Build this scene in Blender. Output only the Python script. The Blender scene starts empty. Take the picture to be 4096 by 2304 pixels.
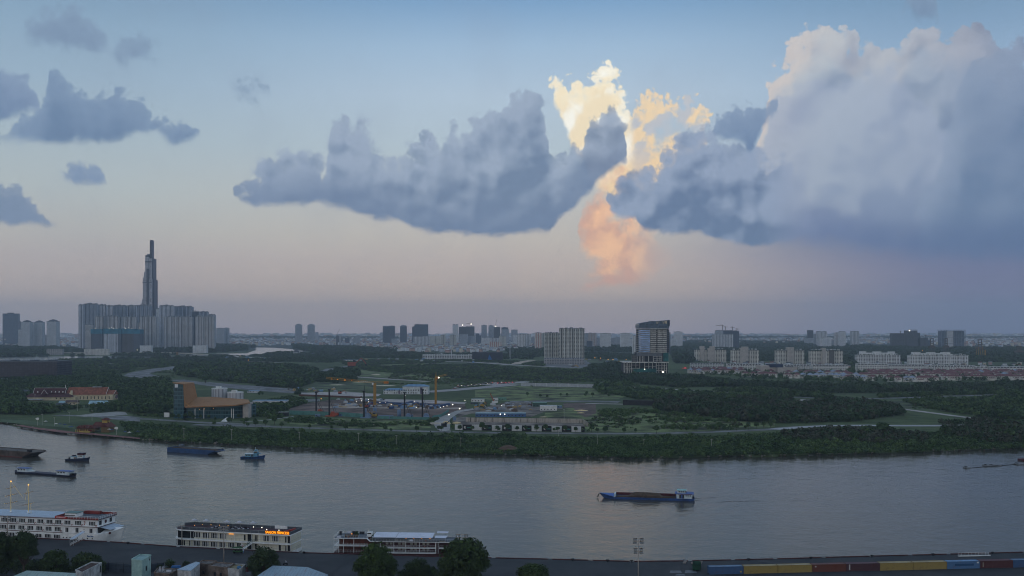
import bpy,bmesh,math,random
import numpy as np
from mathutils import Vector,Matrix,noise as mnoise
S = bpy.context.scene
COL = S.collection
# camera
EYE = 86.0          # eye level above the river, metres
F = 4096.0          # focal length in photograph pixels (photo is 4096 wide)
HY = 1316.0         # photograph row of true eye level
cam_d = bpy.data.cameras.new('camera'); cam = bpy.data.objects.new('camera',cam_d); COL.objects.link(cam)
cam.location = (0,0,EYE); cam.rotation_euler = (math.radians(90),0,0)
cam_d.lens = 36.0; cam_d.sensor_width = 36.0
cam_d.shift_y = (HY - 1152) / 4096.0
cam_d.clip_start = 1.0; cam_d.clip_end = 120000.0
S.camera = cam
# exposure
S.view_settings.view_transform = 'Standard'; S.view_settings.look = 'None'
S.view_settings.exposure = 0.0; S.view_settings.gamma = 1.0
S.cycles.max_bounces = 6; S.cycles.diffuse_bounces = 2; S.cycles.glossy_bounces = 3
S.cycles.volume_bounces = 1; S.cycles.transparent_max_bounces = 6; S.cycles.use_denoising = True
S.cycles.filter_width = 1.05; S.cycles.use_adaptive_sampling = True; S.cycles.adaptive_threshold = 0.02; S.cycles.adaptive_min_samples = 8
S.cycles.caustics_reflective = False; S.cycles.caustics_refractive = False

def lin(c):
    if isinstance(c,str): c = tuple(int(c[i:i+2],16) for i in (0,2,4))
    return tuple(((v/255.0)/12.92 if v/255.0 <= 0.04045 else ((v/255.0+0.055)/1.055)**2.4) for v in c)

class G:
    """small helper that chains shader nodes"""
    def __init__(s,nt): s.nt = nt; s.n = nt.nodes; s.l = nt.links
    def node(s,t,**kw):
        n = s.n.new(t)
        for k,v in kw.items(): setattr(n,k,v)
        return n
    def put(s,sock,v):
        if isinstance(v,bpy.types.NodeSocket): s.l.new(v,sock)
        elif v is not None:
            if hasattr(sock.default_value,'__len__'):
                v = tuple(v) if hasattr(v,'__len__') else (v,)*3
                if len(sock.default_value) == 4 and len(v) == 3: v = v + (1,)
            sock.default_value = v
    def m(s,op,a,b=None,c=None,clamp=False):
        n = s.node('ShaderNodeMath',operation=op,use_clamp=clamp)
        s.put(n.inputs[0],a); s.put(n.inputs[1],b)
        if c is not None: s.put(n.inputs[2],c)
        return n.outputs[0]
    def v(s,op,a,b=None,c=None,scale=None):
        n = s.node('ShaderNodeVectorMath',operation=op)
        s.put(n.inputs[0],a)
        if b is not None: s.put(n.inputs[1],b)
        if c is not None: s.put(n.inputs[2],c)
        if scale is not None: s.put(n.inputs['Scale'],scale)
        return n.outputs['Value'] if op in ('LENGTH','DOT_PRODUCT','DISTANCE') else n.outputs[0]
    def rng(s,x,a,b,c=0.0,d=1.0,smooth=True):
        n = s.node('ShaderNodeMapRange',interpolation_type='SMOOTHSTEP' if smooth else 'LINEAR')
        for i,q in enumerate((x,a,b,c,d)): s.put(n.inputs[i],q)
        return n.outputs[0]
    def mix(s,f,a,b,blend='MIX'):
        n = s.node('ShaderNodeMix',data_type='RGBA',blend_type=blend)
        s.put(n.inputs[0],f); s.put(n.inputs[6],a); s.put(n.inputs[7],b)
        return n.outputs[2]
    def noise(s,vec,scale,detail=4,rough=0.55,out=0,dist=0.0,dim='3D'):
        n = s.node('ShaderNodeTexNoise',noise_dimensions=dim); s.put(n.inputs['Vector'],vec)
        n.inputs['Scale'].default_value = scale; n.inputs['Detail'].default_value = detail
        n.inputs['Roughness'].default_value = rough; n.inputs['Distortion'].default_value = dist
        return n.outputs[out]
    def voro(s,vec,scale,detail=0,rough=0.5,feature='F1',out='Distance',dim='3D',**kw):
        n = s.node('ShaderNodeTexVoronoi',feature=feature,voronoi_dimensions=dim,**kw); s.put(n.inputs['Vector'],vec)
        n.inputs['Scale'].default_value = scale; n.inputs['Detail'].default_value = detail
        n.inputs['Roughness'].default_value = rough
        return n.outputs[out]
    def ramp(s,f,stops,interp='LINEAR'):
        n = s.node('ShaderNodeValToRGB'); cr = n.color_ramp; cr.interpolation = interp
        while len(cr.elements) < len(stops): cr.elements.new(0.5)
        for e,(p,c) in zip(cr.elements,stops):
            e.position = p; e.color = (*(lin(c) if isinstance(c,(str,tuple)) and not (isinstance(c,tuple) and max(c) <= 1.0) else c),1)
        s.put(n.inputs[0],f); return n.outputs[0]
    def sep(s,vec):
        n = s.node('ShaderNodeSeparateXYZ'); s.put(n.inputs[0],vec); return n.outputs
    def comb(s,x,y,z):
        n = s.node('ShaderNodeCombineXYZ')
        for i,q in enumerate((x,y,z)): s.put(n.inputs[i],q)
        return n.outputs[0]
    def bump(s,h,strength=0.3,dist=0.1):
        n = s.node('ShaderNodeBump'); s.put(n.inputs['Height'],h)
        n.inputs['Strength'].default_value = strength; n.inputs['Distance'].default_value = dist
        return n.outputs[0]

# sky
W = bpy.data.worlds.new('World'); S.world = W; W.use_nodes = True
W.node_tree.nodes.clear(); g = G(W.node_tree)
K = 4096/2576.0
def ae(gx,gy):     # bearing and elevation of a point of the sky, from its reading on a 2576-wide print
    u = (gx*K-2048)/F; v = (HY-gy*K)/F
    az = math.atan(u); return az,math.atan(v*math.cos(az))
D = g.node('ShaderNodeTexCoord').outputs['Generated']
X_,Y_,Z_ = g.sep(D)
EL = g.m('ARCSINE',Z_); AZ = g.m('ARCTAN2',X_,Y_)
# turbulent offsets that give the clouds their ragged edges
P2 = g.comb(AZ,EL,0.0)
w1 = g.v('SUBTRACT',g.noise(P2,16,2,0.55,out=1,dim='2D'),(0.5,)*3)
w2 = g.v('SUBTRACT',g.noise(P2,75,3,0.6,out=1,dim='2D'),(0.5,)*3)
wv = g.v('ADD',g.v('SCALE',w1,scale=0.009),g.v('SCALE',w2,scale=0.006))
DW = g.v('ADD',P2,wv)
wx,wy,wz = g.sep(wv)
AZW = g.m('ADD',AZ,wx); ELW = g.m('ADD',EL,wy)
vor = g.voro(DW,72,2.0,0.6,dim='2D')
vor2 = g.voro(DW,27,1.0,0.5,dim='2D')
fb = g.noise(DW,34,5,0.6,dim='2D')
fbl = g.noise(DW,9,3,0.55,dim='2D')
fbm_ = g.noise(DW,20,4,0.6,dim='2D')
OFF = g.v('ADD',DW,(0.006,-0.009,0))
rel = g.m('ADD',g.m('SUBTRACT',g.voro(OFF,30,1.0,0.5,dim='2D'),g.voro(DW,30,1.0,0.5,dim='2D')),g.m('MULTIPLY',g.m('SUBTRACT',g.noise(DW,26,4,0.6,dim='2D'),g.noise(OFF,26,4,0.6,dim='2D')),1.4))
A0,A1 = ae(-400,0)[0],ae(3000,0)[0]
E0,E1 = -0.05,0.40
TN = g.rng(AZW,A0,A1,smooth=False)
def fcurve(pts,t):
    n = g.node('ShaderNodeFloatCurve'); n.inputs[0].default_value = 1.0
    g.put(n.inputs['Value'],t); cu = n.mapping.curves[0]
    while len(cu.points) < len(pts): cu.points.new(0.5,0.5)
    last = -1
    for p,(x,y) in zip(cu.points,pts):
        x = max(x,last+1e-4); last = x
        p.location = (x,min(1,max(0,y))); p.handle_type = 'VECTOR'
    n.mapping.update()
    return n.outputs[0]
def band(pieces):
    """pieces: list of (top outline, base outline); returns height below top and above base, in radians"""
    outs = []
    for k in (0,1):
        pts = []
        def add(x,y):
            a,e = ae(x,y); pts.append(((a-A0)/(A1-A0),(e-E0)/(E1-E0)))
        gap = 330 if k else 480          # between pieces the top lies under the base: no cloud
        gy = 480 if k == 0 else 330
        ps = sorted(pieces,key=lambda p: p[0][0][0])
        if ps[0][0][0][0] > -300: add(-390,gy); add(ps[0][0][0][0]-22,gy)
        for i,p in enumerate(ps):
            for (x,y) in p[k]: add(x,y)
            if i+1 < len(ps):
                xa,xb = p[k][-1][0],ps[i+1][k][0][0]
                if xb-xa > 50: add(xa+22,gy); add(xb-22,gy)
        if ps[-1][0][-1][0] < 2900: add(ps[-1][k][-1][0]+22,gy); add(2990,gy)
        outs.append(fcurve(pts,TN))
    el = g.rng(ELW,E0,E1,smooth=False)
    top = g.m('MULTIPLY',g.m('SUBTRACT',outs[0],el),E1-E0)
    bot = g.m('MULTIPLY',g.m('SUBTRACT',el,outs[1]),E1-E0)
    return top,bot
def puff(top,bot,a=0.016,b=0.012,soft=0.006,softb=0.008,k2=0.0):
    t = g.m('ADD',top,g.m('MULTIPLY',g.m('SUBTRACT',0.80,vor),a))
    if k2: t = g.m('ADD',t,g.m('MULTIPLY',g.m('SUBTRACT',0.64,vor2),k2))
    t = g.m('ADD',t,g.m('MULTIPLY',g.m('SUBTRACT',fb,0.47),b))
    bb = g.m('ADD',bot,g.m('MULTIPLY',g.m('SUBTRACT',fb,0.45),b*1.5))
    mt = g.m('ADD',g.m('MULTIPLY',g.rng(t,-soft*0.5,soft*0.6),0.78),g.m('MULTIPLY',g.rng(t,-soft*0.6,soft*2.2),0.22)); mb = g.rng(bb,-softb*0.6,softb*0.4)
    return g.m('MULTIPLY',g.m('MULTIPLY',mt,g.rng(g.m('ADD',top,bot),0.0,0.007)),mb),t,bb
def lobes(txt,ox,oy,sc,top,sink=0.006):
    """union of round lobes (x y r) with the sunk outline: the heads of a cumulus"""
    v = [float(q) for q in txt.split()]; grp = {}
    for x,y,r in zip(v[::3],v[1::3],v[2::3]):
        a,e = ae(ox+x*sc,oy+y*sc); grp.setdefault(min((14,22,30,40),key=lambda q: abs(q-r)),[]).append((a,e,0))
    f = g.m('SUBTRACT',top,sink)
    for r,cs in grp.items():
        m_ = None
        for c in cs:
            d = g.v('DISTANCE',DW,c); m_ = d if m_ is None else g.m('MINIMUM',m_,d)
        f = g.m('SMOOTH_MAX',f,g.m('SUBTRACT',r*sc*0.000388*1.22,m_),0.004)
    return f
R2 = (553.4,100.6,0.7986); R4 = (1459.0,0.0,0.8599)
# clear sky, two columns of colour blended by bearing
def elr(stops): return [((ae(1288,y)[1]-E0)/(E1-E0),c) for y,c in sorted(stops,reverse=True)]
ELN = g.rng(EL,E0,E1,smooth=False)
skyL = g.ramp(ELN,elr([(900,'aaa4ac'),(835,'b0a4a8'),(800,'b5a7a2'),(740,'c0b2aa'),(660,'bcb4b1'),(590,'bcbcb8'),(500,'b6c0c2'),(380,'abbcc6'),(240,'9cb4c8'),(120,'8fabc3'),(0,'7c9cb9'),(-60,'7596b4')]))
skyM = g.ramp(ELN,elr([(900,'aea4a8'),(835,'b8a6a6'),(800,'c2aea4'),(740,'ccb9aa'),(660,'c8bbb2'),(600,'c8c1b8'),(500,'c4c5c2'),(380,'b8c8d2'),(240,'b4c8da'),(120,'a2bed8'),(0,'7fa5ca'),(-60,'76a0c4')]))
skyR = g.ramp(ELN,elr([(900,'6c7492'),(835,'6f7694'),(800,'727896'),(740,'787b99'),(660,'74799a'),(600,'707c9e'),(500,'8493b0'),(380,'9cb0ca'),(240,'9cb6d0'),(120,'86a4c2'),(0,'6f92b2'),(-60,'688cab')]))
azl = g.rng(AZ,ae(100,0)[0],ae(1250,0)[0]); azr = g.rng(AZ,ae(1500,0)[0],ae(2500,0)[0])
sky = g.mix(azr,g.mix(azl,skyL,skyM),skyR)
sky = g.mix(g.m('MULTIPLY',g.rng(fbl,0.45,0.75),0.10),sky,lin('8f9bb0'))
def lay(col,mask,c): return g.mix(mask,col,c)
def shade(dark,light,t,h,k=0.5):
    """cloud colour: lighter toward the top, each billow lit from the upper left"""
    f = g.m('ADD',g.rng(t,0.0,h,0.95,0.12),g.m('MULTIPLY',g.m('SUBTRACT',fbl,0.5),1.0))
    f = g.m('ADD',f,g.m('MULTIPLY',rel,k*1.5),clamp=True)
    return g.mix(f,lin(dark),lin(light))
col = sky
# sunlit towering cloud
C = band([([(1385,235),(1392,208),(1400,205),(1415,222),(1435,226),(1452,212),(1482,210),(1492,196),(1494,178),(1520,171),(1540,180),(1543,215),(1552,236),(1582,255),(1592,280),(1604,262),(1622,248),(1642,258),(1680,262),(1700,254),(1735,242),(1752,262),(1770,300),(1785,350)],
           [(1385,238),(1400,262),(1412,310),(1440,365),(1470,405),(1490,440),(1520,475),(1560,490),(1600,480),(1650,460),(1700,430),(1750,400),(1785,352)])])
C = (lobes('1062 138 12 1085 165 22 1125 160 22 1160 170 22 1205 115 28 1215 150 34 1250 200 28 1278 228 22 1100 205 38 1125 255 34 1150 300 28 1110 322 14 1165 345 26 1290 280 26',*R2,C[0],0.006),C[1])
C = (lobes('205 310 26 170 330 22 250 338 34 312 296 18 342 338 26 290 360 40',*R4,C[0],0.0),C[1])
mC,tC,bC = puff(*C,a=0.012,b=0.016,soft=0.004,softb=0.012)
right = g.rng(AZW,ae(1575,0)[0],ae(1600,0)[0])
pale = g.m('MULTIPLY',right,g.m('ADD',0.35,g.rng(fb,0.62,0.38,0.0,0.65)))
cC = g.mix(g.rng(g.m('ADD',g.m('MULTIPLY',rel,0.7),fbl),0.25,0.72),lin('f6e6c6'),lin('fffdf2'))
cC = g.mix(g.rng(tC,0.0,0.02,0.6,0.0),cC,lin('fff6dc'))
cCr = g.mix(g.rng(g.m('ADD',g.m('MULTIPLY',rel,0.5),fb),0.40,0.62),lin('c3c6cc'),lin('f2d9b4'))
cC = g.mix(right,cC,cCr)
cC = g.mix(g.rng(EL,ae(1520,470)[1],ae(1520,330)[1],0.7,0.0),cC,lin('f7d6a8'))
mCr = g.m('MULTIPLY',mC,g.mix(right,(1,)*3,g.rng(fbm_,0.36,0.55)))
col = lay(col,mCr,cC)
# its orange tail
T = band([([(1440,700),(1450,640),(1464,525),(1490,480),(1530,448),(1575,430),(1600,500),(1620,540),(1640,575),(1665,610),(1700,650)],
           [(1440,702),(1500,703),(1540,707),(1580,700),(1620,690),(1660,680),(1700,655)])])
mT,tT,bT = puff(*T,a=0.012,b=0.022,soft=0.016,softb=0.014)
mT = g.m('MULTIPLY',mT,g.rng(fbm_,0.30,0.54))
mT = g.m('MULTIPLY',mT,g.rng(AZW,ae(1560,0)[0],ae(1690,0)[0],0.95,0.15))
mT = g.m('MULTIPLY',mT,g.rng(g.m('ADD',AZW,g.m('MULTIPLY',g.m('SUBTRACT',fbm_,0.5),0.06)),ae(1455,0)[0],ae(1500,0)[0]))
col = lay(col,mT,g.mix(g.rng(fb,0.35,0.65),lin('ffcba0'),lin('dcae98')))
# great lavender cloud
E = band([([(1880,430),(1895,385),(1905,345),(1926,300),(1932,215),(1945,172),(1966,148),(1996,136),(2000,112),(2030,96),(2060,76),(2092,74),(2122,90),(2134,106),(2160,104),(2200,118),(2240,140),(2276,142),(2283,96),(2302,70),(2330,57),(2370,68),(2400,90),(2450,86),(2490,104),(2540,132),(2576,146),(2700,110),(2990,60)],
           [(1880,580),(1990,600),(2100,608),(2300,628),(2576,640),(2990,640)])])
E = (lobes('580 235 26 600 200 26 632 160 20 660 128 24 712 122 40 752 150 34 800 148 30 845 168 28 888 190 30 935 192 26 992 106 34 1034 108 28 1100 132 32 1160 130 32 1202 152 26 1244 178 22 1300 160 30',*R4,E[0],0.004),E[1])
mE,tE,bE = puff(*E,a=0.009,b=0.008,soft=0.003,softb=0.020,k2=0.016)
rightE = g.rng(AZ,ae(2050,0)[0],ae(2576,0)[0])
lf = g.m('ADD',g.rng(tE,0.0,0.20,1,0.25),g.m('MULTIPLY',g.m('SUBTRACT',fbl,0.5),1.5),clamp=True)
# folds of the great cloud: a lobe pattern with one lit side
fold = g.m('SUBTRACT',g.voro(g.v('ADD',DW,(0.010,-0.014,0)),15,1.0,0.4,dim='2D'),g.voro(DW,15,1.0,0.4,dim='2D'))
lf = g.m('ADD',g.m('ADD',lf,g.m('MULTIPLY',fold,1.4)),g.m('MULTIPLY',rel,0.65),clamp=True)
cE = g.mix(lf,lin('8c9cb5'),lin('b4bfca'))
cE2 = g.mix(lf,lin('6a80a0'),lin('8c9cb6'))
cE = g.mix(rightE,cE,cE2)
rim = g.m('MULTIPLY',g.rng(tE,0.004,0.035,1,0),g.rng(AZ,ae(2150,0)[0],ae(1960,0)[0],0.35,1.0))
rim = g.m('MULTIPLY',rim,g.rng(AZ,ae(2420,0)[0],ae(2576,0)[0],1.0,0.1))
warm = g.m('MULTIPLY',g.rng(AZW,ae(1890,0)[0],ae(2110,0)[0],1.0,0.0),g.rng(EL,ae(1950,470)[1],ae(1950,300)[1],0.4,0.75))
cE = g.mix(g.m('MULTIPLY',warm,0.5),cE,lin('cac1c2'))
cE = g.mix(g.m('MULTIPLY',rim,0.6),cE,lin('dccfc6'))
cE = g.mix(g.rng(bE,0.0,0.055,0.9,0.0),cE,g.mix(rightE,lin('6f7fa4'),lin('536a92')))
col = lay(col,mE,cE)
for tp,bt,c1,c2,op in (([(1935,270),(1950,245),(2020,226),(2060,208),(2131,203),(2188,180),(2256,190),(2300,232),(2345,300),(2400,360)],[(1935,480),(2400,540)],'8f9eb9','a2afc6',0.5),
                           ([(2318,490),(2350,446),(2384,314),(2404,292),(2424,214),(2430,160),(2460,146),(2500,136),(2576,122),(2990,100)],[(2318,600),(2990,640)],'6c83a3','8a9cb6',0.6)):
    t_,b_ = band([(tp,bt)]); m_,t2,b2 = puff(t_,b_,a=0.010,b=0.010,soft=0.008,softb=0.06,k2=0.014)
    col = lay(col,g.m('MULTIPLY',m_,op),g.mix(g.m('ADD',g.rng(t2,0.0,0.09),g.m('MULTIPLY',rel,0.3),clamp=True),lin(c2),lin(c1)))
# grey veil under the banks
col = g.mix(g.m('MULTIPLY',g.m('MULTIPLY',g.rng(EL,ae(0,690)[1],ae(0,600)[1]),g.rng(EL,ae(0,520)[1],ae(0,590)[1])),g.m('MULTIPLY',azr,0.5)),col,lin('60759b'))
# centre right bank
Dk = band([([(1530,508),(1546,478),(1560,456),(1600,440),(1640,452),(1646,430),(1660,402),(1676,386),(1700,376),(1703,352),(1728,337),(1768,335),(1778,350),(1798,338),(1808,352),(1830,352),(1850,370),(1900,380),(1917,392),(1924,428),(1950,404),(1976,400),(1986,422),(2016,436),(2024,472),(2040,520),(2070,570)],
            [(1530,511),(1540,526),(1560,540),(1608,546),(1614,570),(1640,580),(1700,583),(1770,582),(1800,596),(1850,606),(1900,610),(2000,602),(2070,590)])])
Dk = (lobes('100 588 24 142 546 30 185 528 34 262 472 24 300 500 30 322 420 34 352 408 22 384 410 20 400 440 24 446 462 34 492 468 38 515 500 24 590 474 16 585 508 30 625 550 30 648 515 12',*R4,Dk[0],0.006),Dk[1])
mD,tD,bD = puff(*Dk,a=0.008,b=0.009,soft=0.005,softb=0.008,k2=0.004)
cD = shade('6b809f','96a6bf',tD,0.07,0.65)
cD = g.mix(g.rng(AZW,ae(1900,0)[0],ae(2050,0)[0],0.0,0.7),cD,lin('8b99b6'))
mD = g.m('MULTIPLY',mD,g.rng(AZW,ae(1930,0)[0],ae(2060,0)[0],1.0,0.25))
col = lay(col,mD,cD)
# main bank and the cloud low on the left
B = band([([(-390,440),(-40,440),(5,452),(50,455),(72,468),(80,495),(100,520),(125,532),(150,546),(172,560)],
           [(-390,560),(-40,552),(60,562),(120,570),(172,566)]),
          ([(586,492),(602,470),(628,460),(652,440),(660,406),(700,384),(730,394),(762,385),(800,388),(808,430),(818,462),(824,396),(833,316),(856,298),(886,296),(912,292),(928,330),(934,372),(948,392),(968,402),(1000,396),(1030,374),(1060,358),(1080,347),(1102,352),(1130,342),(1150,334),(1180,330),(1188,302),(1214,283),(1250,286),(1262,262),(1282,236),(1320,228),(1358,230),(1372,300),(1376,350),(1384,386),(1420,386),(1428,370),(1452,364),(1470,392),(1470,340),(1477,290),(1506,282),(1546,277),(1568,296),(1576,360),(1580,410)],
           [(586,496),(640,510),(700,516),(762,510),(800,500),(830,516),(870,520),(905,530),(940,546),(1000,552),(1050,574),(1150,583),(1250,587),(1350,582),(1380,574),(1396,556),(1418,532),(1446,508),(1474,482),(1508,446),(1546,418),(1580,404)])])
B = (lobes('66 488 20 108 462 28 150 405 30 205 388 32 262 388 34 296 385 24 400 282 28 436 286 26 442 254 12 382 330 34 428 335 36 482 388 28 540 398 26 576 388 26 614 356 24 656 334 28 700 372 34 736 312 18 739 288 9 772 322 26 822 264 24 856 262 30 926 198 24 960 194 30 992 196 20 938 240 34 988 276 26 962 380 36 1022 380 26 1086 380 22 1112 364 26 1136 372 20 1186 262 18 1224 256 30 1248 288 26 1212 312 36 1285 400 14',*R2,B[0],0.007),B[1])
mB,tB,bB = puff(*B,a=0.008,b=0.009,soft=0.005,softb=0.008,k2=0.004)
cB = shade('7186a3','9cacc2',tB,0.085,0.6)
cB = g.mix(g.rng(bB,0.0,0.05,0.7,0.0),cB,lin('6d82a2'))
cB = g.mix(g.rng(AZ,ae(200,0)[0],ae(700,0)[0],0.55,0.0),cB,lin('7c90ab'))
col = lay(col,g.m('MULTIPLY',mB,0.96),cB)
# loose clouds, three rows
def loose(pieces,c1,c2,op,**kw):
    global col
    t,b = band(pieces); m_,tt,bb = puff(t,b,**kw)
    col = lay(col,g.m('MULTIPLY',m_,op),g.mix(g.rng(tt,0.0,0.05),lin(c2),lin(c1)))
loose([([(50,78),(75,46),(108,40),(150,24),(182,18),(212,36),(236,60),(262,86)],[(50,80),(100,92),(140,112),(155,128),(200,112),(240,102),(262,98)]),
       ([(286,126),(300,98),(345,86),(362,106),(392,124),(424,132)],[(286,128),(320,150),(350,142),(392,150),(424,136)]),
       ([(572,212),(600,203),(640,200),(684,214)],[(572,218),(620,226),(650,230),(684,226)]),
       ([(2268,-40),(2300,-60),(2340,-40),(2368,-5)],[(2268,-10),(2290,20),(2318,38),(2350,24),(2368,0)])],
      '7389a6','8399b4',0.8,a=0.012,b=0.022,soft=0.010,softb=0.012)
loose([([(-20,336),(20,318),(60,302),(90,276),(112,262),(118,190),(130,176),(165,196),(200,224),(216,236),(240,233),(275,236),(288,217),(312,236),(350,262),(390,290),(412,305),(450,309),(490,303),(508,320)],
        [(-20,342),(60,348),(150,354),(220,356),(260,348),(300,336),(340,326),(380,328),(420,346),(452,356),(490,338),(508,324)])],
      '6b84a4','7f96b3',0.95,a=0.012,b=0.012,soft=0.006,softb=0.010)
loose([([(-390,150),(-60,160),(0,165),(30,175),(66,190),(88,226),(100,254)],[(-390,330),(-60,312),(0,300),(50,278),(84,266),(100,258)]),
       ([(150,436),(180,408),(202,400),(226,416),(258,430),(274,446)],[(150,440),(200,447),(274,450)]),
       ([(1786,338),(1808,302),(1850,276),(1880,263),(1920,256),(1950,253),(1958,264)],[(1786,342),(1830,345),(1862,352),(1885,372),(1900,372),(1912,330),(1930,302),(1950,286),(1958,268)])],
      '6f87a8','8499b6',0.95,a=0.010,b=0.010,soft=0.006,softb=0.010)
# the rest of the dome: hand-set ramp with some sky texture; unseen low rear band brightened to light facades
stx = g.node('ShaderNodeTexSky',sky_type='NISHITA',sun_disc=False)
stx.sun_elevation = math.radians(3.0); stx.sun_rotation = math.radians(215.0)
stx.air_density = 1.0; stx.dust_density = 2.0
nish = g.v('SCALE',stx.outputs[0],scale=0.15)
front = g.m('MULTIPLY',g.rng(Y_,0.25,0.65),g.rng(EL,0.62,0.36))
dome = g.mix(0.85,nish,g.ramp(g.rng(EL,-0.05,1.3,smooth=False),[(0.0,'a0a8b8'),(0.06,'d2dae6'),(0.3,'b8c6d8'),(1.0,'88a2c2')]))
final = g.mix(front,dome,col)
# below the horizon
final = g.mix(g.rng(EL,-0.012,-0.03),final,lin('39465a'))
bg = g.node('ShaderNodeBackground'); g.put(bg.inputs[0],final); bg.inputs[1].default_value = 1.0
g.l.new(bg.outputs[0],g.node('ShaderNodeOutputWorld').inputs[0])
W.cycles.sampling_method = 'MANUAL'; W.cycles.sample_map_resolution = 512
# the last low sunlight, behind the camera's left shoulder
sun_d = bpy.data.lights.new('sun','SUN'); sun = bpy.data.objects.new('sun',sun_d); COL.objects.link(sun)
sun_d.energy = 0.15; sun_d.angle = math.radians(12); sun_d.color = (1.0,0.88,0.78)
_az,_el = math.radians(215.0),math.radians(9.0)
sun.rotation_euler = Vector((math.sin(_az)*math.cos(_el),math.cos(_az)*math.cos(_el),math.sin(_el))).to_track_quat('Z','Y').to_euler()
# ================================================================ helpers
VW = dict(v1=(0,900,2.576),v2=(0,1460,2.3418),v3=(800,1240,2.1467),v4=(1900,1240,2.1467),v5=(2900,1240,2.1497),
          v6=(0,1900,3.22),v7=(650,1900,3.22),v8=(1300,1900,2.8622),w1=(2100,1900,2.576),w2=(3096,1900,2.576),
          w3=(1150,1200,4.2933),w4=(1700,1240,4.2933),w5=(2250,1240,4.6836),w6=(2700,1280,3.68),w7=(3350,1280,3.453),
          w8=(600,1500,3.68),u5=(0,1600,4.6),u6=(1150,1480,3.963),u7=(1750,1480,3.68),u8=(0,1340,4.2933),g=(0,0,0.628906))
def px(v,x): return VW[v][0] + x/VW[v][2]
def py(v,y): return VW[v][1] + y/VW[v][2]
def gd(v,x,y,z=0.0):
    """survey reading (x, y) of detail sheet v, taken at height z, turned into a place on the map"""
    X,Y = px(v,x),py(v,y); d = (EYE-z)*F/(Y-HY)
    return Vector(((X-2048)*d/F,d,z))
def dep(v,y,z=1.2): return (EYE-z)*F/(py(v,y)-HY)
def hz(v,y,d): return EYE-(py(v,y)-HY)*d/F
def hx(v,x,d): return (px(v,x)-2048)*d/F
R = random.Random(7)
LAND = 1.2; QUAY = 2.0

def tag(o,label=None,cat=None,group=None,kind=None):
    if label: o['label'] = label
    if cat: o['category'] = cat
    if group: o['group'] = group
    if kind: o['kind'] = kind
    return o
def thing(name,label,cat,loc=(0,0,0),rz=0.0,group=None):
    o = bpy.data.objects.new(name,None); COL.objects.link(o)
    o.location = loc; o.rotation_euler = (0,0,rz); o.empty_display_size = 1
    return tag(o,label,cat,group)
def dup(root,loc,rz=None,label=None,scale=None,group=None):
    r = root.copy(); COL.objects.link(r); r.location = loc
    if rz is not None: r.rotation_euler = (0,0,rz)
    if label: r['label'] = label
    if group: r['group'] = group
    if scale: r.scale = scale
    for ch in list(root.children):
        c = ch.copy(); COL.objects.link(c); c.parent = r
        for q in list(ch.children):
            d = q.copy(); COL.objects.link(d); d.parent = c
    return r

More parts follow.
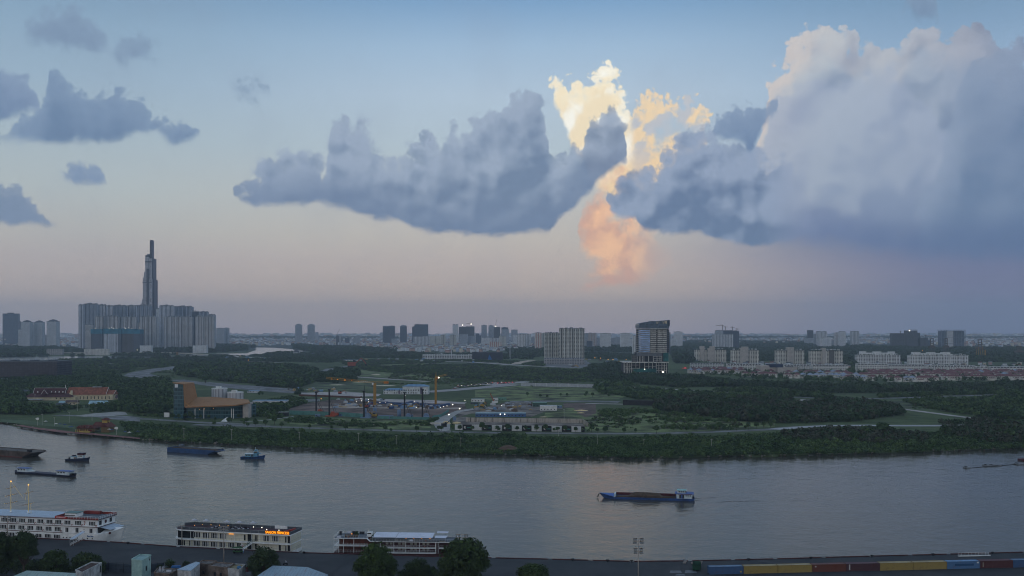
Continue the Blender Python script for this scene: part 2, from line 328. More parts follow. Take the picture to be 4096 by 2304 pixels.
class MB:
    def __init__(s): s.v = []; s.f = []; s.mi = []; s.sm = []; s.cur = 0
    def add(s,vs,fs,smooth=False):
        b = len(s.v); s.v += [tuple(v) for v in vs]
        for f in fs: s.f.append([b+i for i in f]); s.mi.append(s.cur); s.sm.append(smooth)
        return s
    def box(s,x0,x1,y0,y1,z0,z1,M=None):
        vs = [(x,y,z) for z in (z0,z1) for y in (y0,y1) for x in (x0,x1)]
        if M is not None: vs = [M @ Vector(v) for v in vs]
        return s.add(vs,[(0,2,3,1),(4,5,7,6),(0,1,5,4),(2,6,7,3),(0,4,6,2),(1,3,7,5)])
    def prism(s,poly,z0,z1,poly2=None,top=True,bottom=True):
        a = sum(poly[i-1][0]*poly[i][1]-poly[i][0]*poly[i-1][1] for i in range(len(poly)))
        if a < 0:
            poly = poly[::-1]
            if poly2: poly2 = poly2[::-1]
        n = len(poly); p2 = poly2 or poly
        vs = [(p[0],p[1],z0) for p in poly]+[(p[0],p[1],z1) for p in p2]
        fs = [(i,(i+1) % n,n+(i+1) % n,n+i) for i in range(n)]
        if top: fs.append(tuple(range(n,2*n)))
        if bottom: fs.append(tuple(range(n-1,-1,-1)))
        return s.add(vs,fs)
    def tube(s,a,b,r,n=6,r2=None,cap=True):
        a,b = Vector(a),Vector(b); d = (b-a)
        if d.length < 1e-6: return s
        q = d.to_track_quat('Z','Y').to_matrix(); r2 = r if r2 is None else r2
        vs = []
        for p,rr in ((a,r),(b,r2)):
            for i in range(n):
                t = 2*math.pi*(i+0.5)/n; vs.append(p + q @ Vector((math.cos(t)*rr,math.sin(t)*rr,0)))
        fs = [(i,(i+1) % n,n+(i+1) % n,n+i) for i in range(n)]
        if cap: fs += [tuple(range(n-1,-1,-1)),tuple(range(n,2*n))]
        return s.add(vs,fs,smooth=n > 6)
    def path(s,pts,r,n=5):
        for a,b in zip(pts,pts[1:]): s.tube(a,b,r,n)
        return s
    def ball(s,c,r,nu=8,nv=5,sz=1.0):
        vs = [(c[0],c[1],c[2]-r*sz)]
        for j in range(1,nv):
            t = math.pi*j/nv-math.pi/2
            for i in range(nu):
                a = 2*math.pi*i/nu; vs.append((c[0]+r*math.cos(t)*math.cos(a),c[1]+r*math.cos(t)*math.sin(a),c[2]+r*sz*math.sin(t)))
        vs.append((c[0],c[1],c[2]+r*sz)); fs = []
        for i in range(nu):
            fs.append((0,1+(i+1) % nu,1+i)); fs.append((len(vs)-1,1+(nv-2)*nu+i,1+(nv-2)*nu+(i+1) % nu))
            for j in range(nv-2):
                b = 1+j*nu; fs.append((b+i,b+(i+1) % nu,b+nu+(i+1) % nu,b+nu+i))
        return s.add(vs,fs,smooth=True)
    def loft(s,rings,cap=True,smooth=False):
        n = len(rings[0]); vs = [p for r in rings for p in r]; fs = []
        for k in range(len(rings)-1):
            for i in range(n): fs.append((k*n+i,k*n+(i+1) % n,(k+1)*n+(i+1) % n,(k+1)*n+i))
        if cap: fs += [tuple(range(n-1,-1,-1)),tuple(range((len(rings)-1)*n,len(rings)*n))]
        return s.add(vs,fs,smooth)
    def gable(s,x0,x1,y0,y1,z0,z1,along='x',ov=0.0):
        x0 -= ov; x1 += ov; y0 -= ov; y1 += ov
        if along == 'x':
            ym = (y0+y1)/2; vs = [(x0,y0,z0),(x1,y0,z0),(x1,y1,z0),(x0,y1,z0),(x0,ym,z1),(x1,ym,z1)]
            fs = [(0,1,5,4),(2,3,4,5),(0,4,3),(1,2,5),(0,3,2,1)]
        else:
            xm = (x0+x1)/2; vs = [(x0,y0,z0),(x1,y0,z0),(x1,y1,z0),(x0,y1,z0),(xm,y0,z1),(xm,y1,z1)]
            fs = [(0,1,4),(1,2,5,4),(2,3,5),(3,0,4,5),(0,3,2,1)]
        return s.add(vs,fs)
    def hip(s,x0,x1,y0,y1,z0,z1,ov=0.0,k=0.5):
        x0 -= ov; x1 += ov; y0 -= ov; y1 += ov
        w,d = x1-x0,y1-y0; m = min(w,d)*k
        if w >= d: r = [(x0+m,(y0+y1)/2,z1),(x1-m,(y0+y1)/2,z1)]; fs = [(0,1,5,4),(1,2,5),(2,3,4,5),(3,0,4)]
        else: r = [((x0+x1)/2,y0+m,z1),((x0+x1)/2,y1-m,z1)]; fs = [(0,1,4),(1,2,5,4),(2,3,5),(3,0,4,5)]
        return s.add([(x0,y0,z0),(x1,y0,z0),(x1,y1,z0),(x0,y1,z0)]+r,fs+[(0,3,2,1)])
    def build(s,name,mats,parent=None,**kw):
        me = bpy.data.meshes.new(name)
        me.from_pydata([tuple(v) for v in s.v],[],s.f)
        for m_ in (mats if isinstance(mats,(list,tuple)) else [mats]): me.materials.append(m_)
        if any(s.mi): me.polygons.foreach_set('material_index',s.mi)
        if any(s.sm): me.polygons.foreach_set('use_smooth',s.sm)
        me.update()
        o = bpy.data.objects.new(name,me); COL.objects.link(o)
        if parent is not None: o.parent = parent
        return tag(o,**kw) if kw else o

# ---------------------------------------------------------------- materials
MATS = {}
def mat(name,c,rough=0.8,metal=0.0,var=0.12,vs=0.25,emit=None,es=1.0,spec=0.3,bump=0.0):
    if name in MATS: return MATS[name]
    m = bpy.data.materials.new(name); m.use_nodes = True; nt = m.node_tree; b = nt.nodes['Principled BSDF']
    q = G(nt); c = lin(c) if isinstance(c,str) else c
    if var:
        co = q.node('ShaderNodeTexCoord').outputs['Object']
        n = q.noise(co,vs,5,0.62)
        q.put(b.inputs['Base Color'],q.mix(q.rng(n,0.32,0.68),tuple(v*(1-var*1.6) for v in c),tuple(min(1,v*(1+var)) for v in c)))
        if bump: q.put(b.inputs['Normal'],q.bump(q.noise(co,vs*6,3),bump,0.05))
    else: q.put(b.inputs['Base Color'],c)
    b.inputs['Roughness'].default_value = rough; b.inputs['Metallic'].default_value = metal
    b.inputs['Specular IOR Level'].default_value = spec
    if emit: q.put(b.inputs['Emission Color'],lin(emit) if isinstance(emit,str) else emit); b.inputs['Emission Strength'].default_value = es
    MATS[name] = m; return m
def facade(name,wall,glass,fh=3.3,bay=4.0,wf=0.62,hf=0.55,slab=None,lit=0.0,rough=0.3,stain=0.2,band=None):
    """wall with rows of windows: fh storey height, bay window spacing, wf/hf share of the bay that is glass"""
    if name in MATS: return MATS[name]
    m = bpy.data.materials.new(name); m.use_nodes = True; nt = m.node_tree; b = nt.nodes['Principled BSDF']; q = G(nt)
    tc = q.node('ShaderNodeTexCoord'); x,y,z = q.sep(tc.outputs['Object']); nx,ny,nz = q.sep(tc.outputs['Normal'])
    anx = q.m('GREATER_THAN',q.m('ABSOLUTE',nx),q.m('ABSOLUTE',ny))
    h = q.m('ADD',q.m('MULTIPLY',x,q.m('SUBTRACT',1.0,anx)),q.m('MULTIPLY',y,anx))
    hb = q.m('DIVIDE',h,bay); zb = q.m('DIVIDE',z,fh)
    fx = q.m('FRACT',hb); fz = q.m('FRACT',zb)
    wx = q.m('LESS_THAN',q.m('ABSOLUTE',q.m('SUBTRACT',fx,0.5)),wf/2)
    wz = q.m('LESS_THAN',q.m('ABSOLUTE',q.m('SUBTRACT',fz,0.52)),hf/2)
    side = q.m('LESS_THAN',q.m('ABSOLUTE',nz),0.5)
    win = q.m('MULTIPLY',q.m('MULTIPLY',wx,wz),side)
    wn = q.node('ShaderNodeTexWhiteNoise',noise_dimensions='3D')
    q.put(wn.inputs[0],q.comb(q.m('FLOOR',hb),q.m('FLOOR',zb),anx))
    rnd = wn.outputs['Value']
    wl,gl = lin(wall),lin(glass)
    n = q.noise(tc.outputs['Object'],0.05,4,0.6)
    wc = q.mix(q.rng(n,0.3,0.7),tuple(v*(1-stain) for v in wl),wl)
    if slab:
        wc = q.mix(q.m('MULTIPLY',side,q.m('LESS_THAN',fz,0.14)),wc,lin(slab))
    if band:   # coloured vertical stripes: (spacing, share, colour)
        fb_ = q.m('FRACT',q.m('DIVIDE',h,band[0]))
        wc = q.mix(q.m('MULTIPLY',side,q.m('LESS_THAN',fb_,band[1])),wc,lin(band[2]))
    gc = q.mix(rnd,tuple(v*0.55 for v in gl),tuple(min(1,v*1.5) for v in gl))
    q.put(b.inputs['Base Color'],q.mix(win,wc,gc))
    q.put(b.inputs['Roughness'],q.m('SUBTRACT',0.85,q.m('MULTIPLY',win,0.85-rough)))
    b.inputs['Specular IOR Level'].default_value = 0.4
    if lit:
        q.put(b.inputs['Emission Color'],lin('ffc884'))
        q.put(b.inputs['Emission Strength'],q.m('MULTIPLY',win,q.m('MULTIPLY',q.m('GREATER_THAN',rnd,1-lit),0.8)))
    MATS[name] = m; return m

# ================================================================ haze
def build_haze():
    mb = MB(); mb.box(-13000,13000,-2000,16500,-3.0,486.0)
    m = bpy.data.materials.new('haze_air'); m.use_nodes = True; nt = m.node_tree; nt.nodes.clear(); q = G(nt)
    v = q.node('ShaderNodeVolumePrincipled'); q.put(v.inputs['Color'],HAZE_COLOR); v.inputs['Density'].default_value = HAZE_DENSITY
    v.inputs['Anisotropy'].default_value = 0.0
    q.l.new(v.outputs[0],q.node('ShaderNodeOutputMaterial').inputs['Volume'])
    o = mb.build('haze',m,kind='stuff',label='thin blue evening haze over the whole city',cat='haze')
    return o
HAZE_COLOR = (0.66,0.80,0.96); HAZE_DENSITY = 6.5e-5

# ================================================================ vegetation builder
RNG = np.random.default_rng(11)
def mesh_quads(name,V,mats,mi=None,label=None,cat=None,kind=None,parent=None):
    """V: array (n, 4, 3) of loose leaf faces -> one mesh"""
    n = len(V); me = bpy.data.meshes.new(name)
    me.vertices.add(n*4); me.vertices.foreach_set('co',V.reshape(-1).astype(np.float32))
    me.loops.add(n*4); me.loops.foreach_set('vertex_index',np.arange(n*4,dtype=np.int32))
    me.polygons.add(n); me.polygons.foreach_set('loop_start',np.arange(0,n*4,4,dtype=np.int32))
    me.polygons.foreach_set('loop_total',np.full(n,4,dtype=np.int32))
    for m_ in (mats if isinstance(mats,(list,tuple)) else [mats]): me.materials.append(m_)
    if mi is not None: me.polygons.foreach_set('material_index',mi.astype(np.int32))
    me.update(calc_edges=True)
    o = bpy.data.objects.new(name,me); COL.objects.link(o)
    if parent is not None: o.parent = parent
    return tag(o,label,cat,None,kind)
def clumps(c,r,h,k,leaf=0.30,ragged=1.12):
    """leaf faces spread over lumpy crowns; c (n,3) base centres, r (n) radii, h (n) heights, k leaves per clump"""
    n = len(c); u = RNG.normal(size=(n,k,3)); u /= np.linalg.norm(u,axis=2,keepdims=True)+1e-9
    u[...,2] = np.abs(u[...,2])*RNG.choice([1,1,1,-0.35],size=(n,k))
    rad = RNG.uniform(0.55,ragged,size=(n,k,1))
    p = c[:,None,:] + u*rad*np.stack([r,r,h*0.62],1)[:,None,:]
    p[...,2] += h[:,None]*0.36
    nrm = u + RNG.normal(size=(n,k,3))*0.55; nrm /= np.linalg.norm(nrm,axis=2,keepdims=True)+1e-9
    a = np.cross(nrm,RNG.normal(size=(n,k,3))); a /= np.linalg.norm(a,axis=2,keepdims=True)+1e-9
    b = np.cross(nrm,a)
    s = (r[:,None,None]*leaf)*RNG.uniform(0.6,1.5,size=(n,k,1))
    a = a*s; b = b*s*RNG.uniform(0.5,1.0,size=(n,k,1))
    q = np.stack([p-a-b*0.6,p+a*0.9-b,p+a+b*0.7,p-a*0.7+b],axis=2)
    return q.reshape(-1,4,3)
def leafmat(name,c1,c2,c3=None,sc=0.03,sc2=0.25):
    m = bpy.data.materials.new(name); m.use_nodes = True; nt = m.node_tree; b = nt.nodes['Principled BSDF']; q = G(nt)
    geo = q.node('ShaderNodeNewGeometry').outputs['Position']
    col = q.mix(q.rng(q.noise(geo,sc,3,0.6),0.35,0.65),c1,c2)
    col = q.mix(q.m('MULTIPLY',q.rng(q.noise(geo,sc2,3,0.6),0.4,0.7),0.7),col,c3 or tuple(v*0.55 for v in c1))
    q.put(b.inputs['Base Color'],col); b.inputs['Roughness'].default_value = 0.75; b.inputs['Specular IOR Level'].default_value = 0.12
    return m
def inpoly(P,poly):
    x,y = P[:,0],P[:,1]; ins = np.zeros(len(P),bool); n = len(poly)
    for i in range(n):
        x1,y1 = poly[i]; x2,y2 = poly[i-1]
        c = ((y1 > y) != (y2 > y)) & (x < (x2-x1)*(y-y1)/((y2-y1)+1e-12)+x1)
        ins ^= c
    return ins
KEEP = []     # clear areas (roads, yards): polygons in map coordinates with a margin
def scatter(view,pts,spacing,jitter=True,clear=True):
    poly = [tuple(gd(view,x,y,LAND)[:2]) for x,y in pts]
    P = np.array(poly); x0,y0 = P.min(0); x1,y1 = P.max(0)
    n = int((x1-x0)*(y1-y0)/spacing**2); q = np.stack([RNG.uniform(x0,x1,n),RNG.uniform(y0,y1,n)],1)
    q = q[inpoly(q,poly)]
    if clear:
        for k in KEEP: q = q[~inpoly(q,k)]
    return q
# ================================================================ river, ground, quay
def water_mat():
    m = bpy.data.materials.new('river_water'); m.use_nodes = True; nt = m.node_tree; b = nt.nodes['Principled BSDF']; q = G(nt)
    pos = q.node('ShaderNodeNewGeometry').outputs['Position']
    st = q.v('MULTIPLY',pos,(1.0,0.55,1.0))
    h = q.m('ADD',q.m('MULTIPLY',q.noise(st,0.75,4,0.6),0.22),q.m('MULTIPLY',q.noise(pos,0.09,3,0.55),0.8))
    patch = q.rng(q.noise(q.v('MULTIPLY',pos,(0.35,1,1)),0.018,3,0.6),0.35,0.65)
    q.put(b.inputs['Base Color'],q.mix(patch,(0.052,0.050,0.038),(0.068,0.063,0.049)))
    q.put(b.inputs['Roughness'],q.rng(patch,0,1,0.07,0.12))
    b.inputs['IOR'].default_value = 1.33; b.inputs['Specular IOR Level'].default_value = 0.21
    q.put(b.inputs['Normal'],q.bump(h,0.34,1.6))
    return m
WATER = water_mat()
mb = MB(); mb.add([(-5000,150,0),(5000,150,0),(5000,1500,0),(-5000,1500,0)],[(0,1,2,3)])
river = mb.build('river',WATER,kind='structure')

SHORE = [('v2',-2500,380),('v2',-900,470),('v2',0,540),('v2',130,570),('v2',400,612),('v2',700,642),('v2',1000,680),('v2',1400,708),('v2',1750,722),('v2',2200,745),
         ('v3',270,1143),('v3',600,1162),('v3',850,1176),('v3',1300,1192),('v3',1700,1214),('v3',2100,1226),('v4',430,1248),('v4',1000,1256),('v4',1300,1262),
         ('v4',1500,1268),('v4',1760,1270),('v4',2100,1262),('v5',0,1250),('v5',250,1266),('v5',500,1254),('v5',800,1242),('v5',1200,1234),('v5',1700,1220),
         ('v5',2100,1200),('v5',2571,1184),('v5',3400,1150),('v5',5500,1080)]
def gmat():
    m = bpy.data.materials.new('ground_earth'); m.use_nodes = True; nt = m.node_tree; b = nt.nodes['Principled BSDF']; q = G(nt)
    pos = q.node('ShaderNodeNewGeometry').outputs['Position']
    a = q.rng(q.noise(pos,0.006,5,0.6),0.38,0.62)
    c = q.mix(a,(0.050,0.075,0.034),(0.085,0.115,0.050))
    c = q.mix(q.rng(q.noise(pos,0.05,5,0.65),0.45,0.7),c,(0.034,0.054,0.026))
    c = q.mix(q.m('MULTIPLY',q.rng(q.noise(pos,0.011,6,0.7,dist=0.4),0.62,0.72),0.5),c,(0.12,0.10,0.08))
    x,y,z = q.sep(pos)
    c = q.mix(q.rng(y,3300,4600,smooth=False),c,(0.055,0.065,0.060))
    q.put(b.inputs['Base Color'],c); b.inputs['Roughness'].default_value = 0.95; b.inputs['Specular IOR Level'].default_value = 0.1
    return m
GROUND = gmat()
sh = [gd(v,x,y,0.0) for v,x,y in SHORE]
# finer, slightly ragged bank
fine = []
for a,b in zip(sh,sh[1:]):
    n = max(1,int((b-a).length/7))
    for i in range(n):
        p = a.lerp(b,i/n); p.y += (mnoise.noise(Vector((p.x*0.03,3,0)))*4 + mnoise.noise(Vector((p.x*0.15,9,0)))*2.0) if i else 0
        fine.append(p)
fine.append(sh[-1]); mb = MB(); n = len(fine)
vs = [(p.x,p.y-1.5,-0.8) for p in fine]+[(p.x,p.y+3.5,LAND) for p in fine]+[(p.x*7.0,3200,LAND) for p in fine]
fs = [(i,i+1,n+i+1,n+i) for i in range(n-1)]+[(n+i,n+i+1,2*n+i+1,2*n+i) for i in range(n-1)]
mb.add(vs,fs)
a,b = fine[0].x*7,fine[-1].x*7
mb.add([(a,3200,LAND),(b,3200,LAND),(22000,16000,LAND),(-22000,16000,LAND),(-22000,3200,LAND),(22000,3200,LAND)],[(0,1,2,3),(4,0,3),(1,5,2)])
ground = mb.build('ground',GROUND,kind='structure')

# sheets lying on the ground
HUP = [0]
def sheet(name,v,pts,m,z=None,kind='structure',keep=True,**kw):
    HUP[0] += 1; z = LAND+0.03+0.012*(HUP[0] % 12) if z is None else z
    poly = [gd(v,x,y,LAND) for x,y in pts]
    mb = MB(); mb.add([(p.x,p.y,z) for p in poly],[tuple(range(len(poly)))])
    if keep:
        k_ = [p-Vector((0,0.03*p.y,0)) for p in poly]; KEEP.append([tuple(p[:2]) for p in poly]); KEEP.append([tuple(p[:2]) for p in k_])
    return mb.build(name,m,kind=kind,**kw)
def ribbon(name,v,pts,w,m,z=None,kerb=None,mark=None,keep=True):
    HUP[0] += 1; z = LAND+0.03+0.012*(HUP[0] % 12) if z is None else z
    P = [gd(v,x,y,LAND) for x,y in pts]; Q = []
    for a,b in zip(P,P[1:]):
        n = max(1,int((b-a).length/40)); Q += [a.lerp(b,i/n) for i in range(n)]
    Q.append(P[-1])
    for _ in range(2): Q = [Q[0]]+[(Q[i-1]+Q[i]*2+Q[i+1])/4 for i in range(1,len(Q)-1)]+[Q[-1]]
    L,Rr = [],[]
    for i,p in enumerate(Q):
        t = (Q[min(i+1,len(Q)-1)]-Q[max(i-1,0)]); t.z = 0; t.normalize(); nrm = Vector((-t.y,t.x,0))
        L.append(p+nrm*w/2); Rr.append(p-nrm*w/2)
    def strip(o1,o2,zz,nm,mm):
        A = [l.lerp(r,o1) for l,r in zip(L,Rr)]; B = [l.lerp(r,o2) for l,r in zip(L,Rr)]; k = len(A)
        b_ = MB(); b_.add([(p.x,p.y,zz) for p in A]+[(p.x,p.y,zz) for p in B],[(i,k+i,k+i+1,i+1) for i in range(k-1)])
        return b_.build(nm,mm,kind='structure')
    o = strip(0,1,z,name,m)
    if kerb: strip(-0.10,-0.015,z+0.12,'pavement',kerb); strip(1.015,1.10,z+0.12,'pavement',kerb)
    if mark: strip(0.485,0.515,z+0.02,'road_marking',mark)
    if keep:
        A_,B_ = ([p+Vector((0,s_,0)) for p in K_] for K_,s_ in ((L,0),(Rr,0)))
        f_ = lambda p: p-Vector((0,0.045*p.y,0))
        A_,B_ = [l if l.y > r.y else f_(l) for l,r in zip(L,Rr)],[f_(r) if l.y > r.y else r for l,r in zip(L,Rr)]
        KEEP.append([tuple(p[:2]) for p in A_]+[tuple(p[:2]) for p in B_][::-1])
    return Q
ASPH = mat('asphalt',(0.15,0.155,0.165),0.85,var=0.4,vs=0.05)
PALE = mat('pale_concrete',(0.36,0.33,0.32),0.9,var=0.2,vs=0.05)
PAVE = mat('paving',(0.30,0.30,0.29),0.9,var=0.15,vs=0.1)
DIRT = mat('brown_dirt',(0.115,0.082,0.068),0.95,var=0.45,vs=0.035)
MUD = mat('rubble_dirt',(0.17,0.15,0.13),0.95,var=0.5,vs=0.05)
LGRASS = mat('meadow_grass',(0.105,0.138,0.050),0.95,var=0.6,vs=0.035)
DGRASS = mat('dark_grass',(0.065,0.092,0.040),0.95,var=0.6,vs=0.04)
WHITEP = mat('white_line',(0.55,0.55,0.53),0.8,var=0.1)
# meadows
sheet('meadow','v4',[(0,690),(150,665),(440,650),(1050,665),(1270,690),(1300,740),(1230,765),(900,775),(250,780),(0,760)],LGRASS,keep=False)
sheet('meadow','v4',[(560,930),(900,870),(960,845),(1300,870),(1700,880),(2200,930),(2576,960),(2576,1005),(2250,1020),(1900,1040),(1500,1050),(980,1050),(930,1000),(920,930)],LGRASS,keep=False)
sheet('meadow','v3',[(690,940),(900,920),(1500,935),(1980,940),(1980,1015),(1700,1022),(1300,1015),(950,1000),(700,965)],LGRASS,keep=False)
sheet('meadow','v3',[(560,600),(900,590),(1560,640),(1560,700),(1200,690),(850,690),(600,660)],DGRASS,keep=False)
sheet('meadow','v3',[(1130,500),(1500,450),(2100,465),(2576,480),(2576,560),(2000,600),(1400,570),(1150,540)],LGRASS,keep=False)
sheet('meadow','v5',[(0,920),(260,930),(420,960),(330,1000),(0,1005)],LGRASS,keep=False)
sheet('meadow','v5',[(220,735),(620,770),(580,785),(250,790)],LGRASS,keep=False)
sheet('meadow','v5',[(1200,790),(1700,770),(2300,760),(2571,850),(2200,900),(1500,840)],DGRASS,keep=False)
sheet('meadow','u7',[(1600,590),(2000,560),(2080,640),(2130,700),(1560,700)],LGRASS,keep=False)
sheet('meadow','u8',[(980,520),(1400,480),(2050,560),(2050,680),(1600,760),(1000,690)],DGRASS,keep=False)
# bank lawn on the left
sheet('lawn','v2',[(0,510),(250,520),(420,545),(700,570),(700,600),(300,560),(120,545),(0,535)],mat('lawn',(0.05,0.09,0.03),var=0.25),keep=False)
# embankment roads and yards
ribbon('riverside_road','v2',[(520,470),(900,478),(1180,492),(1500,515),(1800,535),(2200,556),(2576,580)],9,ASPH,kerb=PAVE)
ribbon('riverside_road','v3',[(-60,985),(300,995),(700,1003),(1000,1015),(1400,1030),(1800,1040),(2200,1050),(2576,1056)],9,ASPH,kerb=PAVE)
ribbon('riverside_road','v4',[(429,1056),(900,1062),(1300,1066),(1650,1062),(1900,1052),(2150,1044),(2400,1034),(2576,1024)],10,ASPH,kerb=PAVE)
ribbon('riverside_road','v5',[(421,1025),(600,1006),(900,990),(1200,988),(1450,1000),(1800,998),(2080,992)],12,mat('light_road',(0.34,0.35,0.37),0.9,var=0.15,vs=0.05),kerb=PAVE)
ribbon('path','v3',[(150,965),(420,975),(560,950),(800,915)],4,PAVE)
ribbon('path','v3',[(0,962),(430,972),(600,990)],2.5,PAVE)
sheet('car_park','u5',[(1380,290),(1700,250),(2150,215),(2300,220),(2350,270),(2000,300),(1560,310)],PAVE)
sheet('forecourt','u5',[(1780,330),(2250,290),(2576,320),(2576,400),(2300,380),(2000,350)],ASPH)
# far side promenade of red paving
sheet('promenade','u5',[(270,462),(420,470),(700,515),(1000,545),(1300,585),(1700,615),(2100,655),(2576,700),(2576,722),(2000,672),(1500,628),(1100,600),(700,545),(400,495)],mat('red_paving',(0.20,0.085,0.075),var=0.3,vs=0.3),z=LAND+0.25)
# new embankment avenue
ribbon('avenue','v2',[(2700,235),(2400,205),(2050,185),(1860,165)],34,ASPH)
sheet('road_junction','v2',[(1160,100),(1200,75),(1290,60),(1420,35),(1560,22),(1700,0),(1930,-12),(1600,45),(1480,62),(1400,80),(1500,110),(1560,130),(1420,138),(1300,135)],ASPH)
ribbon('avenue','v3',[(-200,600),(60,640),(300,668),(560,692),(850,712)],26,ASPH)
sheet('embankment','v3',[(180,650),(420,655),(720,690),(850,690),(850,712),(560,685),(300,665)],MUD)
sheet('concrete_deck','v3',[(850,712),(1250,700),(1400,712),(1560,722),(1530,740),(1330,745),(1130,742),(850,728)],PALE)
sheet('concrete_deck','v3',[(1330,756),(1560,764),(2000,775),(2290,795),(2270,806),(1900,800),(1640,790),(1330,772)],PALE)
sheet('site_ground','v3',[(760,850),(900,805),(1130,770),(1330,772),(1640,792),(2270,808),(2290,850),(2240,880),(2050,900),(1960,938),(1500,930),(1200,918),(960,905),(770,890)],DIRT)
sheet('site_road','v3',[(1120,830),(1320,795),(1360,815),(1330,828),(1700,838),(2070,842),(2250,835),(2240,850),(1960,854),(1400,842),(1180,845),(900,832)],mat('sand_track',(0.30,0.25,0.21),var=0.25,vs=0.05))
sheet('site_ground','u7',[(200,640),(380,590),(600,570),(1000,480),(1250,470),(1500,520),(1850,540),(1830,600),(1560,620),(1380,690),(500,640),(330,690)],MUD)
sheet('site_ground','u7',[(1850,490),(2080,480),(2330,500),(2330,640),(2180,700),(2080,640),(1960,560),(1860,560)],DIRT)
sheet('site_road','u6',[(2300,830),(2576,700),(2576,940),(2440,950),(2350,920)],PAVE)
sheet('site_road','u7',[(0,710),(280,600),(520,565),(540,585),(340,620),(230,690),(140,760),(120,850),(200,890),(60,905),(0,880)],PAVE)
sheet('yard','u7',[(230,690),(420,690),(900,770),(2140,790),(2180,840),(500,820),(370,810),(220,760)],MUD)
ribbon('gravel_road','v4',[(300,788),(700,780),(1000,783),(1240,790)],24,ASPH)
ribbon('gravel_road','v4',[(950,803),(1240,808),(1530,815)],10,PALE)
ribbon('service_road','v4',[(1060,662),(1300,662),(1600,672),(1900,690),(2200,715),(2576,735)],11,PALE)
ribbon('service_road','v5',[(0,705),(240,733),(640,762),(1080,772),(1400,762),(1750,748),(2350,728)],14,ASPH)
ribbon('service_road','v5',[(1520,850),(1700,875),(1900,900),(2150,935),(2350,955),(2520,972)],9,PALE)
ribbon('service_road','v5',[(530,792),(620,785),(700,770)],12,PALE)
ribbon('highway','v3',[(1930,705),(2140,695),(2300,672),(2576,655),(2700,640)],30,mat('highway_concrete',(0.30,0.29,0.29),0.9,var=0.15,vs=0.03))
ribbon('highway','v4',[(100,645),(220,632),(360,622),(480,615)],30,MATS['highway_concrete'])
ribbon('service_road','v3',[(1300,572),(1500,585),(1700,598),(1960,615)],16,PALE)
sheet('road_junction','v3',[(1040,520),(1080,505),(1160,500),(1250,480),(1330,475),(1230,500),(1150,520),(1180,540),(1110,545),(1045,535)],ASPH)
ribbon('service_road','v3',[(0,462),(200,450),(420,442),(700,450)],16,PALE)
ribbon('elevated_road','w4',[(330,885),(700,890),(1000,905),(1300,930),(1560,935)],26,PALE)
ribbon('dirt_road','w4',[(1560,930),(1600,900),(1720,885),(1840,865)],24,mat('sand_track2',(0.42,0.34,0.27),var=0.15))
ribbon('service_road','w4',[(1300,935),(1700,955),(2100,975),(2576,985)],20,PALE)
sheet('car_park','v4',[(960,430),(1200,440),(1240,470),(1000,480)],DGRASS,keep=False)
sheet('yard','v4',[(590,465),(960,440),(1020,470),(900,500),(600,490)],ASPH)
ribbon('service_road','v3',[(1560,470),(1800,462),(2100,458),(2576,452)],14,ASPH)
ribbon('service_road','u8',[(980,530),(1300,515),(1600,490),(2200,480)],14,PALE)
# second arm of the river
WFAR = mat('far_water',(0.20,0.21,0.21),0.12,var=0.05,spec=0.6)
sheet('river_channel','u8',[(-600,385),(0,382),(600,372),(1300,368),(1900,366),(2576,368),(3600,360),(3600,392),(2576,402),(1900,410),(1250,415),(1000,420),(600,432),(0,445),(-600,450)],WFAR,z=LAND+0.3)
sheet('river_channel','v3',[(120,375),(400,372),(480,345),(470,322),(640,325),(900,345),(900,362),(700,368),(600,380),(480,392),(340,392),(200,385)],WFAR,z=LAND+0.3)
sheet('river_channel','v3',[(-260,382),(120,378),(200,388),(-100,395)],WFAR,z=LAND+0.3)
# ---------------------------------------------------------------- near quay
QE = [(-1200,2075),(-600,2112),(0,2146),(435,2167),(714,2187),(1203,2211),(1754,2227),(2200,2237),(2527,2246),(2760,2244),(3100,2236),(3484,2225),(4096,2209),(4700,2190),(5400,2165)]
qe = [gd('g',x*0.628906,y*0.628906,QUAY) for x,y in QE]
def quay_y(x):
    for a,b in zip(qe,qe[1:]):
        if a.x <= x <= b.x: return a.y+(b.y-a.y)*(x-a.x)/(b.x-a.x)
    return qe[0].y
def apron_mat():
    m = bpy.data.materials.new('quay_concrete'); m.use_nodes = True; nt = m.node_tree; b = nt.nodes['Principled BSDF']; q = G(nt)
    pos = q.node('ShaderNodeNewGeometry').outputs['Position']
    c = q.mix(q.rng(q.noise(pos,0.08,6,0.65,dist=0.5),0.35,0.68),(0.026,0.031,0.038),(0.043,0.047,0.053))
    c = q.mix(q.m('MULTIPLY',q.rng(q.noise(q.v('MULTIPLY',pos,(0.2,1,1)),0.25,4,0.6),0.55,0.7),0.5),c,(0.024,0.027,0.032))
    q.put(b.inputs['Base Color'],c); b.inputs['Roughness'].default_value = 0.8; b.inputs['Specular IOR Level'].default_value = 0.2
    return m
APR = apron_mat(); mb = MB(); n = len(qe)
mb.add([(p.x,p.y,-1) for p in qe]+[(p.x,p.y,QUAY) for p in qe]+[(p.x*1.1,60,QUAY) for p in qe],
       [(i+1,i,n+i,n+i+1) for i in range(n-1)]+[(n+i+1,n+i,2*n+i,2*n+i+1) for i in range(n-1)])
mb.build('quay',APR,kind='structure')

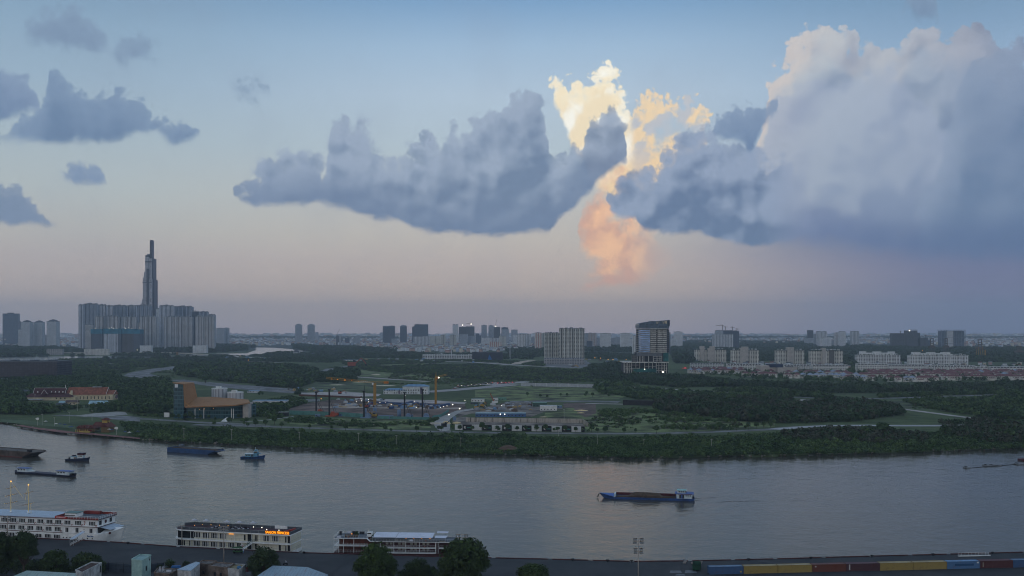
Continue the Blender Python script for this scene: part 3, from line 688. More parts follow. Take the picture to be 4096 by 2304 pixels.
KEEP.append([tuple(gd('u8',x,y,LAND)[:2]) for x,y in ((430,1090),(2050,1085),(2080,1215),(1880,1235),(1350,1265),(950,1275),(430,1225))])
KEEP.append([tuple(gd('w8',x,y,LAND)[:2]) for x,y in ((320,560),(1450,520),(1480,680),(320,690))])
KEEP.append([tuple(gd('u7',x,y,LAND)[:2]) for x,y in ((250,860),(2180,890),(2180,960),(250,945))])
KEEP.append([tuple(gd('w5',x,y,LAND)[:2]) for x,y in ((1100,1100),(2000,1100),(2000,1260),(1100,1260))])
# ================================================================ woods and scrub that read as one mass
LA = leafmat('leaf_dark',(0.027,0.054,0.022),(0.046,0.082,0.032),(0.014,0.029,0.014))
LB = leafmat('leaf_mid',(0.050,0.096,0.030),(0.085,0.135,0.045),(0.028,0.055,0.020))
LC = leafmat('leaf_olive',(0.050,0.056,0.036),(0.066,0.072,0.046),(0.028,0.034,0.022))
LD = leafmat('leaf_far',(0.036,0.055,0.034),(0.05,0.072,0.042),(0.024,0.038,0.026),sc=0.01,sc2=0.08)
def wood(name,v,pts,spacing,r,h,k,mats_,label,z=LAND,leaf=0.30,dens=1.0,nscale=0.02):
    h *= 0.72 if name != 'tree_belt' else 0.8
    if name == 'woodland': r *= .68; spacing *= .8; dens *= .9; leaf = .24; k = int(k*1.2)
    elif name == 'marsh_scrub': r *= .7; spacing *= .8
    q = scatter(v,pts,spacing)
    if not len(q): return
    nn = np.array([mnoise.noise(Vector((a*nscale,b*nscale,1.7))) for a,b in q])
    q = q[nn > (1-dens)*1.1-0.6]; nn = nn[nn > (1-dens)*1.1-0.6]
    c = np.concatenate([q,np.full((len(q),1),z)],1)
    sz = RNG.uniform(0.65,1.35,len(q))*(1+0.45*nn)
    V = clumps(c,r*sz,h*sz,k,leaf)
    mi = np.repeat(RNG.integers(0,len(mats_),len(q)),k)
    return mesh_quads(name,V,mats_,mi,label=label,cat='vegetation',kind='stuff')
# river belt of the far bank
belt = [(335,1099),(420,1109),(600,1119),(800,1129),(1000,1138),(1300,1144),(1600,1152),(1850,1146),(2200,1140),(2600,1127),(2800,1118),
        (2800,1085),(2576,1085),(2300,1092),(2200,1080),(2000,1079),(1960,1092),(1480,1098),(1150,1096),(900,1088),(640,1076),(400,1064),(300,1062)]
wood('riverside_scrub','g',belt,2.6,1.7,2.9,36,[LB,LB,LA],'dense green scrub along the far river bank',dens=0.97,leaf=.2)
wood('riverside_scrub','g',belt,9.0,2.3,5.4,80,[LA,LB,LB],'taller bushes standing in the scrub of the far river bank',leaf=.17,dens=0.45,nscale=0.012)
wood('reed_bed','g',[(1960,1094),(2010,1079),(2180,1080),(2230,1090),(2330,1098),(2330,1115),(2200,1118),(2000,1112)],3.4,2.2,6.0,30,[LC,LC,LA],'brownish tall reeds on the right part of the far bank',dens=0.95)
wood('reed_bed','g',[(2360,1062),(2480,1058),(2640,1070),(2640,1120),(2480,1118),(2400,1100)],3.6,2.4,7.0,30,[LC,LA],'brownish reeds and bushes above the far bank near a landing',dens=0.95)
# woods
wood('woodland','g',[(-60,958),(60,950),(330,955),(425,985),(432,1030),(400,1042),(330,1040),(290,1018),(150,1020),(60,1008),(-60,1000)],6.0,4.2,8.5,44,[LA,LA,LB],'dark trees around the church')
wood('woodland','g',[(-60,1000),(60,1008),(300,1018),(330,1040),(250,1042),(180,1035),(100,1045),(0,1042),(-60,1040)],6.0,4.0,8.0,50,[LA,LB],'dark trees between the church and the river',dens=0.8)
wood('woodland','g',[(435,925),(560,915),(735,922),(822,938),(812,955),(740,980),(660,968),(560,960),(450,945)],8.0,6.5,10,40,[LA,LB,LD],'dark wood behind the orange roofed building',dens=0.95)
wood('woodland','g',[(760,935),(850,932),(900,940),(905,955),(850,965),(790,960)],8.0,6.5,10,40,[LA],'dark grove left of the yellow tower crane')
wood('woodland','g',[(148,905),(300,900),(430,905),(500,915),(430,925),(340,925),(320,945),(440,960),(430,985),(330,955),(150,950)],9.0,5.0,6,30,[LB,LD],'scattered bushes on the marsh behind the church',dens=0.62)
wood('woodland','g',[(300,940),(330,950),(430,960),(430,1000),(300,965),(148,955),(150,940)],6.5,4.5,8,40,[LA,LB],'dark bushes beside the bare road junction',dens=0.95)
wood('marsh_scrub','g',[(840,905),(1150,905),(1400,912),(1500,925),(1560,940),(1560,962),(1350,958),(1100,950),(900,930)],9.0,5.0,3.2,22,[LB,LD],'low green scrub on the wide marsh',dens=0.72)
wood('woodland','g',[(1480,925),(1560,915),(1690,947),(1740,951),(1800,959),(1900,967),(2100,973),(2250,974),(2400,971),(2650,966),(2650,990),(2350,985),(2100,990),(1900,972),(1700,975),(1500,955)],8.0,6.0,9,36,[LA,LA,LD],'dark wood in front of the red roofed villas')
wood('woodland','g',[(1490,972),(1580,965),(1640,985),(1900,980),(2100,1000),(2100,1012),(1800,1004),(1600,1005),(1560,995),(1510,990)],7.0,5.0,7,40,[LA,LB],'dark bushes at the end of the meadow',dens=0.92)
wood('woodland','g',[(1640,1018),(1680,1002),(1900,1005),(2120,1012),(2262,1024),(2270,1045),(2150,1060),(2000,1066),(1850,1060),(1720,1040),(1650,1032)],6.0,4.6,8.5,50,[LA,LC,LA],'dark wood in the bend of the riverside road',dens=.85)
wood('woodland','g',[(2200,1000),(2400,990),(2650,985),(2650,1060),(2480,1052),(2300,1022),(2270,1010)],6.5,4.5,6.5,40,[LB,LA],'mixed bushes right of the bend',dens=0.8)
wood('woodland','g',[(1500,1035),(1640,1035),(1850,1062),(2000,1072),(1900,1082),(1600,1083),(1500,1075)],8.0,3.0,4.0,30,[LB],'scattered bushes on the light meadow',dens=0.30)
wood('marsh_scrub','g',[(1120,1062),(1190,1060),(1330,1075),(1480,1090),(1480,1085),(1100,1080)],7.0,2.2,2.4,24,[LB],'weeds beside the hoarding',dens=0.5)
wood('marsh_scrub','g',[(740,1050),(1100,1052),(1120,1072),(900,1075),(700,1060),(640,1062)],4.5,2.2,2.2,22,[LB,LA],'weeds between the building site and the riverside road',dens=0.75)
wood('garden_shrubs','g',[(640,1015),(740,1000),(770,1010),(760,1040),(700,1058),(630,1045)],5.5,3.0,4.5,36,[LA,LB],'garden bushes right of the orange roofed building',dens=0.8)
wood('garden_shrubs','g',[(425,1045),(480,1052),(620,1055),(640,1062),(420,1052),(330,1045)],4.0,1.6,2.6,26,[LA,LB],'hedges in front of the orange roofed building',dens=0.9)
wood('woodland','g',[(640,965),(760,985),(830,985),(780,1000),(650,995)],7.0,4.5,6,36,[LA],'dark bushes beside the embankment',dens=0.7)
# belts of trees in front of and between the far towns
for nm,pts,s,h,lb in [
    ('tree_belt',[(-80,900),(60,896),(150,897),(300,894),(480,893),(500,903),(300,905),(145,905),(-80,905)],12,11,'tree belt along the far river channel'),
    ('tree_belt',[(-80,872),(100,874),(190,880),(215,886),(100,892),(-80,893)],14,12,'trees in front of the domed towers'),
    ('tree_belt',[(345,882),(540,882),(545,887),(345,888)],14,14,'trees at the foot of the tall cluster'),
    ('tree_belt',[(545,868),(640,872),(650,881),(560,886),(540,880)],16,12,'wood beside the bright water'),
    ('tree_belt',[(735,868),(810,872),(1000,880),(990,885),(800,884),(745,882)],16,11,'trees across the bright water'),
    ('tree_belt',[(800,888),(1000,890),(1150,893),(1320,896),(1340,903),(1100,903),(900,900),(640,893),(650,888)],15,8,'long tree belt before the low town'),
    ('tree_belt',[(1270,880),(1370,878),(1372,895),(1340,900),(1290,895)],14,13,'trees beside the beige towers'),
    ('tree_belt',[(1470,873),(1605,876),(1605,888),(1470,884)],14,15,'wood between the beige towers and the unfinished tower'),
    ('tree_belt',[(1690,862),(1790,858),(1810,866),(1740,880),(1742,915),(1700,915),(1690,890)],14,12,'trees right of the unfinished tower'),
    ('tree_belt',[(2125,872),(2160,872),(2260,876),(2440,878),(2650,880),(2650,905),(2440,905),(2430,890),(2300,880),(2165,885),(2155,925),(2125,925)],14,11,'trees between the villas and the harbour'),
    ('tree_belt',[(1760,858),(1900,860),(2050,862),(2130,868),(2130,873),(1900,872),(1780,868)],18,11,'dark trees behind the beige flats'),
    ('tree_belt',[(1745,872),(2130,874),(2130,892),(2160,900),(2160,908),(1740,908)],13,8,'dark trees between the flats and the white tower'),
    ('tree_belt',[(2160,880),(2440,882),(2650,885),(2650,912),(2160,908)],13,8,'dark trees around the white balconied blocks'),
    ('tree_belt',[(430,893),(830,893),(900,903),(830,912),(560,913),(430,910)],13,5,'scrub on the marsh beyond the dark wood'),
    ('tree_belt',[(1340,880),(1372,880),(1480,890),(1600,893),(1600,905),(1480,903),(1380,903)],14,5,'scrub around the big beige pair'),
    ('tree_belt',[(560,848),(760,850),(1000,851),(1000,854),(560,853)],40,14,'far flat woods toward the horizon'),
    ('tree_belt',[(1700,847),(1800,848),(2576,850),(2576,853),(1700,853)],40,14,'far flat woods on the right')]:
    far = s > 20; s *= .9
    wood(nm,'g',pts,s,s*0.5,h,26 if far else 30,[LD,LA] if not far else [LD],lb,leaf=0.34,dens=0.75 if not far else 0.6,nscale=0.008)

wood('garden_trees','g',[(1740,912),(1900,925),(2140,930),(2600,922),(2600,958),(2250,962),(2100,962),(1900,955),(1800,946),(1740,940)],15,3.4,9,50,[LA,LB],'garden trees between the villas',leaf=.2,dens=.8)

for pts in ([(1000,930),(1300,925),(1500,940),(1480,970),(1200,975),(960,965)],[(1470,1015),(1640,1030),(1850,1065),(1900,1078),(1480,1080)],[(820,925),(1100,905),(1350,915),(1400,930),(1100,940)],[(700,1050),(1100,1050),(1100,1072),(720,1065)],[(2250,985),(2576,1000),(2576,1040),(2300,1030)],[(170,915),(420,905),(440,950),(170,950)]):
    wood('meadow_tufts','g',pts,6.5,1.6,1.6,16,[LB,LC,LB],'rough tufts and weeds dotted over the meadows',leaf=.3,dens=.62,nscale=.03)
# ================================================================ the skyline
FA = dict(
 grey=facade('facade_grey','a6aeb8','3a4450',3.3,4.2,0.55,0.5),
 cluster=facade('facade_cluster','bcc4d0','303a48',3.4,5.2,0.5,0.5,band=(15.0,0.16,'454d58'),lit=0.0),
 clusterw=facade('facade_cluster_warm','b6babf','3a3e44',3.4,4.6,0.5,0.5,band=(13.0,0.12,'534c48'),lit=0.0),
 cluster2=facade('facade_cluster_shade','828e9f','2c3644',3.4,5.2,0.5,0.5,band=(15.0,0.2,'a4aebc')),  # darker copy of the cluster facade, shade put into its colour
 dome=facade('facade_domed','bcc4cc','3c4650',3.3,3.6,0.45,0.5),
 white=facade('facade_white','d0d4d8','3a444e',3.2,3.6,0.42,0.42),
 whitev=facade('facade_white_vertical','c6cace','5c6672',3.2,6.5,0.40,0.92),
 whiteslab=facade('facade_white_storeys','c2c5c8','4b535c',3.4,60.0,1.0,0.45),
 glass=facade('facade_glass','5d6a7a','4a5a6c',4.0,3.0,0.85,0.8,rough=0.15),
 dark=facade('facade_dark','505b69','2f3844',3.4,4.0,0.55,0.55),
 concrete=facade('facade_bare_concrete','5c6066','20252b',3.5,4.6,0.75,0.7),
 beige=facade('facade_beige','c6c8c2','25292b',3.3,4.6,0.46,0.56,band=(27.6,0.12,'7c7e7a')),
 flats=facade('facade_cream_flats','cac8c0','303334',3.2,6.0,0.55,0.5,band=(30.0,0.08,'dedcd4')),
 flats2=facade('facade_white_flats','d8dadc','2a3036',3.3,6.2,0.62,0.52),
 redw=facade('facade_red_stripes','d2cfc8','70757a',3.2,3.6,0.4,0.4,band=(9.0,0.30,'a05a52')),
 orange=facade('facade_orange','a89a92','565a60',3.3,4.2,0.45,0.45,band=(12.0,0.3,'b0b4ba')),
 podium=facade('facade_podium','9b9c9e','4a4e54',4.0,6.0,0.6,0.5),
 row=facade('facade_row_houses','d6d6d2','484b50',3.3,3.4,0.5,0.5),
 frame=facade('facade_concrete_frame','9a9894','2a2a2a',4.2,6.8,0.84,0.82))
ROOF = mat('roof_slab','7f858c',0.9); ROOFD = mat('roof_dark','4a525c',0.9); ROOFW = mat('roof_white','b4b8bc',0.8)
NET = mat('teal_netting','2e6f86',0.9,var=0.2,vs=0.05); NETD = mat('green_netting','1e5c5a',0.9,var=0.3,vs=0.1)
CRANE = mat('crane_steel','5a5450',0.7,var=0.0); YEL = mat('crane_yellow','a07c38',0.6,var=0.1,vs=0.3)
def lampmat(name,c,e): return mat(name,c,0.5,var=0,emit=c,es=e)
L_WHITE = lampmat('lamp_white','fff4e0',3.0); L_WARM = lampmat('lamp_warm','ffb45a',2.2); L_RED = lampmat('lamp_red','ff2a20',2); L_ORANGE = lampmat('lamp_orange','ff9a28',2)

def foot(w,d,n,k,side=True):
    """plan of a tower whose long faces step in and out n times by k metres"""
    p = []
    for i in range(n*2+1):
        pass
    xs = [-w/2+w*i/(2*n+1) for i in range(2*n+2)]
    fr = []
    for i in range(2*n+1):
        y = 0 if i % 2 == 0 else k
        fr += [(xs[i],y),(xs[i+1],y)]
    bk = [(x,d-y) for x,y in fr][::-1]
    return fr+bk
def tower(v,x0,x1,yt,D,m,label,rot=0.0,dr=0.7,n=2,k=1.6,crown='box',cat='tower',name='residential_tower',pod=0,group=None,steps=(),z0=LAND,roofm=None,yb=None):
    X0,X1 = hx(v,x0,D),hx(v,x1,D); W_ = X1-X0; zt = hz(v,yt,D); a = math.radians(rot)
    w = W_/(math.cos(a)+dr*abs(math.sin(a))); d = w*dr
    t = thing(name,label,cat,((X0+X1)/2,D,z0),a,group); H = zt-z0
    ch = {'box': 0.035,'twin': 0.045,'none': 0,'dome': 0.075,'slope': 0.05,'jag': 0.04}[crown]*H; H -= ch
    mb = MB(); mb.prism(foot(w,d,n,min(k,w*0.08)),0,H); mb.build('wall',FA[m] if isinstance(m,str) else m,t)
    rm = roofm or ROOF; mb = MB()
    mb.prism([(p[0]*1.01,p[1]) for p in foot(w,d,n,min(k,w*0.08))],H,H+min(1.2,ch*0.4+0.2))
    if crown == 'box': mb.box(-w*.22,w*.16,d*.25,d*.7,H+.5,H+ch)
    elif crown == 'twin':
        mb.box(-w*.42,-w*.12,d*.1,d*.8,H+.5,H+ch); mb.box(w*.1,w*.4,d*.1,d*.8,H+.5,H+ch*.8)
    elif crown == 'jag':
        for i in range(5): mb.box(-w*.46+w*.19*i,-w*.46+w*.19*i+w*.12,d*.05,d*.8,H+.3,H+ch*(0.6+0.4*((i*7) % 3)/2))
    elif crown == 'dome':
        P8 = lambda s,y=0: [(math.cos(q)*w*.5*s,d*.5+math.sin(q)*d*.5*s) for q in [math.pi*(.25*i+.125) for i in range(8)]]
        mb.prism(P8(1.02),H+.3,H+ch*.45,P8(.86)); mb.prism(P8(.86),H+ch*.45,H+ch*.8,P8(.55)); mb.prism(P8(.3),H+ch*.8,H+ch)
    mb.build('roof',rm,t)
    for (sx0,sx1,sh) in steps:      # lower wings in front: shares of the width, share of the height
        mb = MB(); mb.prism(foot((sx1-sx0)*w,d*.4,1,1.0),0,H*sh,None)
        o = mb.build('wing',FA[m] if isinstance(m,str) else m,t); o.location = ((sx0+sx1-1)/2*w,-d*.36,0)
    if pod:
        mb = MB(); mb.box(-w*.62,w*.62,-d*.3,d*1.2,0,pod); mb.build('podium',FA['podium'],t)
    return t
T = tower
# far left
T('v1',28,186,903,5200,'glass','wide flat topped dark glass slab, the leftmost tall building',rot=6,n=0,crown='box',dr=.3,name='office_slab',cat='office building',roofm=ROOFD)
T('v1',178,216,988,5500,'dark','narrow dark tower squeezed behind the glass slab and the first domed tower',crown='dome',n=0,roofm=ROOFD)
T('v1',186,214,1072,4560,'dome','low wing tower left of the first domed tower',n=0)
T('v1',215,305,980,4500,'dome','pale tower with dark domed roof nearest the glass slab',crown='dome',n=1,dr=.9,roofm=ROOFD)
T('v1',305,352,1032,4600,'dome','flat topped block between two domed towers',n=0)
T('v1',346,430,983,4540,'dome','middle one of the three domed pale towers',crown='dome',n=1,dr=.9,roofm=ROOFD)
T('v1',430,480,1135,4700,'grey','low grey block between the second and third domed towers',n=0)
T('v1',480,578,972,4480,'dome','domed tower standing apart on the right of its three neighbours',crown='dome',n=1,dr=.9,roofm=ROOFD)
T('v1',576,602,1043,4560,'dome','narrow side tower attached right of the last domed tower',n=0)
# the tall cluster
CG = 'towers of the tall riverside cluster'
CL = [(808,862,812,4080,'cluster',8,0,'tall slim tower at the left end of the cluster'),(858,1004,801,4000,'cluster',4,3,'broad tall tower second from the cluster left end'),
      (1004,1092,812,4150,'cluster',-6,2,'tall tower third from the cluster left end'),(1088,1162,822,4240,'cluster',-4,1,'tall tower before the cluster roofline dips'),
      (1162,1298,818,4120,'cluster',5,3,'wide tall tower right of the roofline dip'),(1294,1412,820,4180,'cluster',-5,2,'tall tower left of the one before the skyscraper'),
      (1408,1556,815,4060,'cluster',4,3,'pale wide tower standing in front of the skyscraper foot'),(1608,1642,852,4260,'white',0,0,'slim pale tower right of the skyscraper gap'),
      (1638,1790,819,4080,'cluster',5,3,'broad tall tower first right of the gap'),(1784,1976,828,4140,'cluster',-4,4,'wide tower with stepped roof right of the gap'),
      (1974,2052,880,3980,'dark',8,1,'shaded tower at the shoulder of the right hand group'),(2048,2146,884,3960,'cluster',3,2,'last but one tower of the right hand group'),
      (2142,2218,914,3930,'cluster',-6,2,'lowest tower at the right end of the cluster')]
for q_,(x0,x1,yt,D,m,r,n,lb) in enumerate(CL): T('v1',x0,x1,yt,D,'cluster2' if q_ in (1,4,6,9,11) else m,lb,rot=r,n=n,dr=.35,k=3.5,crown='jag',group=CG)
CF = [(978,1060,930,3860,'clusterw',1,'short warm grey tower in front at the cluster left'),(1058,1216,928,3880,'clusterw',3,'warm grey mid height block above the netting left part'),
      (1214,1404,936,3900,'clusterw',3,'warm grey mid height block above the netting right part'),(1400,1456,1000,3910,'clusterw',0,'small warm block at the netting right end'),
      (1440,1606,931,3850,'clusterw',3,'warm grey front block below the skyscraper'),(1688,1976,934,3860,'clusterw',5,'long warm grey front block of the right hand group')]
for x0,x1,yt,D,m,n,lb in CF: T('v1',x0,x1,yt,D,m,lb,rot=2,n=n,dr=.22,k=3.0,crown='jag',group='warm grey blocks in front of the cluster')
T('v1',2010,2206,930,3830,'clusterw','warm grey front block at the far right of the cluster',rot=-3,n=3,dr=.2,k=3,crown='twin',group='warm grey blocks in front of the cluster')
T('v1',2228,2308,1058,5500,'grey','left one of the pair right of the cluster',crown='jag',n=2)
T('v1',2304,2355,1056,5560,'grey','right one of the pair right of the cluster',crown='box',n=1)
T('v1',878,956,1016,3800,'whiteslab','slim white building with storey lines before the cluster',n=0,dr=.6,rot=6)
# netted building site block
t = thing('tower_under_construction','wide unfinished block wrapped in a teal netting band before the cluster','building site',(hx('v1',1188,3700),3700,LAND),0)
for i,(x0,x1,y0,m) in enumerate([(935,1055,1072,'dark'),(1055,1215,1068,'cluster'),(1215,1250,1066,'dark'),(1250,1372,1070,'concrete'),(1372,1440,1076,'dark')]):
    a,b = hx('v1',x0,3700)-t.location.x,hx('v1',x1,3700)-t.location.x; z1 = hz('v1',y0,3700)-LAND; z2 = hz('v1',1126,3700)-LAND
    o = MB().box(a+.5,b-.5,(i % 2)*4,40,0,z2+2).build('wall',FA[m],t); o = MB().box(a,b-.3,-1.5+(i % 2)*4,41,z2+2,z1).build('netting',NET,t)
for x in (980,1112,1128,1150,1170,1205,1283,1290,1320,1355,1437):
    mb = MB(); mb.ball((hx('v1',x,3695)-t.location.x,-4,hz('v1',1062+R.uniform(-3,8),3700)-LAND),1.1 if x in (1170,1290) else .6,6,4); mb.build('lamp',L_WHITE,t)
# the skyscraper: stacked square tubes of many heights
t = thing('skyscraper','very tall stepped skyscraper with a thin spire above the cluster','skyscraper',(hx('v1',1532,4267),4267,LAND),math.radians(0))
SKY_P = facade('facade_skyscraper_pale','b6b8c0','8a8e98',4.2,6.0,0.8,0.6,slab='55565c',stain=.1)
SKY_D = facade('facade_skyscraper_dark','3b4658','2c3646',4.2,3.0,0.85,0.85,rough=.2)  # dark glass; side light also put into pale left and dark right shafts
def zt(y): return hz('v1',y,4267)-LAND
def xx(x): return hx('v1',x,4267)-t.location.x
for x0,x1,y0,y1,z,m in [(1446,1524,12,50,800,SKY_P),(1456,1520,6,50,765,SKY_P),(1469,1520,2,46,540,SKY_P),(1483,1520,0,44,483,SKY_P),(1499,1534,-4,40,330,SKY_P),
                          (1516,1541,-7,36,450,SKY_D),(1538,1567,-3,44,345,SKY_P),(1562,1576,1,42,344,SKY_D),(1536,1572,-5.5,38,560,SKY_P),(1570,1588,2,44,562,SKY_D),(1536,1590,4,48,852,SKY_D)]:
    MB().box(xx(x0),xx(x1),y0,y1,0,zt(z)).build('shaft',m,t)
MB().box(xx(1500.5),xx(1533),-3,38,zt(330)+.1,zt(311)).build('crown',SKY_D,t)
MB().box(xx(1512),xx(1530),2,20,zt(311),zt(297)).build('crown',SKY_P,t)
mb = MB(); mb.box(xx(1536),xx(1561),8,30,zt(345),zt(160)); mb.box(xx(1539),xx(1558),10,28,zt(160),zt(152)); mb.tube((xx(1550),18,zt(152)),(xx(1550),18,zt(138)),.9,5,.3); mb.build('spire',SKY_D,t)
for y in (372,380,590,770):
    MB().box(xx(1468 if y > 400 else 1498),xx(1568),-6.6,-5.6,zt(y+5),zt(y)).build('plant_floor',SKY_D,t)
mb = MB(); mb.ball((xx(1550),18,zt(146)),.8,6,4); mb.build('beacon',L_WHITE,t)
# low buildings on the near bank of the channel
T('v1',866,980,1280,3330,'row','long low white building by the channel, left half',n=2,dr=.3,crown='none',name='low_building',cat='building')
T('v1',978,1116,1276,3300,'row','long low white building by the channel, right half with gallery',n=3,dr=.3,crown='none',name='low_building',cat='building')
T('v1',480,640,1278,3330,'podium','pale hall with a long canopy at the channel bank',n=0,dr=.3,crown='none',name='low_building',cat='building')
T('v1',1440,1560,1240,3600,'white','white low podium with clutter at the skyscraper foot',n=2,dr=.4,crown='box',name='low_building',cat='building')
T('v1',1985,2128,1242,3620,'white','pale low podium at the foot of the right hand group',n=2,dr=.4,crown='none',name='low_building',cat='building')
# centre
T('w3',125,262,408,5900,'grey','left of the two identical rounded towers standing alone',rot=14,crown='dome',n=2,dr=.8)
T('w3',338,478,410,5950,'grey','right of the two identical rounded towers standing alone',rot=14,crown='dome',n=2,dr=.8)
T('w3',476,528,548,7600,'grey','faint block behind the right one of the twin towers',n=0)
T('w3',835,888,608,5500,'concrete','dark unfinished block with a thin luffing crane on top',n=0,crown='box',roofm=ROOFD)
T('w3',886,918,618,5450,'whitev','pale strip tower beside the dark unfinished block',n=0)
T('w3',918,946,635,5600,'dark','small dark block right of the pale strip tower',n=0)
T('w3',985,1060,645,5700,'dark','short grey block in the low town',n=1)
T('w3',1120,1168,662,5700,'grey','short pale block left of a rounder one',n=0)
T('w3',1164,1240,608,5650,'grey','rounded short tower among low houses',crown='dome',n=1)
T('w3',1585,1640,557,7600,'grey','faint far block left of the broad dark tower',n=0)
T('w3',1633,1745,440,5600,'dark','broad dark tower, left half',rot=4,n=2,crown='jag',dr=.5)
T('w3',1742,1842,437,5560,'dark','broad dark tower, right half',rot=-4,n=2,crown='jag',dr=.5)
T('w3',1933,2043,428,5600,'dark','single narrow dark tower with a peaked top',crown='dome',n=1)
T('w3',2140,2200,450,5640,'dark','left shoulder of the widest dark tower',n=1)
T('w3',2180,2330,408,5600,'dark','widest dark tower, tall left part',n=3,crown='jag',dr=.4)
T('w3',2326,2414,410,5560,'dark','widest dark tower, right part',n=1,crown='jag',dr=.6)
T('w3',1785,1870,660,5200,'grey','small pale block before the broad dark tower',n=1)
T('w3',2218,2318,780,4300,'beige','small cream block with one big dark opening',n=0,crown='none')
T('w3',1740,1880,790,4500,'redw','low block with reddish front in the town',n=1,crown='none')
T('w3',1884,1990,760,4700,'row','low pale block with dark window rows in the town',n=1,crown='box')
T('w3',1172,1276,748,4900,'orange','low pinkish block in the middle of the town',n=0,crown='none')
T('w4',-196,-40,452,4900,'whitev','left part of the long pale slab with vertical lines',n=3,dr=.3,crown='jag')
T('w4',-42,90,452,4850,'whitev','middle part of the long pale slab with vertical lines',n=2,dr=.3,crown='none')
T('w4',88,270,450,4800,'beige','right part of the long pale slab',n=3,dr=.3,crown='none')
T('w4',268,350,424,4760,'beige','capped cream tower at the end of the long slab',n=1,crown='box',roofm=ROOFD)
T('w4',362,425,515,6200,'grey','faint grey block between two cream towers',n=0)
T('w4',428,538,424,4760,'beige','capped cream tower standing alone',n=1,crown='box',roofm=ROOFD)
T('w4',473,572,240,5600,'white','tallest white tower left of the dark double crane building',n=1,crown='twin',dr=.5)
T('w4',583,702,290,5450,'concrete','dark unfinished tower under cranes, left half',n=2,crown='none',roofm=ROOFD)
T('w4',700,847,282,5400,'concrete','dark unfinished tower under cranes, right half',n=2,crown='none',roofm=ROOFD)
T('w4',590,734,410,5050,'grey','pale block in front of the dark crane building',n=2)
T('w4',730,862,440,5080,'grey','lower pale block right in front of the dark crane building',n=2)
T('w4',870,932,396,5200,'dark','dark slim block with rounded top',n=0,crown='dome')
T('w4',930,964,432,5250,'dark','small step right of the dark slim block',n=0)
T('w4',968,1062,253,5600,'grey','first of the row of slender bluish towers',n=1,dr=.5)
T('w4',1090,1180,256,5620,'grey','second of the row of slender bluish towers',n=1,dr=.5)
T('w4',1180,1292,290,5500,'concrete','dark topped tower carrying a luffing crane',n=1,crown='none',roofm=ROOFD)
T('w4',1312,1428,292,5700,'dark','dark topped bluish tower behind a paler one',n=0,crown='box',roofm=ROOFD)
T('w4',1318,1443,332,5500,'grey','bluish tower right of the luffing crane',n=1,crown='none')
T('w4',1480,1592,333,5500,'grey','bluish tower standing alone before the beige group',n=1,crown='jag')
T('w4',1514,1592,420,5000,'white','pale block in front of the lone bluish tower',n=1)
T('w4',966,1120,478,4750,'white','low whitish slab, left part',n=2,crown='none')
T('w4',1118,1272,480,4700,'whitev','low whitish slab, right part',n=2,crown='none')
T('w4',1276,1392,445,4600,'beige','cream mid height tower behind the red striped blocks',n=1)
T('w4',1100,1206,545,4200,'redw','left of the two white blocks with red stripes',n=1,crown='none',dr=.5)
T('w4',1206,1316,545,4180,'redw','right of the two white blocks with red stripes',n=1,crown='none',dr=.5)
T('w4',1586,1722,408,4400,'flats2','white tower with dark balcony columns',n=2,crown='jag',dr=.5)
T('w4',1720,1815,406,4450,'flats2','bluish side tower next to the balcony columned one',n=1,crown='box',dr=.5)
T('w4',1820,1892,470,5100,'grey','short bluish block before the beige group',n=1)
T('w4',1884,2002,380,3900,'redw','beige tower with one red stripe',n=1,crown='box',dr=.5)
T('w4',2004,2062,392,3950,'beige','beige tower squeezed beside the biggest beige pair',n=0,crown='box')
T('w4',515,570,618,4300,'white','small white house block with blank side',n=0,crown='none')
T('w4',845,895,660,4000,'beige','small cream block above the dark shed',n=0,crown='none')
# the big beige pair
t = T('v4',596,722,188,2560,'beige','lower left block of the big beige pair on a grey podium',n=4,dr=.5,k=3.0,crown='jag',rot=3)
t = T('v4',720,942,148,2520,'beige','taller right block of the big beige pair on a grey podium',n=6,dr=.45,k=3.5,crown='jag',rot=-3)
t = T('v4',596,938,416,2440,'podium','grey podium under the big beige pair',n=3,dr=.5,k=2,crown='none',name='podium_building',cat='building')
# right of it
T('w5',414,492,430,4300,'grey','pale tower just right of the big beige pair',n=1)
T('w5',490,640,424,4250,'orange','tower with a pinkish side and a dark recess',n=2,crown='twin')
T('w5',460,562,578,4000,'dark','low dark fronted block before the pinkish tower',n=1,crown='none')
T('w5',606,702,520,4350,'grey','shorter pinkish grey tower',n=1)
T('w5',706,906,430,4050,'white','left of the two equal white towers',n=3,dr=.4,crown='box')
T('w5',884,1000,520,4700,'grey','grey hazy block between the white towers, left',n=1,crown='twin')
T('w5',996,1086,500,4650,'grey','grey hazy block between the white towers, right',n=1,crown='twin')
T('w5',1085,1266,428,4050,'white','right of the two equal white towers',n=3,dr=.4,crown='box')
T('w5',1264,1314,540,4200,'white','low white block right of the second white tower',n=0)
T('w5',1312,1392,472,3500,'flats2','white tower with dark flank left of the unfinished tower',n=1,dr=.5)
T('w5',1390,1440,478,3560,'flats2','white tower partly hidden by the unfinished tower',n=0,dr=.8)
T('w5',2004,2022,420,3400,'dark','thin dark slab showing behind the unfinished tower',n=0,crown='none')
T('w5',2094,2250,400,4600,'white','hazy white slab with a lamp on its roof',n=1,crown='box',dr=.5)
T('w5',2026,2146,540,4550,'white','lower front of the hazy white slab',n=0,crown='none')
T('w5',2142,2232,544,4500,'white','lower right front of the hazy white slab',n=0,crown='none')
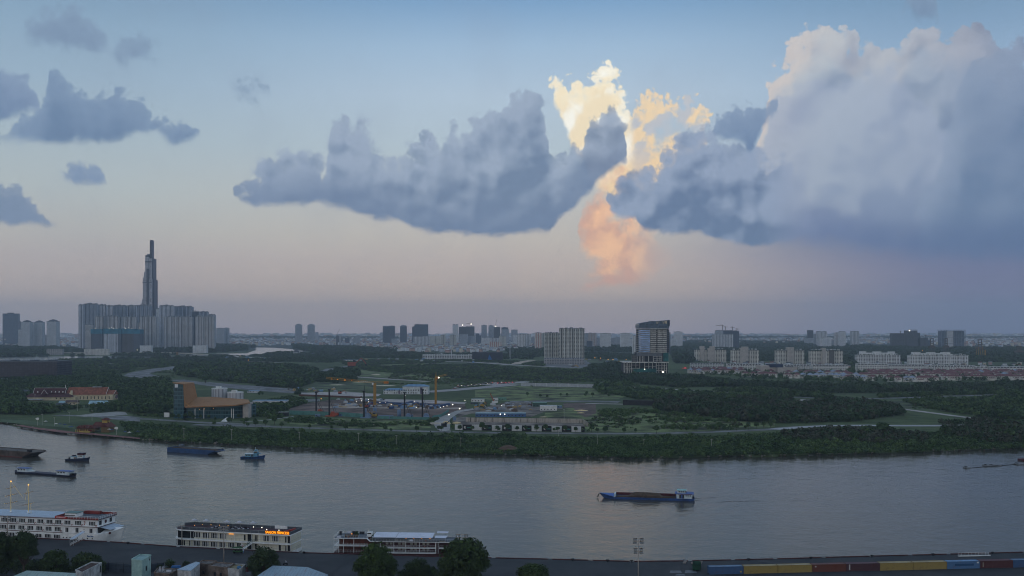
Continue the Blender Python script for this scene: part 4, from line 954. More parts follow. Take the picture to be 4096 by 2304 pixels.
# ---- unfinished tower
D = 1900.0
t = thing('unfinished_tower','unfinished tower with slanted netted crown, glass strip and bare podium','tower',(hx('w5',1715,D),D,LAND),0)
def ux(x): return hx('w5',x,D)-t.location.x
def uz(y): return hz('w5',y,D)-LAND
GL = mat('curtain_glass','8fa4c0',0.12,metal=0.85,var=0.25,vs=0.12); CON = mat('bare_concrete','c0beb8',0.9,var=0.25,vs=0.3); CAVE = mat('interior_shade','2c2d30',0.95,var=0.2,vs=0.3)  # CAVE: shade inside the open storeys, put into a dark colour
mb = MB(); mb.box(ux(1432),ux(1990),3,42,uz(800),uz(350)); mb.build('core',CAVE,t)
for i in range(12):
    y0 = 372+i*35.8
    MB().prism([(ux(1428),6),(ux(1436),-1),(ux(1470),-3),(ux(1634),-3),(ux(1634),2.9),(ux(1434),8)],uz(y0+26),uz(y0)).build('glass_band',GL,t)
for i in range(13):
    y0 = 366+i*35.8
    mb = MB(); mb.box(ux(1426),ux(1994),-2,44,uz(y0+4),uz(y0-1)); mb.build('floor_slab',CON,t)
    if i < 12:
        mb = MB()
        for x0,x1 in ((1640,1752),(1782,1864),(1872,1952)): mb.box(ux(x0),ux(x1),-1.2,2.9,uz(y0+31.5),uz(y0+17))
        mb.box(ux(1640),ux(1952),2.6,2.95,uz(y0+31.5),uz(y0+28))
        mb.build('parapet',CON,t)
# crown: netting with a slanted top
cr = [(1422,345),(1420,290),(1426,262),(1440,254),(1560,228),(1680,210),(1780,206),(1900,196),(2007,187),(1996,300),(1990,348)]
vs = [(ux(x),-4,uz(y)) for x,y in cr]+[(ux(x),46,uz(y)) for x,y in cr]; n = len(cr)
mb = MB(); mb.add(vs,[tuple(range(n)),tuple(range(2*n-1,n-1,-1))]+[(i,n+i,n+(i+1) % n,(i+1) % n) for i in range(n)])
mb.build('crown',facade('facade_netted_crown','5d6e7c','465464',3.5,2.2,0.8,0.9,stain=.3),t)
for x,y,h in ((1755,215,40),(1775,222,34),(1795,215,22),(1858,208,20),(1875,225,30),(1895,200,50),(1915,205,40),(1925,212,46),(1938,200,60)):
    MB().box(ux(x),ux(x+10),-4.4,-4.02,uz(y+h),uz(y)).build('opening',mat('painted_sky_glow','c2b090',0.5,var=0.2),t)  # pale plates: sky glow through gaps is put into their colour
MB().box(ux(1960),ux(2004),-4.6,-4.05,uz(300),uz(195)).build('shaft_wall',mat('dark_wall','38424e',.8),t)
MB().box(ux(1608),ux(1690),-1,0,uz(210),uz(204)).build('jib',CRANE,t)
MB().box(ux(1640),ux(1950),-4.3,-4.02,uz(356),uz(345)).build('ledge',CON,t)
for x in (1960,1985): MB().box(ux(x),ux(x+12),-2.2,2.9,uz(800),uz(362)).build('column',mat('dark_wall','38424e',.8),t)
# transfer storeys
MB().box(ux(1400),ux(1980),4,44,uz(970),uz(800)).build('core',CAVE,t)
MB().box(ux(1398),ux(1870),0,6,uz(860),uz(808)).build('beam',mat('grey_beam','6b7076',.9),t)
MB().box(ux(1890),ux(1984),-1,40,uz(960),uz(790)).build('netting',NETD,t)
mb = MB()
for x in (1400,1440,1465,1492,1525,1612,1700,1770,1825,1860): mb.box(ux(x),ux(x+8),.5,4.2,uz(970),uz(803))
for y in (868,905,940): mb.box(ux(1708),ux(1868),.8,4.1,uz(y+5),uz(y))
mb.build('concrete_frame',CON,t)
# podium
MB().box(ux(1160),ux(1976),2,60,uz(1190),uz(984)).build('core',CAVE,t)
MB().box(ux(1142),ux(1984),-6,62,uz(990),uz(972)).build('roof',CON,t)
mb = MB()
for x in (1148,1160,1188,1215,1245,1285,1370,1443,1535,1612,1680,1752,1800,1858,1900,1945): mb.box(ux(x),ux(x+7),-3,2.4,uz(1185),uz(990))
for y,x0,x1 in ((1028,1150,1440),(1060,1150,1300),(1088,1150,1440),(1050,1536,1760),(1040,1750,1960),(1085,1750,1960),(1120,1145,1330),(1130,1750,1960)): mb.box(ux(x0),ux(x1),-2.6,2.3,uz(y+6),uz(y))
mb.build('concrete_frame',CON,t)
MB().box(ux(1325),ux(1752),-4.5,-3.2,uz(1164),uz(1096)).build('netting',NETD,t)
MB().box(ux(1295),ux(1400),-1,2,uz(972),uz(850)).build('scaffold',facade('facade_scaffold','77736c','3a3d40',3,2.4,.8,.8),t)
for x,y in ((1530,1108),(1868,1160),(1322,1154)): 
    mb = MB(); mb.ball((ux(x),-7,uz(y)),1.0 if x < 1600 else 1.5,6,4); mb.build('lamp',L_WHITE,t)
# ---- right side
T('w6',562,860,214,4350,'whitev','wide white tower with vertical ribs under four cranes',n=5,dr=.35,k=3,crown='none')
T('w6',598,712,146,4400,'grey','upper left part of the ribbed white tower',n=1,crown='jag',dr=.5)
T('w6',708,862,152,4420,'dark','dark unfinished top behind the ribbed white tower',n=1,crown='none',dr=.4,roofm=ROOFD)
T('w6',858,945,152,4380,'dark','dark right flank beside the ribbed white tower',n=1,crown='box',dr=.9)
T('w6',328,370,254,9000,'grey','faint lone block on the horizon',n=0)
T('w6',1282,1422,260,8200,'grey','faint wide block on the horizon',n=1,crown='none')
T('w6',1524,1622,247,8400,'grey','faint block left of two small dark ones on the horizon',n=0,crown='none')
T('w6',1634,1702,265,7800,'dark','left of two small dark blocks on the horizon',n=0,crown='none')
T('w6',1717,1784,268,7800,'dark','right of two small dark blocks on the horizon',n=0,crown='none')
T('w6',1958,2037,150,5300,'concrete','dark slim unfinished tower left of the pale stepped towers',n=0,crown='none',roofm=ROOFD)
T('w6',1924,2052,266,5200,'grey','low hazy block under the dark slim tower',n=1)
T('w6',2046,2092,205,4900,'grey','slim grey tower beside the pale stepped towers',n=0)
T('w6',2096,2238,162,4850,'whitev','pale stepped tower with a dark central strip',n=2,crown='twin',dr=.5)
T('w6',2134,2204,265,4600,'white','low white tower in front of the stepped one, left',n=0)
T('w6',2200,2302,250,4620,'white','low white tower in front of the stepped one, right',n=1)
T('w6',2300,2352,300,4900,'grey','short grey block between the pale towers',n=0)
T('w6',2348,2424,182,4850,'flats2','white tower with dark balconies, left half',n=1,dr=.5)
T('w6',2420,2512,164,4800,'white','white tower with dark balconies, right half',n=1,crown='twin',dr=.5)
T('w7',190,300,150,4850,'whitev','lone pale tower with open frames on its roof',n=1,crown='jag',dr=.5)
T('w7',748,924,184,4600,'concrete','dark netted block, leftmost of three unfinished ones',n=1,crown='none',dr=.4,roofm=ROOFD)
T('w7',942,1104,146,4650,'concrete','tallest dark netted block with a bright lamp',n=1,crown='none',dr=.4,roofm=ROOFD)
T('w7',1100,1142,176,4660,'concrete','step on the right side of the tallest dark netted block',n=0,crown='none',roofm=ROOFD)
T('w7',1144,1252,247,4640,'concrete','lowest dark netted block of the three',n=1,crown='none',roofm=ROOFD)
T('w7',1248,1286,280,4700,'dark','small dark block at the end of the netted ones',n=0,crown='none')
T('w7',2510,2576,240,6500,'grey','very faint tower at the right edge of the picture',n=0)
# framed glass gate building
D = 4600.0; t = thing('framed_building','glass building set in a thin rectangular outer frame','building',(hx('w7',1596,D),D,LAND),0)
def fx_(x): return hx('w7',x,D)-t.location.x
def fz_(y): return hz('w7',y,D)-LAND
for x0,x1,m in ((1438,1500,'glass'),(1500,1602,'white'),(1602,1640,'dark'),(1640,1756,'glass')): MB().box(fx_(x0),fx_(x1)-.3,3 if m != 'white' else 1,40,0,fz_(150)).build('wall',FA[m],t)
mb = MB(); mb.box(fx_(1430),fx_(1762),-6,44,fz_(143),fz_(136))
for x in (1430,1466,1500,1602,1640,1668,1700,1754): mb.box(fx_(x),fx_(x+5),-6,-3,0,fz_(143)+.2)
for y in (240,325): mb.box(fx_(1430),fx_(1762),-6.4,-2.8,fz_(y+4),fz_(y))
mb.build('outer_frame',mat('frame_metal','6b7684',.6),t)
# ---- cream flats with roof gardens
def flats(v,x0,x1,yt,yb,cores,label,m='flats',n=4,D=None):
    D = D or dep(v,yb); t = thing('apartment_block',label,'apartments',((hx(v,x0,D)+hx(v,x1,D))/2,D,LAND),0,'long apartment blocks behind the villas')
    X = lambda x: hx(v,x,D)-t.location.x; Z = lambda y: hz(v,y,D)-LAND
    w = X(x1)-X(x0); mb = MB(); mb.prism(foot(w,16,n,2.5),0,Z(yt)); mb.build('wall',FA[m],t)
    mb = MB(); mb.prism([(p[0]*1.012,p[1]*1.06-1) for p in foot(w,16,n,2.5)],Z(yt)+.02,Z(yt)+1.0); mb.build('cornice',ROOFD if m == 'flats' else ROOFW,t)
    for i in range(int(w/9)):
        xx_ = -w/2+4+i*9; MB().box(xx_,xx_+4.5,3,9,Z(yt)+1.02,Z(yt)+R.uniform(2.5,4.6)).build('roof_pavilion',MATS['facade_row_houses'] if i % 2 else ROOFW,t)
    for a,b,y,*mm in cores: MB().box(X(a),X(b),-1.8 if m == 'flats' else 1,13,0 if m == 'flats' or b-a < 45 else Z(yt)+.02,Z(y)).build('stair_tower',mm[0] if mm else mat('white_wall','cfd1d2',.9) if m == 'flats2' else mat('pinkish_wall','aaa5a0',.9),t)
    mb = MB()
    for i in range(int(w/3)):
        if R.random() < .75: mb.ball((-w/2+i*3+R.random(),1.2,Z(yt)+1.5),R.uniform(.8,1.7),6,4,.8)
    mb.build('roof_garden',LA,t)
    return t
flats('w6',298,757,440,625,[(372,432,386),(484,520,415),(520,585,385)],'cream flats nearest the unfinished tower, with roof garden',n=5)
flats('w6',836,1236,448,640,[(990,1078,392),(960,990,410)],'cream flats with one broad central stair tower, second block',n=4)
flats('w6',1490,1905,450,648,[(1650,1705,400),(1700,1752,402)],'cream flats behind the flat roofed hall, third block',n=4)
flats('w6',1992,2474,456,655,[(2165,2218,412),(2268,2342,440,mat('dark_flank','5d5c5a',.9))],'cream flats, fourth block, with a dark recess near its right end',n=5)
flats('w7',268,872,487,612,[(322,400,434,mat('white_wall','cfd1d2',.9)),(508,610,436,MATS['white_wall']),(718,798,436,MATS['white_wall']),(402,494,452),(622,716,452)],'white balconied block on the left of the two, three roof boxes',m='flats2',n=6)
flats('w7',996,1806,492,620,[(1046,1150,444,MATS['white_wall']),(1250,1356,446,MATS['white_wall']),(1450,1562,446,MATS['white_wall']),(1560,1600,470,MATS['white_wall']),(1160,1242,460),(1366,1450,460)],'longest white balconied block with a bright white stair tower',m='flats2',n=8)
# row houses
def rowh(v,x0,x1,yt,yb,lb,dark=True,D=None):
    D = D or dep(v,yb); t = thing('row_houses',lb,'terrace houses',((hx(v,x0,D)+hx(v,x1,D))/2,D,LAND),0,'white terraces behind the villas'); w = hx(v,x1,D)-hx(v,x0,D); H = hz(v,yt,D)-LAND
    MB().box(-w/2,w/2,0,14,0,H-2.6).build('wall',FA['row'],t)
    MB().box(-w/2,w/2,2.5,13,H-2.58,H).build('attic',FA['row'],t); nn = int(w/6)
    mb = MB()
    for i in range(nn): mb.box(-w/2+i*w/nn,-w/2+i*w/nn+.5,-.4,2.4,0,H-1.6)
    mb.build('party_walls',ROOFW,t)
    mb = MB()
    for i in range(nn): mb.box(-w/2+(i+.3)*w/nn,-w/2+(i+.85)*w/nn,1.4,2.4,H-2.4,H-.6)
    mb.build('roof_terrace',mat('terrace_dark','4e5054',.9),t)
rowh('w6',235,725,634,745,'white terrace at the left end, in front of the first cream flats')
rowh('w6',768,1268,644,755,'white terrace in front of the second cream flats')
rowh('w6',1600,1982,655,768,'white terrace right of the flat roofed hall')
rowh('w6',2024,2552,658,775,'white terrace in front of the fourth cream flats')
rowh('w7',276,700,604,725,'white terrace in front of the left white block')
rowh('w7',702,1250,616,728,'white terrace below the longest white block, left part')
rowh('w7',1252,1918,628,735,'white terrace below the longest white block, right part')
rowh('w7',1920,2082,640,738,'short white terrace past the longest white block')
rowh('w7',2114,2700,645,740,'white terrace running out of the picture')
# hall with a dark blue roof edge
D = dep('w6',800); t = thing('hall','big beige hall with a navy blue roof corner among the villas','building',(hx('w6',1450,D),D,LAND),0)
X = lambda x: hx('w6',x,D)-t.location.x; Z = lambda y: hz('w6',y,D)-LAND; BW = mat('beige_hall','aca6a0',.9)
MB().box(X(1270),X(1592),4,40,0,Z(672)).build('wall',BW,t); MB().box(X(1586),X(1802),0,3.9,0,Z(690)).build('wall',BW,t); MB().box(X(1500),X(1600),-6,3.8,0,Z(700)).build('wall',BW,t)
MB().box(X(1398),X(1592),2,30,Z(698),Z(652)).build('roof_edge',mat('navy','26324e',.7),t); MB().box(X(1630),X(1740),-.3,0.02,Z(694),Z(684)).build('canopy',MATS['navy'],t)
# ---- villas, one of each kind built, the others copied
VR = mat('red_tiles','6e4c4e',.85,var=.25,vs=.5); VW_ = mat('villa_wall','d2d0ca',.9); VG = mat('blue_grey_roof','8a98ac',.8); VD = mat('villa_window','34383c',.4)
def villa(kind):
    t = thing('villa','','villa',(0,0,0),0,['red roofed villas','villas with blue grey roofs','red roofed villas'][kind])
    w = [11,10,17][kind]
    MB().box(-w/2,w/2,0,10,0,6.6).build('wall',VW_,t)
    mb = MB(); mb.box(-w*.28,w*.2,-2.4,-.02,0,3.6); mb.box(w*.24,w*.46,-1.2,-.02,0,5.4); mb.build('porch',VW_,t)
    mb = MB().hip(-w/2,w/2,0,10,6.62,10.0,.7); mb.build('roof',VG if kind == 1 else VR,t)
    mb = MB().hip(-w*.3,w*.22,-2.6,0,3.62,4.8,.3); mb.build('porch_roof',VG if kind == 1 else VR,t)
    for i in range(3 if kind < 2 else 5):
        x = -w*.4+i*w*.8/(2 if kind < 2 else 4); MB().box(x-.7,x+.7,-.06,-.01,4.1,5.7).build('window',VD,t)
    return t
VK = [villa(0),villa(1),villa(2)]; vused = [0,0,0]
def put_villa(k,loc,rz,label):
    if vused[k] == 0: vused[k] = 1; t = VK[k]; t.location = loc; t.rotation_euler.z = rz; t['label'] = label
    else: t = dup(VK[k],loc,rz,label)
rowsV = [('w6',225,1010,790,14,'front row left of the hall, by the wood',.15),('w6',1020,1480,842,5,'front row in front of the beige hall',.2),('w6',1640,2560,862,9,'front row right of the beige hall',.35),
         ('w6',250,1000,762,10,'second row left of the hall',.1),('w6',1180,1560,800,4,'second row before the hall',.3),('w6',1660,2560,815,10,'second row right of the hall',.4),
         ('w7',40,520,835,5,'front row at the gap between the block groups',.3),('w7',700,1400,850,7,'front row beside the white garden wall',.2),('w7',1460,2700,830,14,'front row at the far right',.05),
         ('w7',120,1100,800,11,'second row below the left white block',.2),('w7',1180,2700,795,18,'second row at the far right',.05),('w7',420,2700,765,28,'third row below the long white terraces',.02),('w7',380,2700,745,24,'back row against the long white terraces',.02)]
for v,x0,x1,yb,n,lb,p in rowsV:
    for i in range(n):
        x = x0+(x1-x0)*(i+.5)/n + R.uniform(-8,8); D = dep(v,yb+R.uniform(-5,5)); k = 1 if R.random() < p else (2 if R.random() < .3 else 0)
        put_villa(k,(hx(v,x,D),D,LAND),R.choice([-.35,.1,.4,-.1]),['red roofed villa in the ','blue grey roofed villa in the ','long red roofed villa in the '][k]+lb)
MB().box(0,hx('w7',1140,2020)-hx('w7',915,2020),-.3,.3,0,2.4).build('garden_wall',mat('white_paint','d0d2d0',.8),None,label='white garden wall before the villas by the wood',cat='wall').location = (hx('w7',915,1985),1985,LAND)
for i in range(18):
    x = R.uniform(560,2500); T('g',x,x+R.uniform(6,22),R.uniform(839.5,846),R.uniform(8500,11500),'grey','faint small block on the hazy horizon',n=0,crown='none',group='faint blocks on the horizon')
# ---- low towns
HW = [mat('house_'+n_,c,.9,var=.1,vs=.1) for n_,c in (('white','cdd1d5'),('cream','bdb6a6'),('grey','a4abb4'),('pink','ac9088'),('blue','a0aec0'))]
HR = [mat('house_roof_'+n_,c,.9,var=.15,vs=.3) for n_,c in (('red','7c4c44'),('grey','757c84'),('dark','4e565f'),('pale','a2a8ac'))]
protos = []
for i in range(9):
    w,d,h = R.uniform(7,14),R.uniform(9,15),R.choice([7,10,10,13,16]); mb = MB(); mb.box(-w/2,w/2,0,d,0,h); mb.cur = 1
    if i % 3 == 0: mb.gable(-w/2,w/2,0,d,h+.02,h+3,'x' if i % 2 else 'y',.5)
    elif i % 3 == 1: mb.hip(-w/2,w/2,0,d,h+.02,h+3,.5)
    else: mb.box(-w/2-.2,w/2+.2,-.2,d+.2,h+.02,h+.8); mb.box(-w*.1,w*.3,d*.3,d*.7,h+.8,h+3.4)
    me = mb.build('town_house',[HW[i % 5],HR[i % 4]]); protos.append(me.data); bpy.data.objects.remove(me)
town = [(gx_,gy_) for gx_,gy_ in []]
def town_pts(pts,n,view='g'):
    poly = [tuple(gd(view,x,y,LAND)[:2]) for x,y in pts]; P = np.array(poly); x0,y0 = P.min(0); x1,y1 = P.max(0); out = []
    while len(out) < n:
        q = np.stack([RNG.uniform(x0,x1,n*2),RNG.uniform(y0,y1,n*2)],1); out += [tuple(a) for a in q[inpoly(q,poly)]]
    return out[:n]
TW = [([(940,862),(1350,862),(1360,878),(1200,884),(1000,884),(930,872)],150,'small pale house in the low town below the dark towers'),
      ([(650,858),(950,858),(960,872),(820,872),(700,866)],60,'small pale house in the far town across the bright water'),
      ([(1750,860),(2120,862),(2120,868),(1760,868)],40,'small house in the far town behind the cream flats'),
      ([(2190,864),(2600,864),(2600,876),(2260,874)],50,'small house or shed in the harbour quarter')]
cnt = 0
for pts,n,lb in TW:
    for x,y in town_pts(pts,n):
        o = bpy.data.objects.new('town_house',R.choice(protos)); COL.objects.link(o); o.location = (x,y,LAND); o.rotation_euler.z = R.uniform(-.6,.6)
        o.scale = (1.0,1.0,R.uniform(.7,1.3)); tag(o,lb,'house',lb.replace('small pale house','houses').replace('small house or shed','houses').replace('small house','houses'))
def mass(name,areas,label,hmin=6,hmax=16,wmin=8,wmax=16):
    mb = MB()
    for pts,n in areas:
        for x,y in town_pts(pts,n):
            w,d,h = R.uniform(wmin,wmax),R.uniform(wmin,wmax),R.uniform(hmin,hmax); M = Matrix.Translation((x,y,LAND)) @ Matrix.Rotation(R.uniform(-.6,.6),4,'Z')
            mb.cur = R.choice([0,0,0,1,2,2,3,4]); mb.box(-w/2,w/2,0,d,0,h,M); mb.cur = 5+R.randrange(4); mb.box(-w/2-.2,w/2+.2,-.2,d+.2,h+.02,h+R.uniform(.5,2.5),M)
    return mb.build(name,HW+HR,label=label,cat='houses',kind='stuff')
mass('distant_town',[([(930,851),(1500,851),(1500,866),(930,866)],1500),([(560,852),(960,852),(960,862),(560,866)],500),([(-80,852),(220,852),(220,872),(60,876),(-80,880)],900),
                      ([(1690,850),(2200,851),(2200,864),(1760,861),(1690,858)],900),([(2160,851),(2660,851),(2660,868),(2160,866)],1100),([(1340,866),(1480,864),(1480,872),(1350,878)],160),([(900,864),(1350,864),(1360,882),(1200,888),(960,884)],700),([(560,862),(900,862),(900,868),(600,870)],200)],'countless small houses of the distant town')
mass('distant_town',[([(540,843.5),(2660,843.5),(2660,851),(540,851)],1500),([(-80,843.5),(540,843.5),(540,850),(-80,850)],400)],'hazy town blocks toward the horizon',8,34,20,60)
mass('villa_backyards',[([(1745,918),(2080,928),(2140,932),(2140,915),(1750,912)],70),([(2160,910),(2600,918),(2600,935),(2200,935)],110)],'outbuildings and walls crowded between the villas',3,6,5,9)
# ================================================================ far bank: landmarks, building site, street furniture
GLASSG = facade('facade_green_glass','48686e','2c4a52',3.6,2.4,0.86,0.74,rough=0.12,lit=0.0)
ORA = mat('orange_cladding','98714c',.75,var=.12,vs=.6); WHT = mat('white_paint','d0d2d0',.8)
# exhibition hall with folded orange roof
D0 = 970.0; t = thing('exhibition_hall','glass exhibition hall with a folded orange roof rising into a tower','building',(hx('w8',700,D0),D0,LAND),0)
o_ = t.location
def wp(x,y,D): return (hx('w8',x,D)-o_.x,D-D0,hz('w8',y,D)-LAND)
x0,x1 = hx('w8',334,D0)-o_.x,hx('w8',500,D0)-o_.x; zt_ = hz('w8',124,D0)-LAND
MB().box(x0+.6,x1-.4,.8,30,0,zt_-.8).build('glass_tower',GLASSG,t)
def slab(pts,th=.9):
    a = [Vector(p) for p in pts]; n = len(a); nr = (a[1]-a[0]).cross(a[2]-a[0]).normalized()*th
    return MB().add(a+[p+nr for p in a],[tuple(range(n-1,-1,-1)),tuple(range(n,2*n))]+[(i,(i+1) % n,n+(i+1) % n,n+i) for i in range(n)])
zl = hz('w8',462,D0)-LAND
slab([(x0,-.4,zt_+1),(x0,30,zt_+.2),(x1,31,zt_-.8),(x1,-.4,zt_-.4)],.7).build('tower_roof',ORA,t)
slab([(x1,-.6,zt_-.4),(x1,31,zt_-.8),(x1+2.5,33,zl+6.5),(x1+1.0,-.6,zl)],.6).build('tower_skin',ORA,t)
mb = MB()
R0 = [wp(512,464,D0-1),wp(1250,440,D0-8),wp(1472,402,D0+6),wp(1448,362,D0+30),wp(1340,352,D0+34),wp(880,320,D0+42),(x1+2.5,33,zl+6.5)]
low = [(p[0],p[1],p[2]-1.1) for p in R0]; c = tuple(sum(p[k] for p in R0)/7 for k in range(3)); c = (c[0]-12,c[1],c[2]-.6); n = 7
mb.add(R0+low+[c],[(i,(i+1) % n,2*n) for i in range(n)]+[(i,n+i,n+(i+1) % n,(i+1) % n) for i in range(n)]+[tuple(range(2*n-1,n-1,-1))])
mb.build('roof',ORA,t)
mb = MB(); mb.tube(wp(512,402,D0),wp(580,462,D0-2),.18,4); mb.build('roof_rib',mat('light_edge','cf9a60',.7),t)
a,b = wp(515,464,D0),wp(1300,440,D0)
MB().add([(a[0],4,0),(b[0]-6,0,0),(b[0]+12,20,0),(a[0],28,0),(a[0],4,a[2]-1.3),(b[0]-6,0,b[2]-1.6),(b[0]+12,20,b[2]-.3),(a[0],28,a[2]-1)],[(0,1,5,4),(1,2,6,5),(2,3,7,6),(3,0,4,7)]).build('glass_hall',GLASSG,t)
p = wp(1365,545,D0+4); q = wp(1446,405,D0+4); MB().box(p[0],q[0],4,22,0,q[2]-.8).build('end_wall',mat('beige_hall','b7a897',.9),t)
for x in (668,797,1205,1232):
    p = wp(x,640,D0); mb = MB(); mb.tube((p[0],-1,0),(p[0],-1,zl-2),.35,6); mb.build('column',WHT,t)
DRM = facade('facade_drum','c3c5c8','7d8086',60,3.0,.28,.96)
for xa,xb,yt,dd in ((876,1103,210,44),(1103,1342,268,40)):
    a = wp(xa,yt,D0+dd); b = wp(xb,yt,D0+dd); w = b[0]-a[0]
    P12 = [(a[0]+w/2+w/2*math.cos(k*math.pi/6+.26),dd+w/2+w/2*math.sin(k*math.pi/6+.26)) for k in range(12)]
    MB().prism(P12,0,a[2]).build('drum',DRM,t)
    MB().prism([(a[0]+w/2+(x_-a[0]-w/2)*1.02,y_) for x_,y_ in P12],a[2]+.02,a[2]+.8).build('drum_rim',WHT,t)
    MB().box(a[0]+w*.35,a[0]+w*.65,dd+3,dd+7,a[2]+.82,a[2]+2.8).build('roof_unit',WHT,t)
for x,y in ((730,505),(803,498),(935,492)):
    p = wp(x,y,D0-1); mb = MB(); mb.ball((p[0],-1.2,p[2]),.28,6,4); mb.build('lamp',L_WARM,t)
x_,y_,z_ = wp(385,160,D0-.5); MB().box(x_-1.4,x_+1.4,-.3,.6,z_-1.6,z_+1.6).build('sign',mat('sign_white','d8dadc',.6,var=0),t)
# banner board by the road
gp = gd('w8',245,630,LAND); tag(MB().box(gp.x-2.6,gp.x+2.6,gp.y,gp.y+.3,LAND+.6,LAND+5).build('billboard',WHT),'white board standing left of the orange roofed hall','board')
gp = gd('w8',1120,685,LAND); t = thing('tent','white pointed tent canopy on the lawn before the hall','tent',gp)
MB().add([(-5,0,0),(0,-1.5,0),(5,0,.5),(5,3,0),(0,4,4),(-4,3,1)],[(0,1,4),(1,2,4),(2,3,4),(5,0,4)]).build('canopy',WHT,t)
MB().tube((0,1.5,0),(0,3.2,3.8),.2,5).build('pole',ROOFD,t)
# church with red roofs
D = 1215.0; t = thing('church','cream church with a steep dark red roof edged in white and a roof statue','church',(hx('u8',800,D),D,LAND),.03)
CX = lambda x: hx('u8',x,D)-hx('u8',800,D); CZ = lambda y: hz('u8',y,D)-LAND
CRM = mat('cream_wall','c0b498',.9); RD = mat('dark_red_roof','4a2e32',.85,var=.2,vs=.4); RO = mat('orange_red_roof','80503f',.85,var=.25,vs=.4); WE = mat('white_edge','cfcfca',.8,var=0)
MB().box(CX(470),CX(1282),0,17,0,CZ(1068)).build('wall',CRM,t)
mb = MB(); a,b,z0,z1 = CX(440),CX(1225),CZ(1066),CZ(1008); mb.add([(a,-1.2,z0),(b,-1.2,z0),(CX(1170),5,z1),(CX(500),5,z1),(a,18,z0),(b,18,z0),(CX(1170),12,z1),(CX(500),12,z1)],[(0,1,2,3),(1,5,6,2),(5,4,7,6),(4,0,3,7),(3,2,6,7)]); mb.build('lower_roof',RD,t)
mb = MB(); mb.gable(CX(545),CX(1090),4.5,12.5,z1+.03,CZ(918),'x',.2); mb.build('upper_roof',RD,t)
mb = MB()
for x in (545,1090):
    X = CX(x); mb.tube((X,4.2,z1),(X,8.5,CZ(916)),.22,4); mb.tube((X,12.8,z1),(X,8.5,CZ(916)),.22,4)
mb.tube((CX(545),8.5,CZ(916)),(CX(1090),8.5,CZ(916)),.2,4); mb.build('roof_edging',WE,t)
mb = MB(); mb.gable(CX(712),CX(822),-1,7,z1-.5,CZ(940),'y'); mb.build('front_gable',RD,t)
mb = MB()
for xa,xb in ((712,767),(822,767)): mb.tube((CX(xa),-1.15,z1-.5),(CX(xb),-1.15,CZ(938)),.22,4)
mb.build('gable_edging',WE,t)
for x in (620,855,922,985,1048): MB().gable(CX(x)-.7,CX(x)+.7,4.0,6.5,z1+1.2,z1+2.8,'y').build('dormer',WE,t)
for x in (968,1040,1110): MB().box(CX(x)-.75,CX(x)+.75,-.08,.02,1.6,3.4).build('window',mat('window_dark','23262b',.3,var=0),t)
mb = MB(); mb.tube((CX(1073),8.5,CZ(918)),(CX(1073),8.5,CZ(885)),.45,6,.3); mb.tube((CX(1073),8.5,CZ(885)),(CX(1073),8.5,CZ(862)),.35,6,.15); mb.ball((CX(1073),8.5,CZ(868)),.4,6,4); mb.build('statue',WE,t)
MB().box(CX(470),CX(740),-5,-.1,CZ(1110),CZ(1104)+.5).build('porch_roof',ROOFW,t)
MB().box(CX(540),CX(700),-3,-.1,0,CZ(1114)).build('porch_wall',CRM,t)
t = thing('monastery_hall','long hall with an orange red tiled roof beside the church','building',(hx('u8',1480,D),D+8,LAND),.03)
CX = lambda x: hx('u8',x,D)-hx('u8',1480,D)
MB().box(CX(1170),CX(1885),0,16,0,CZ(1030)).build('wall',CRM,t); mb = MB(); mb.gable(CX(1092),CX(1775),-1,17,CZ(1032),CZ(908),'x'); mb.build('roof',RO,t)
mb = MB(); mb.gable(CX(1776),CX(1905),0,16,CZ(1034),CZ(960),'x'); mb.build('roof',RO,t)
mb = MB()
for x,y in ((1775,908),(1905,960)): mb.tube((CX(x),-1,CZ(1032)),(CX(x),8,CZ(y)+.1),.2,4)
mb.build('roof_edging',WE,t)
for i in range(9): MB().box(CX(1330+i*62)-.5,CX(1330+i*62)+.5,-.08,.02,1.0,CZ(1060)).build('window',MATS['window_dark'],t)
MB().box(CX(1505),CX(1655),6,8,CZ(910),CZ(900)).build('roof_light',ROOFW,t)
MB().gable(CX(1150),CX(1210),-3,3,CZ(1034),CZ(958),'y').build('side_gable',CRM,t)
def house(v,x0,x1,yw,yt,yb,lb,rm,wm=None,roof='hip',rz=0,dd=.5,name='house',cat='house',D=None):
    D = D or dep(v,yb); X0,X1 = hx(v,x0,D),hx(v,x1,D); w = X1-X0; t = thing(name,lb,cat,((X0+X1)/2,D,LAND),rz); hw,ht = hz(v,yw,D)-LAND,hz(v,yt,D)-LAND
    d = w*dd; MB().box(-w/2+.3,w/2-.3,.3,d-.3,0,hw).build('wall',wm or CRM,t); mb = MB()
    # a roof seen from above looks taller than it is: its far edge is farther away
    rise = max(.6,(ht-hw)-(d*.5 if roof != 'flat' else d)*EYE/D*.55)
    if roof == 'hip': mb.hip(-w/2,w/2,0,d,hw+.02,hw+rise,.3)
    elif roof == 'gable': mb.gable(-w/2,w/2,0,d,hw+.02,hw+rise,'x',.3)
    else: mb.box(-w/2,w/2,0,d,hw+.02,hw+.5)
    mb.build('roof',rm,t)
    for i in range(max(2,int(w/4))): MB().box(-w/2+1.2+i*4,-w/2+2.4+i*4,.22,.28,hw*.35,hw*.75).build('window',MATS['window_dark'],t)
    return t
BLR = mat('blue_metal_roof','5f86a6',.55,var=.12,vs=.2); LBR = mat('pale_blue_roof','8fb0bd',.55,var=.12,vs=.2); GRR = mat('green_metal_roof','5d8577',.6,var=.12,vs=.3); PUR = mat('purple_grey_roof','6d5560',.85)
house('u8',1745,2015,1082,1005,1108,'small house with a purple grey roof right of the long hall',PUR)
house('u8',250,530,992,940,1030,'grey roofed low building left of the church',ROOFD)
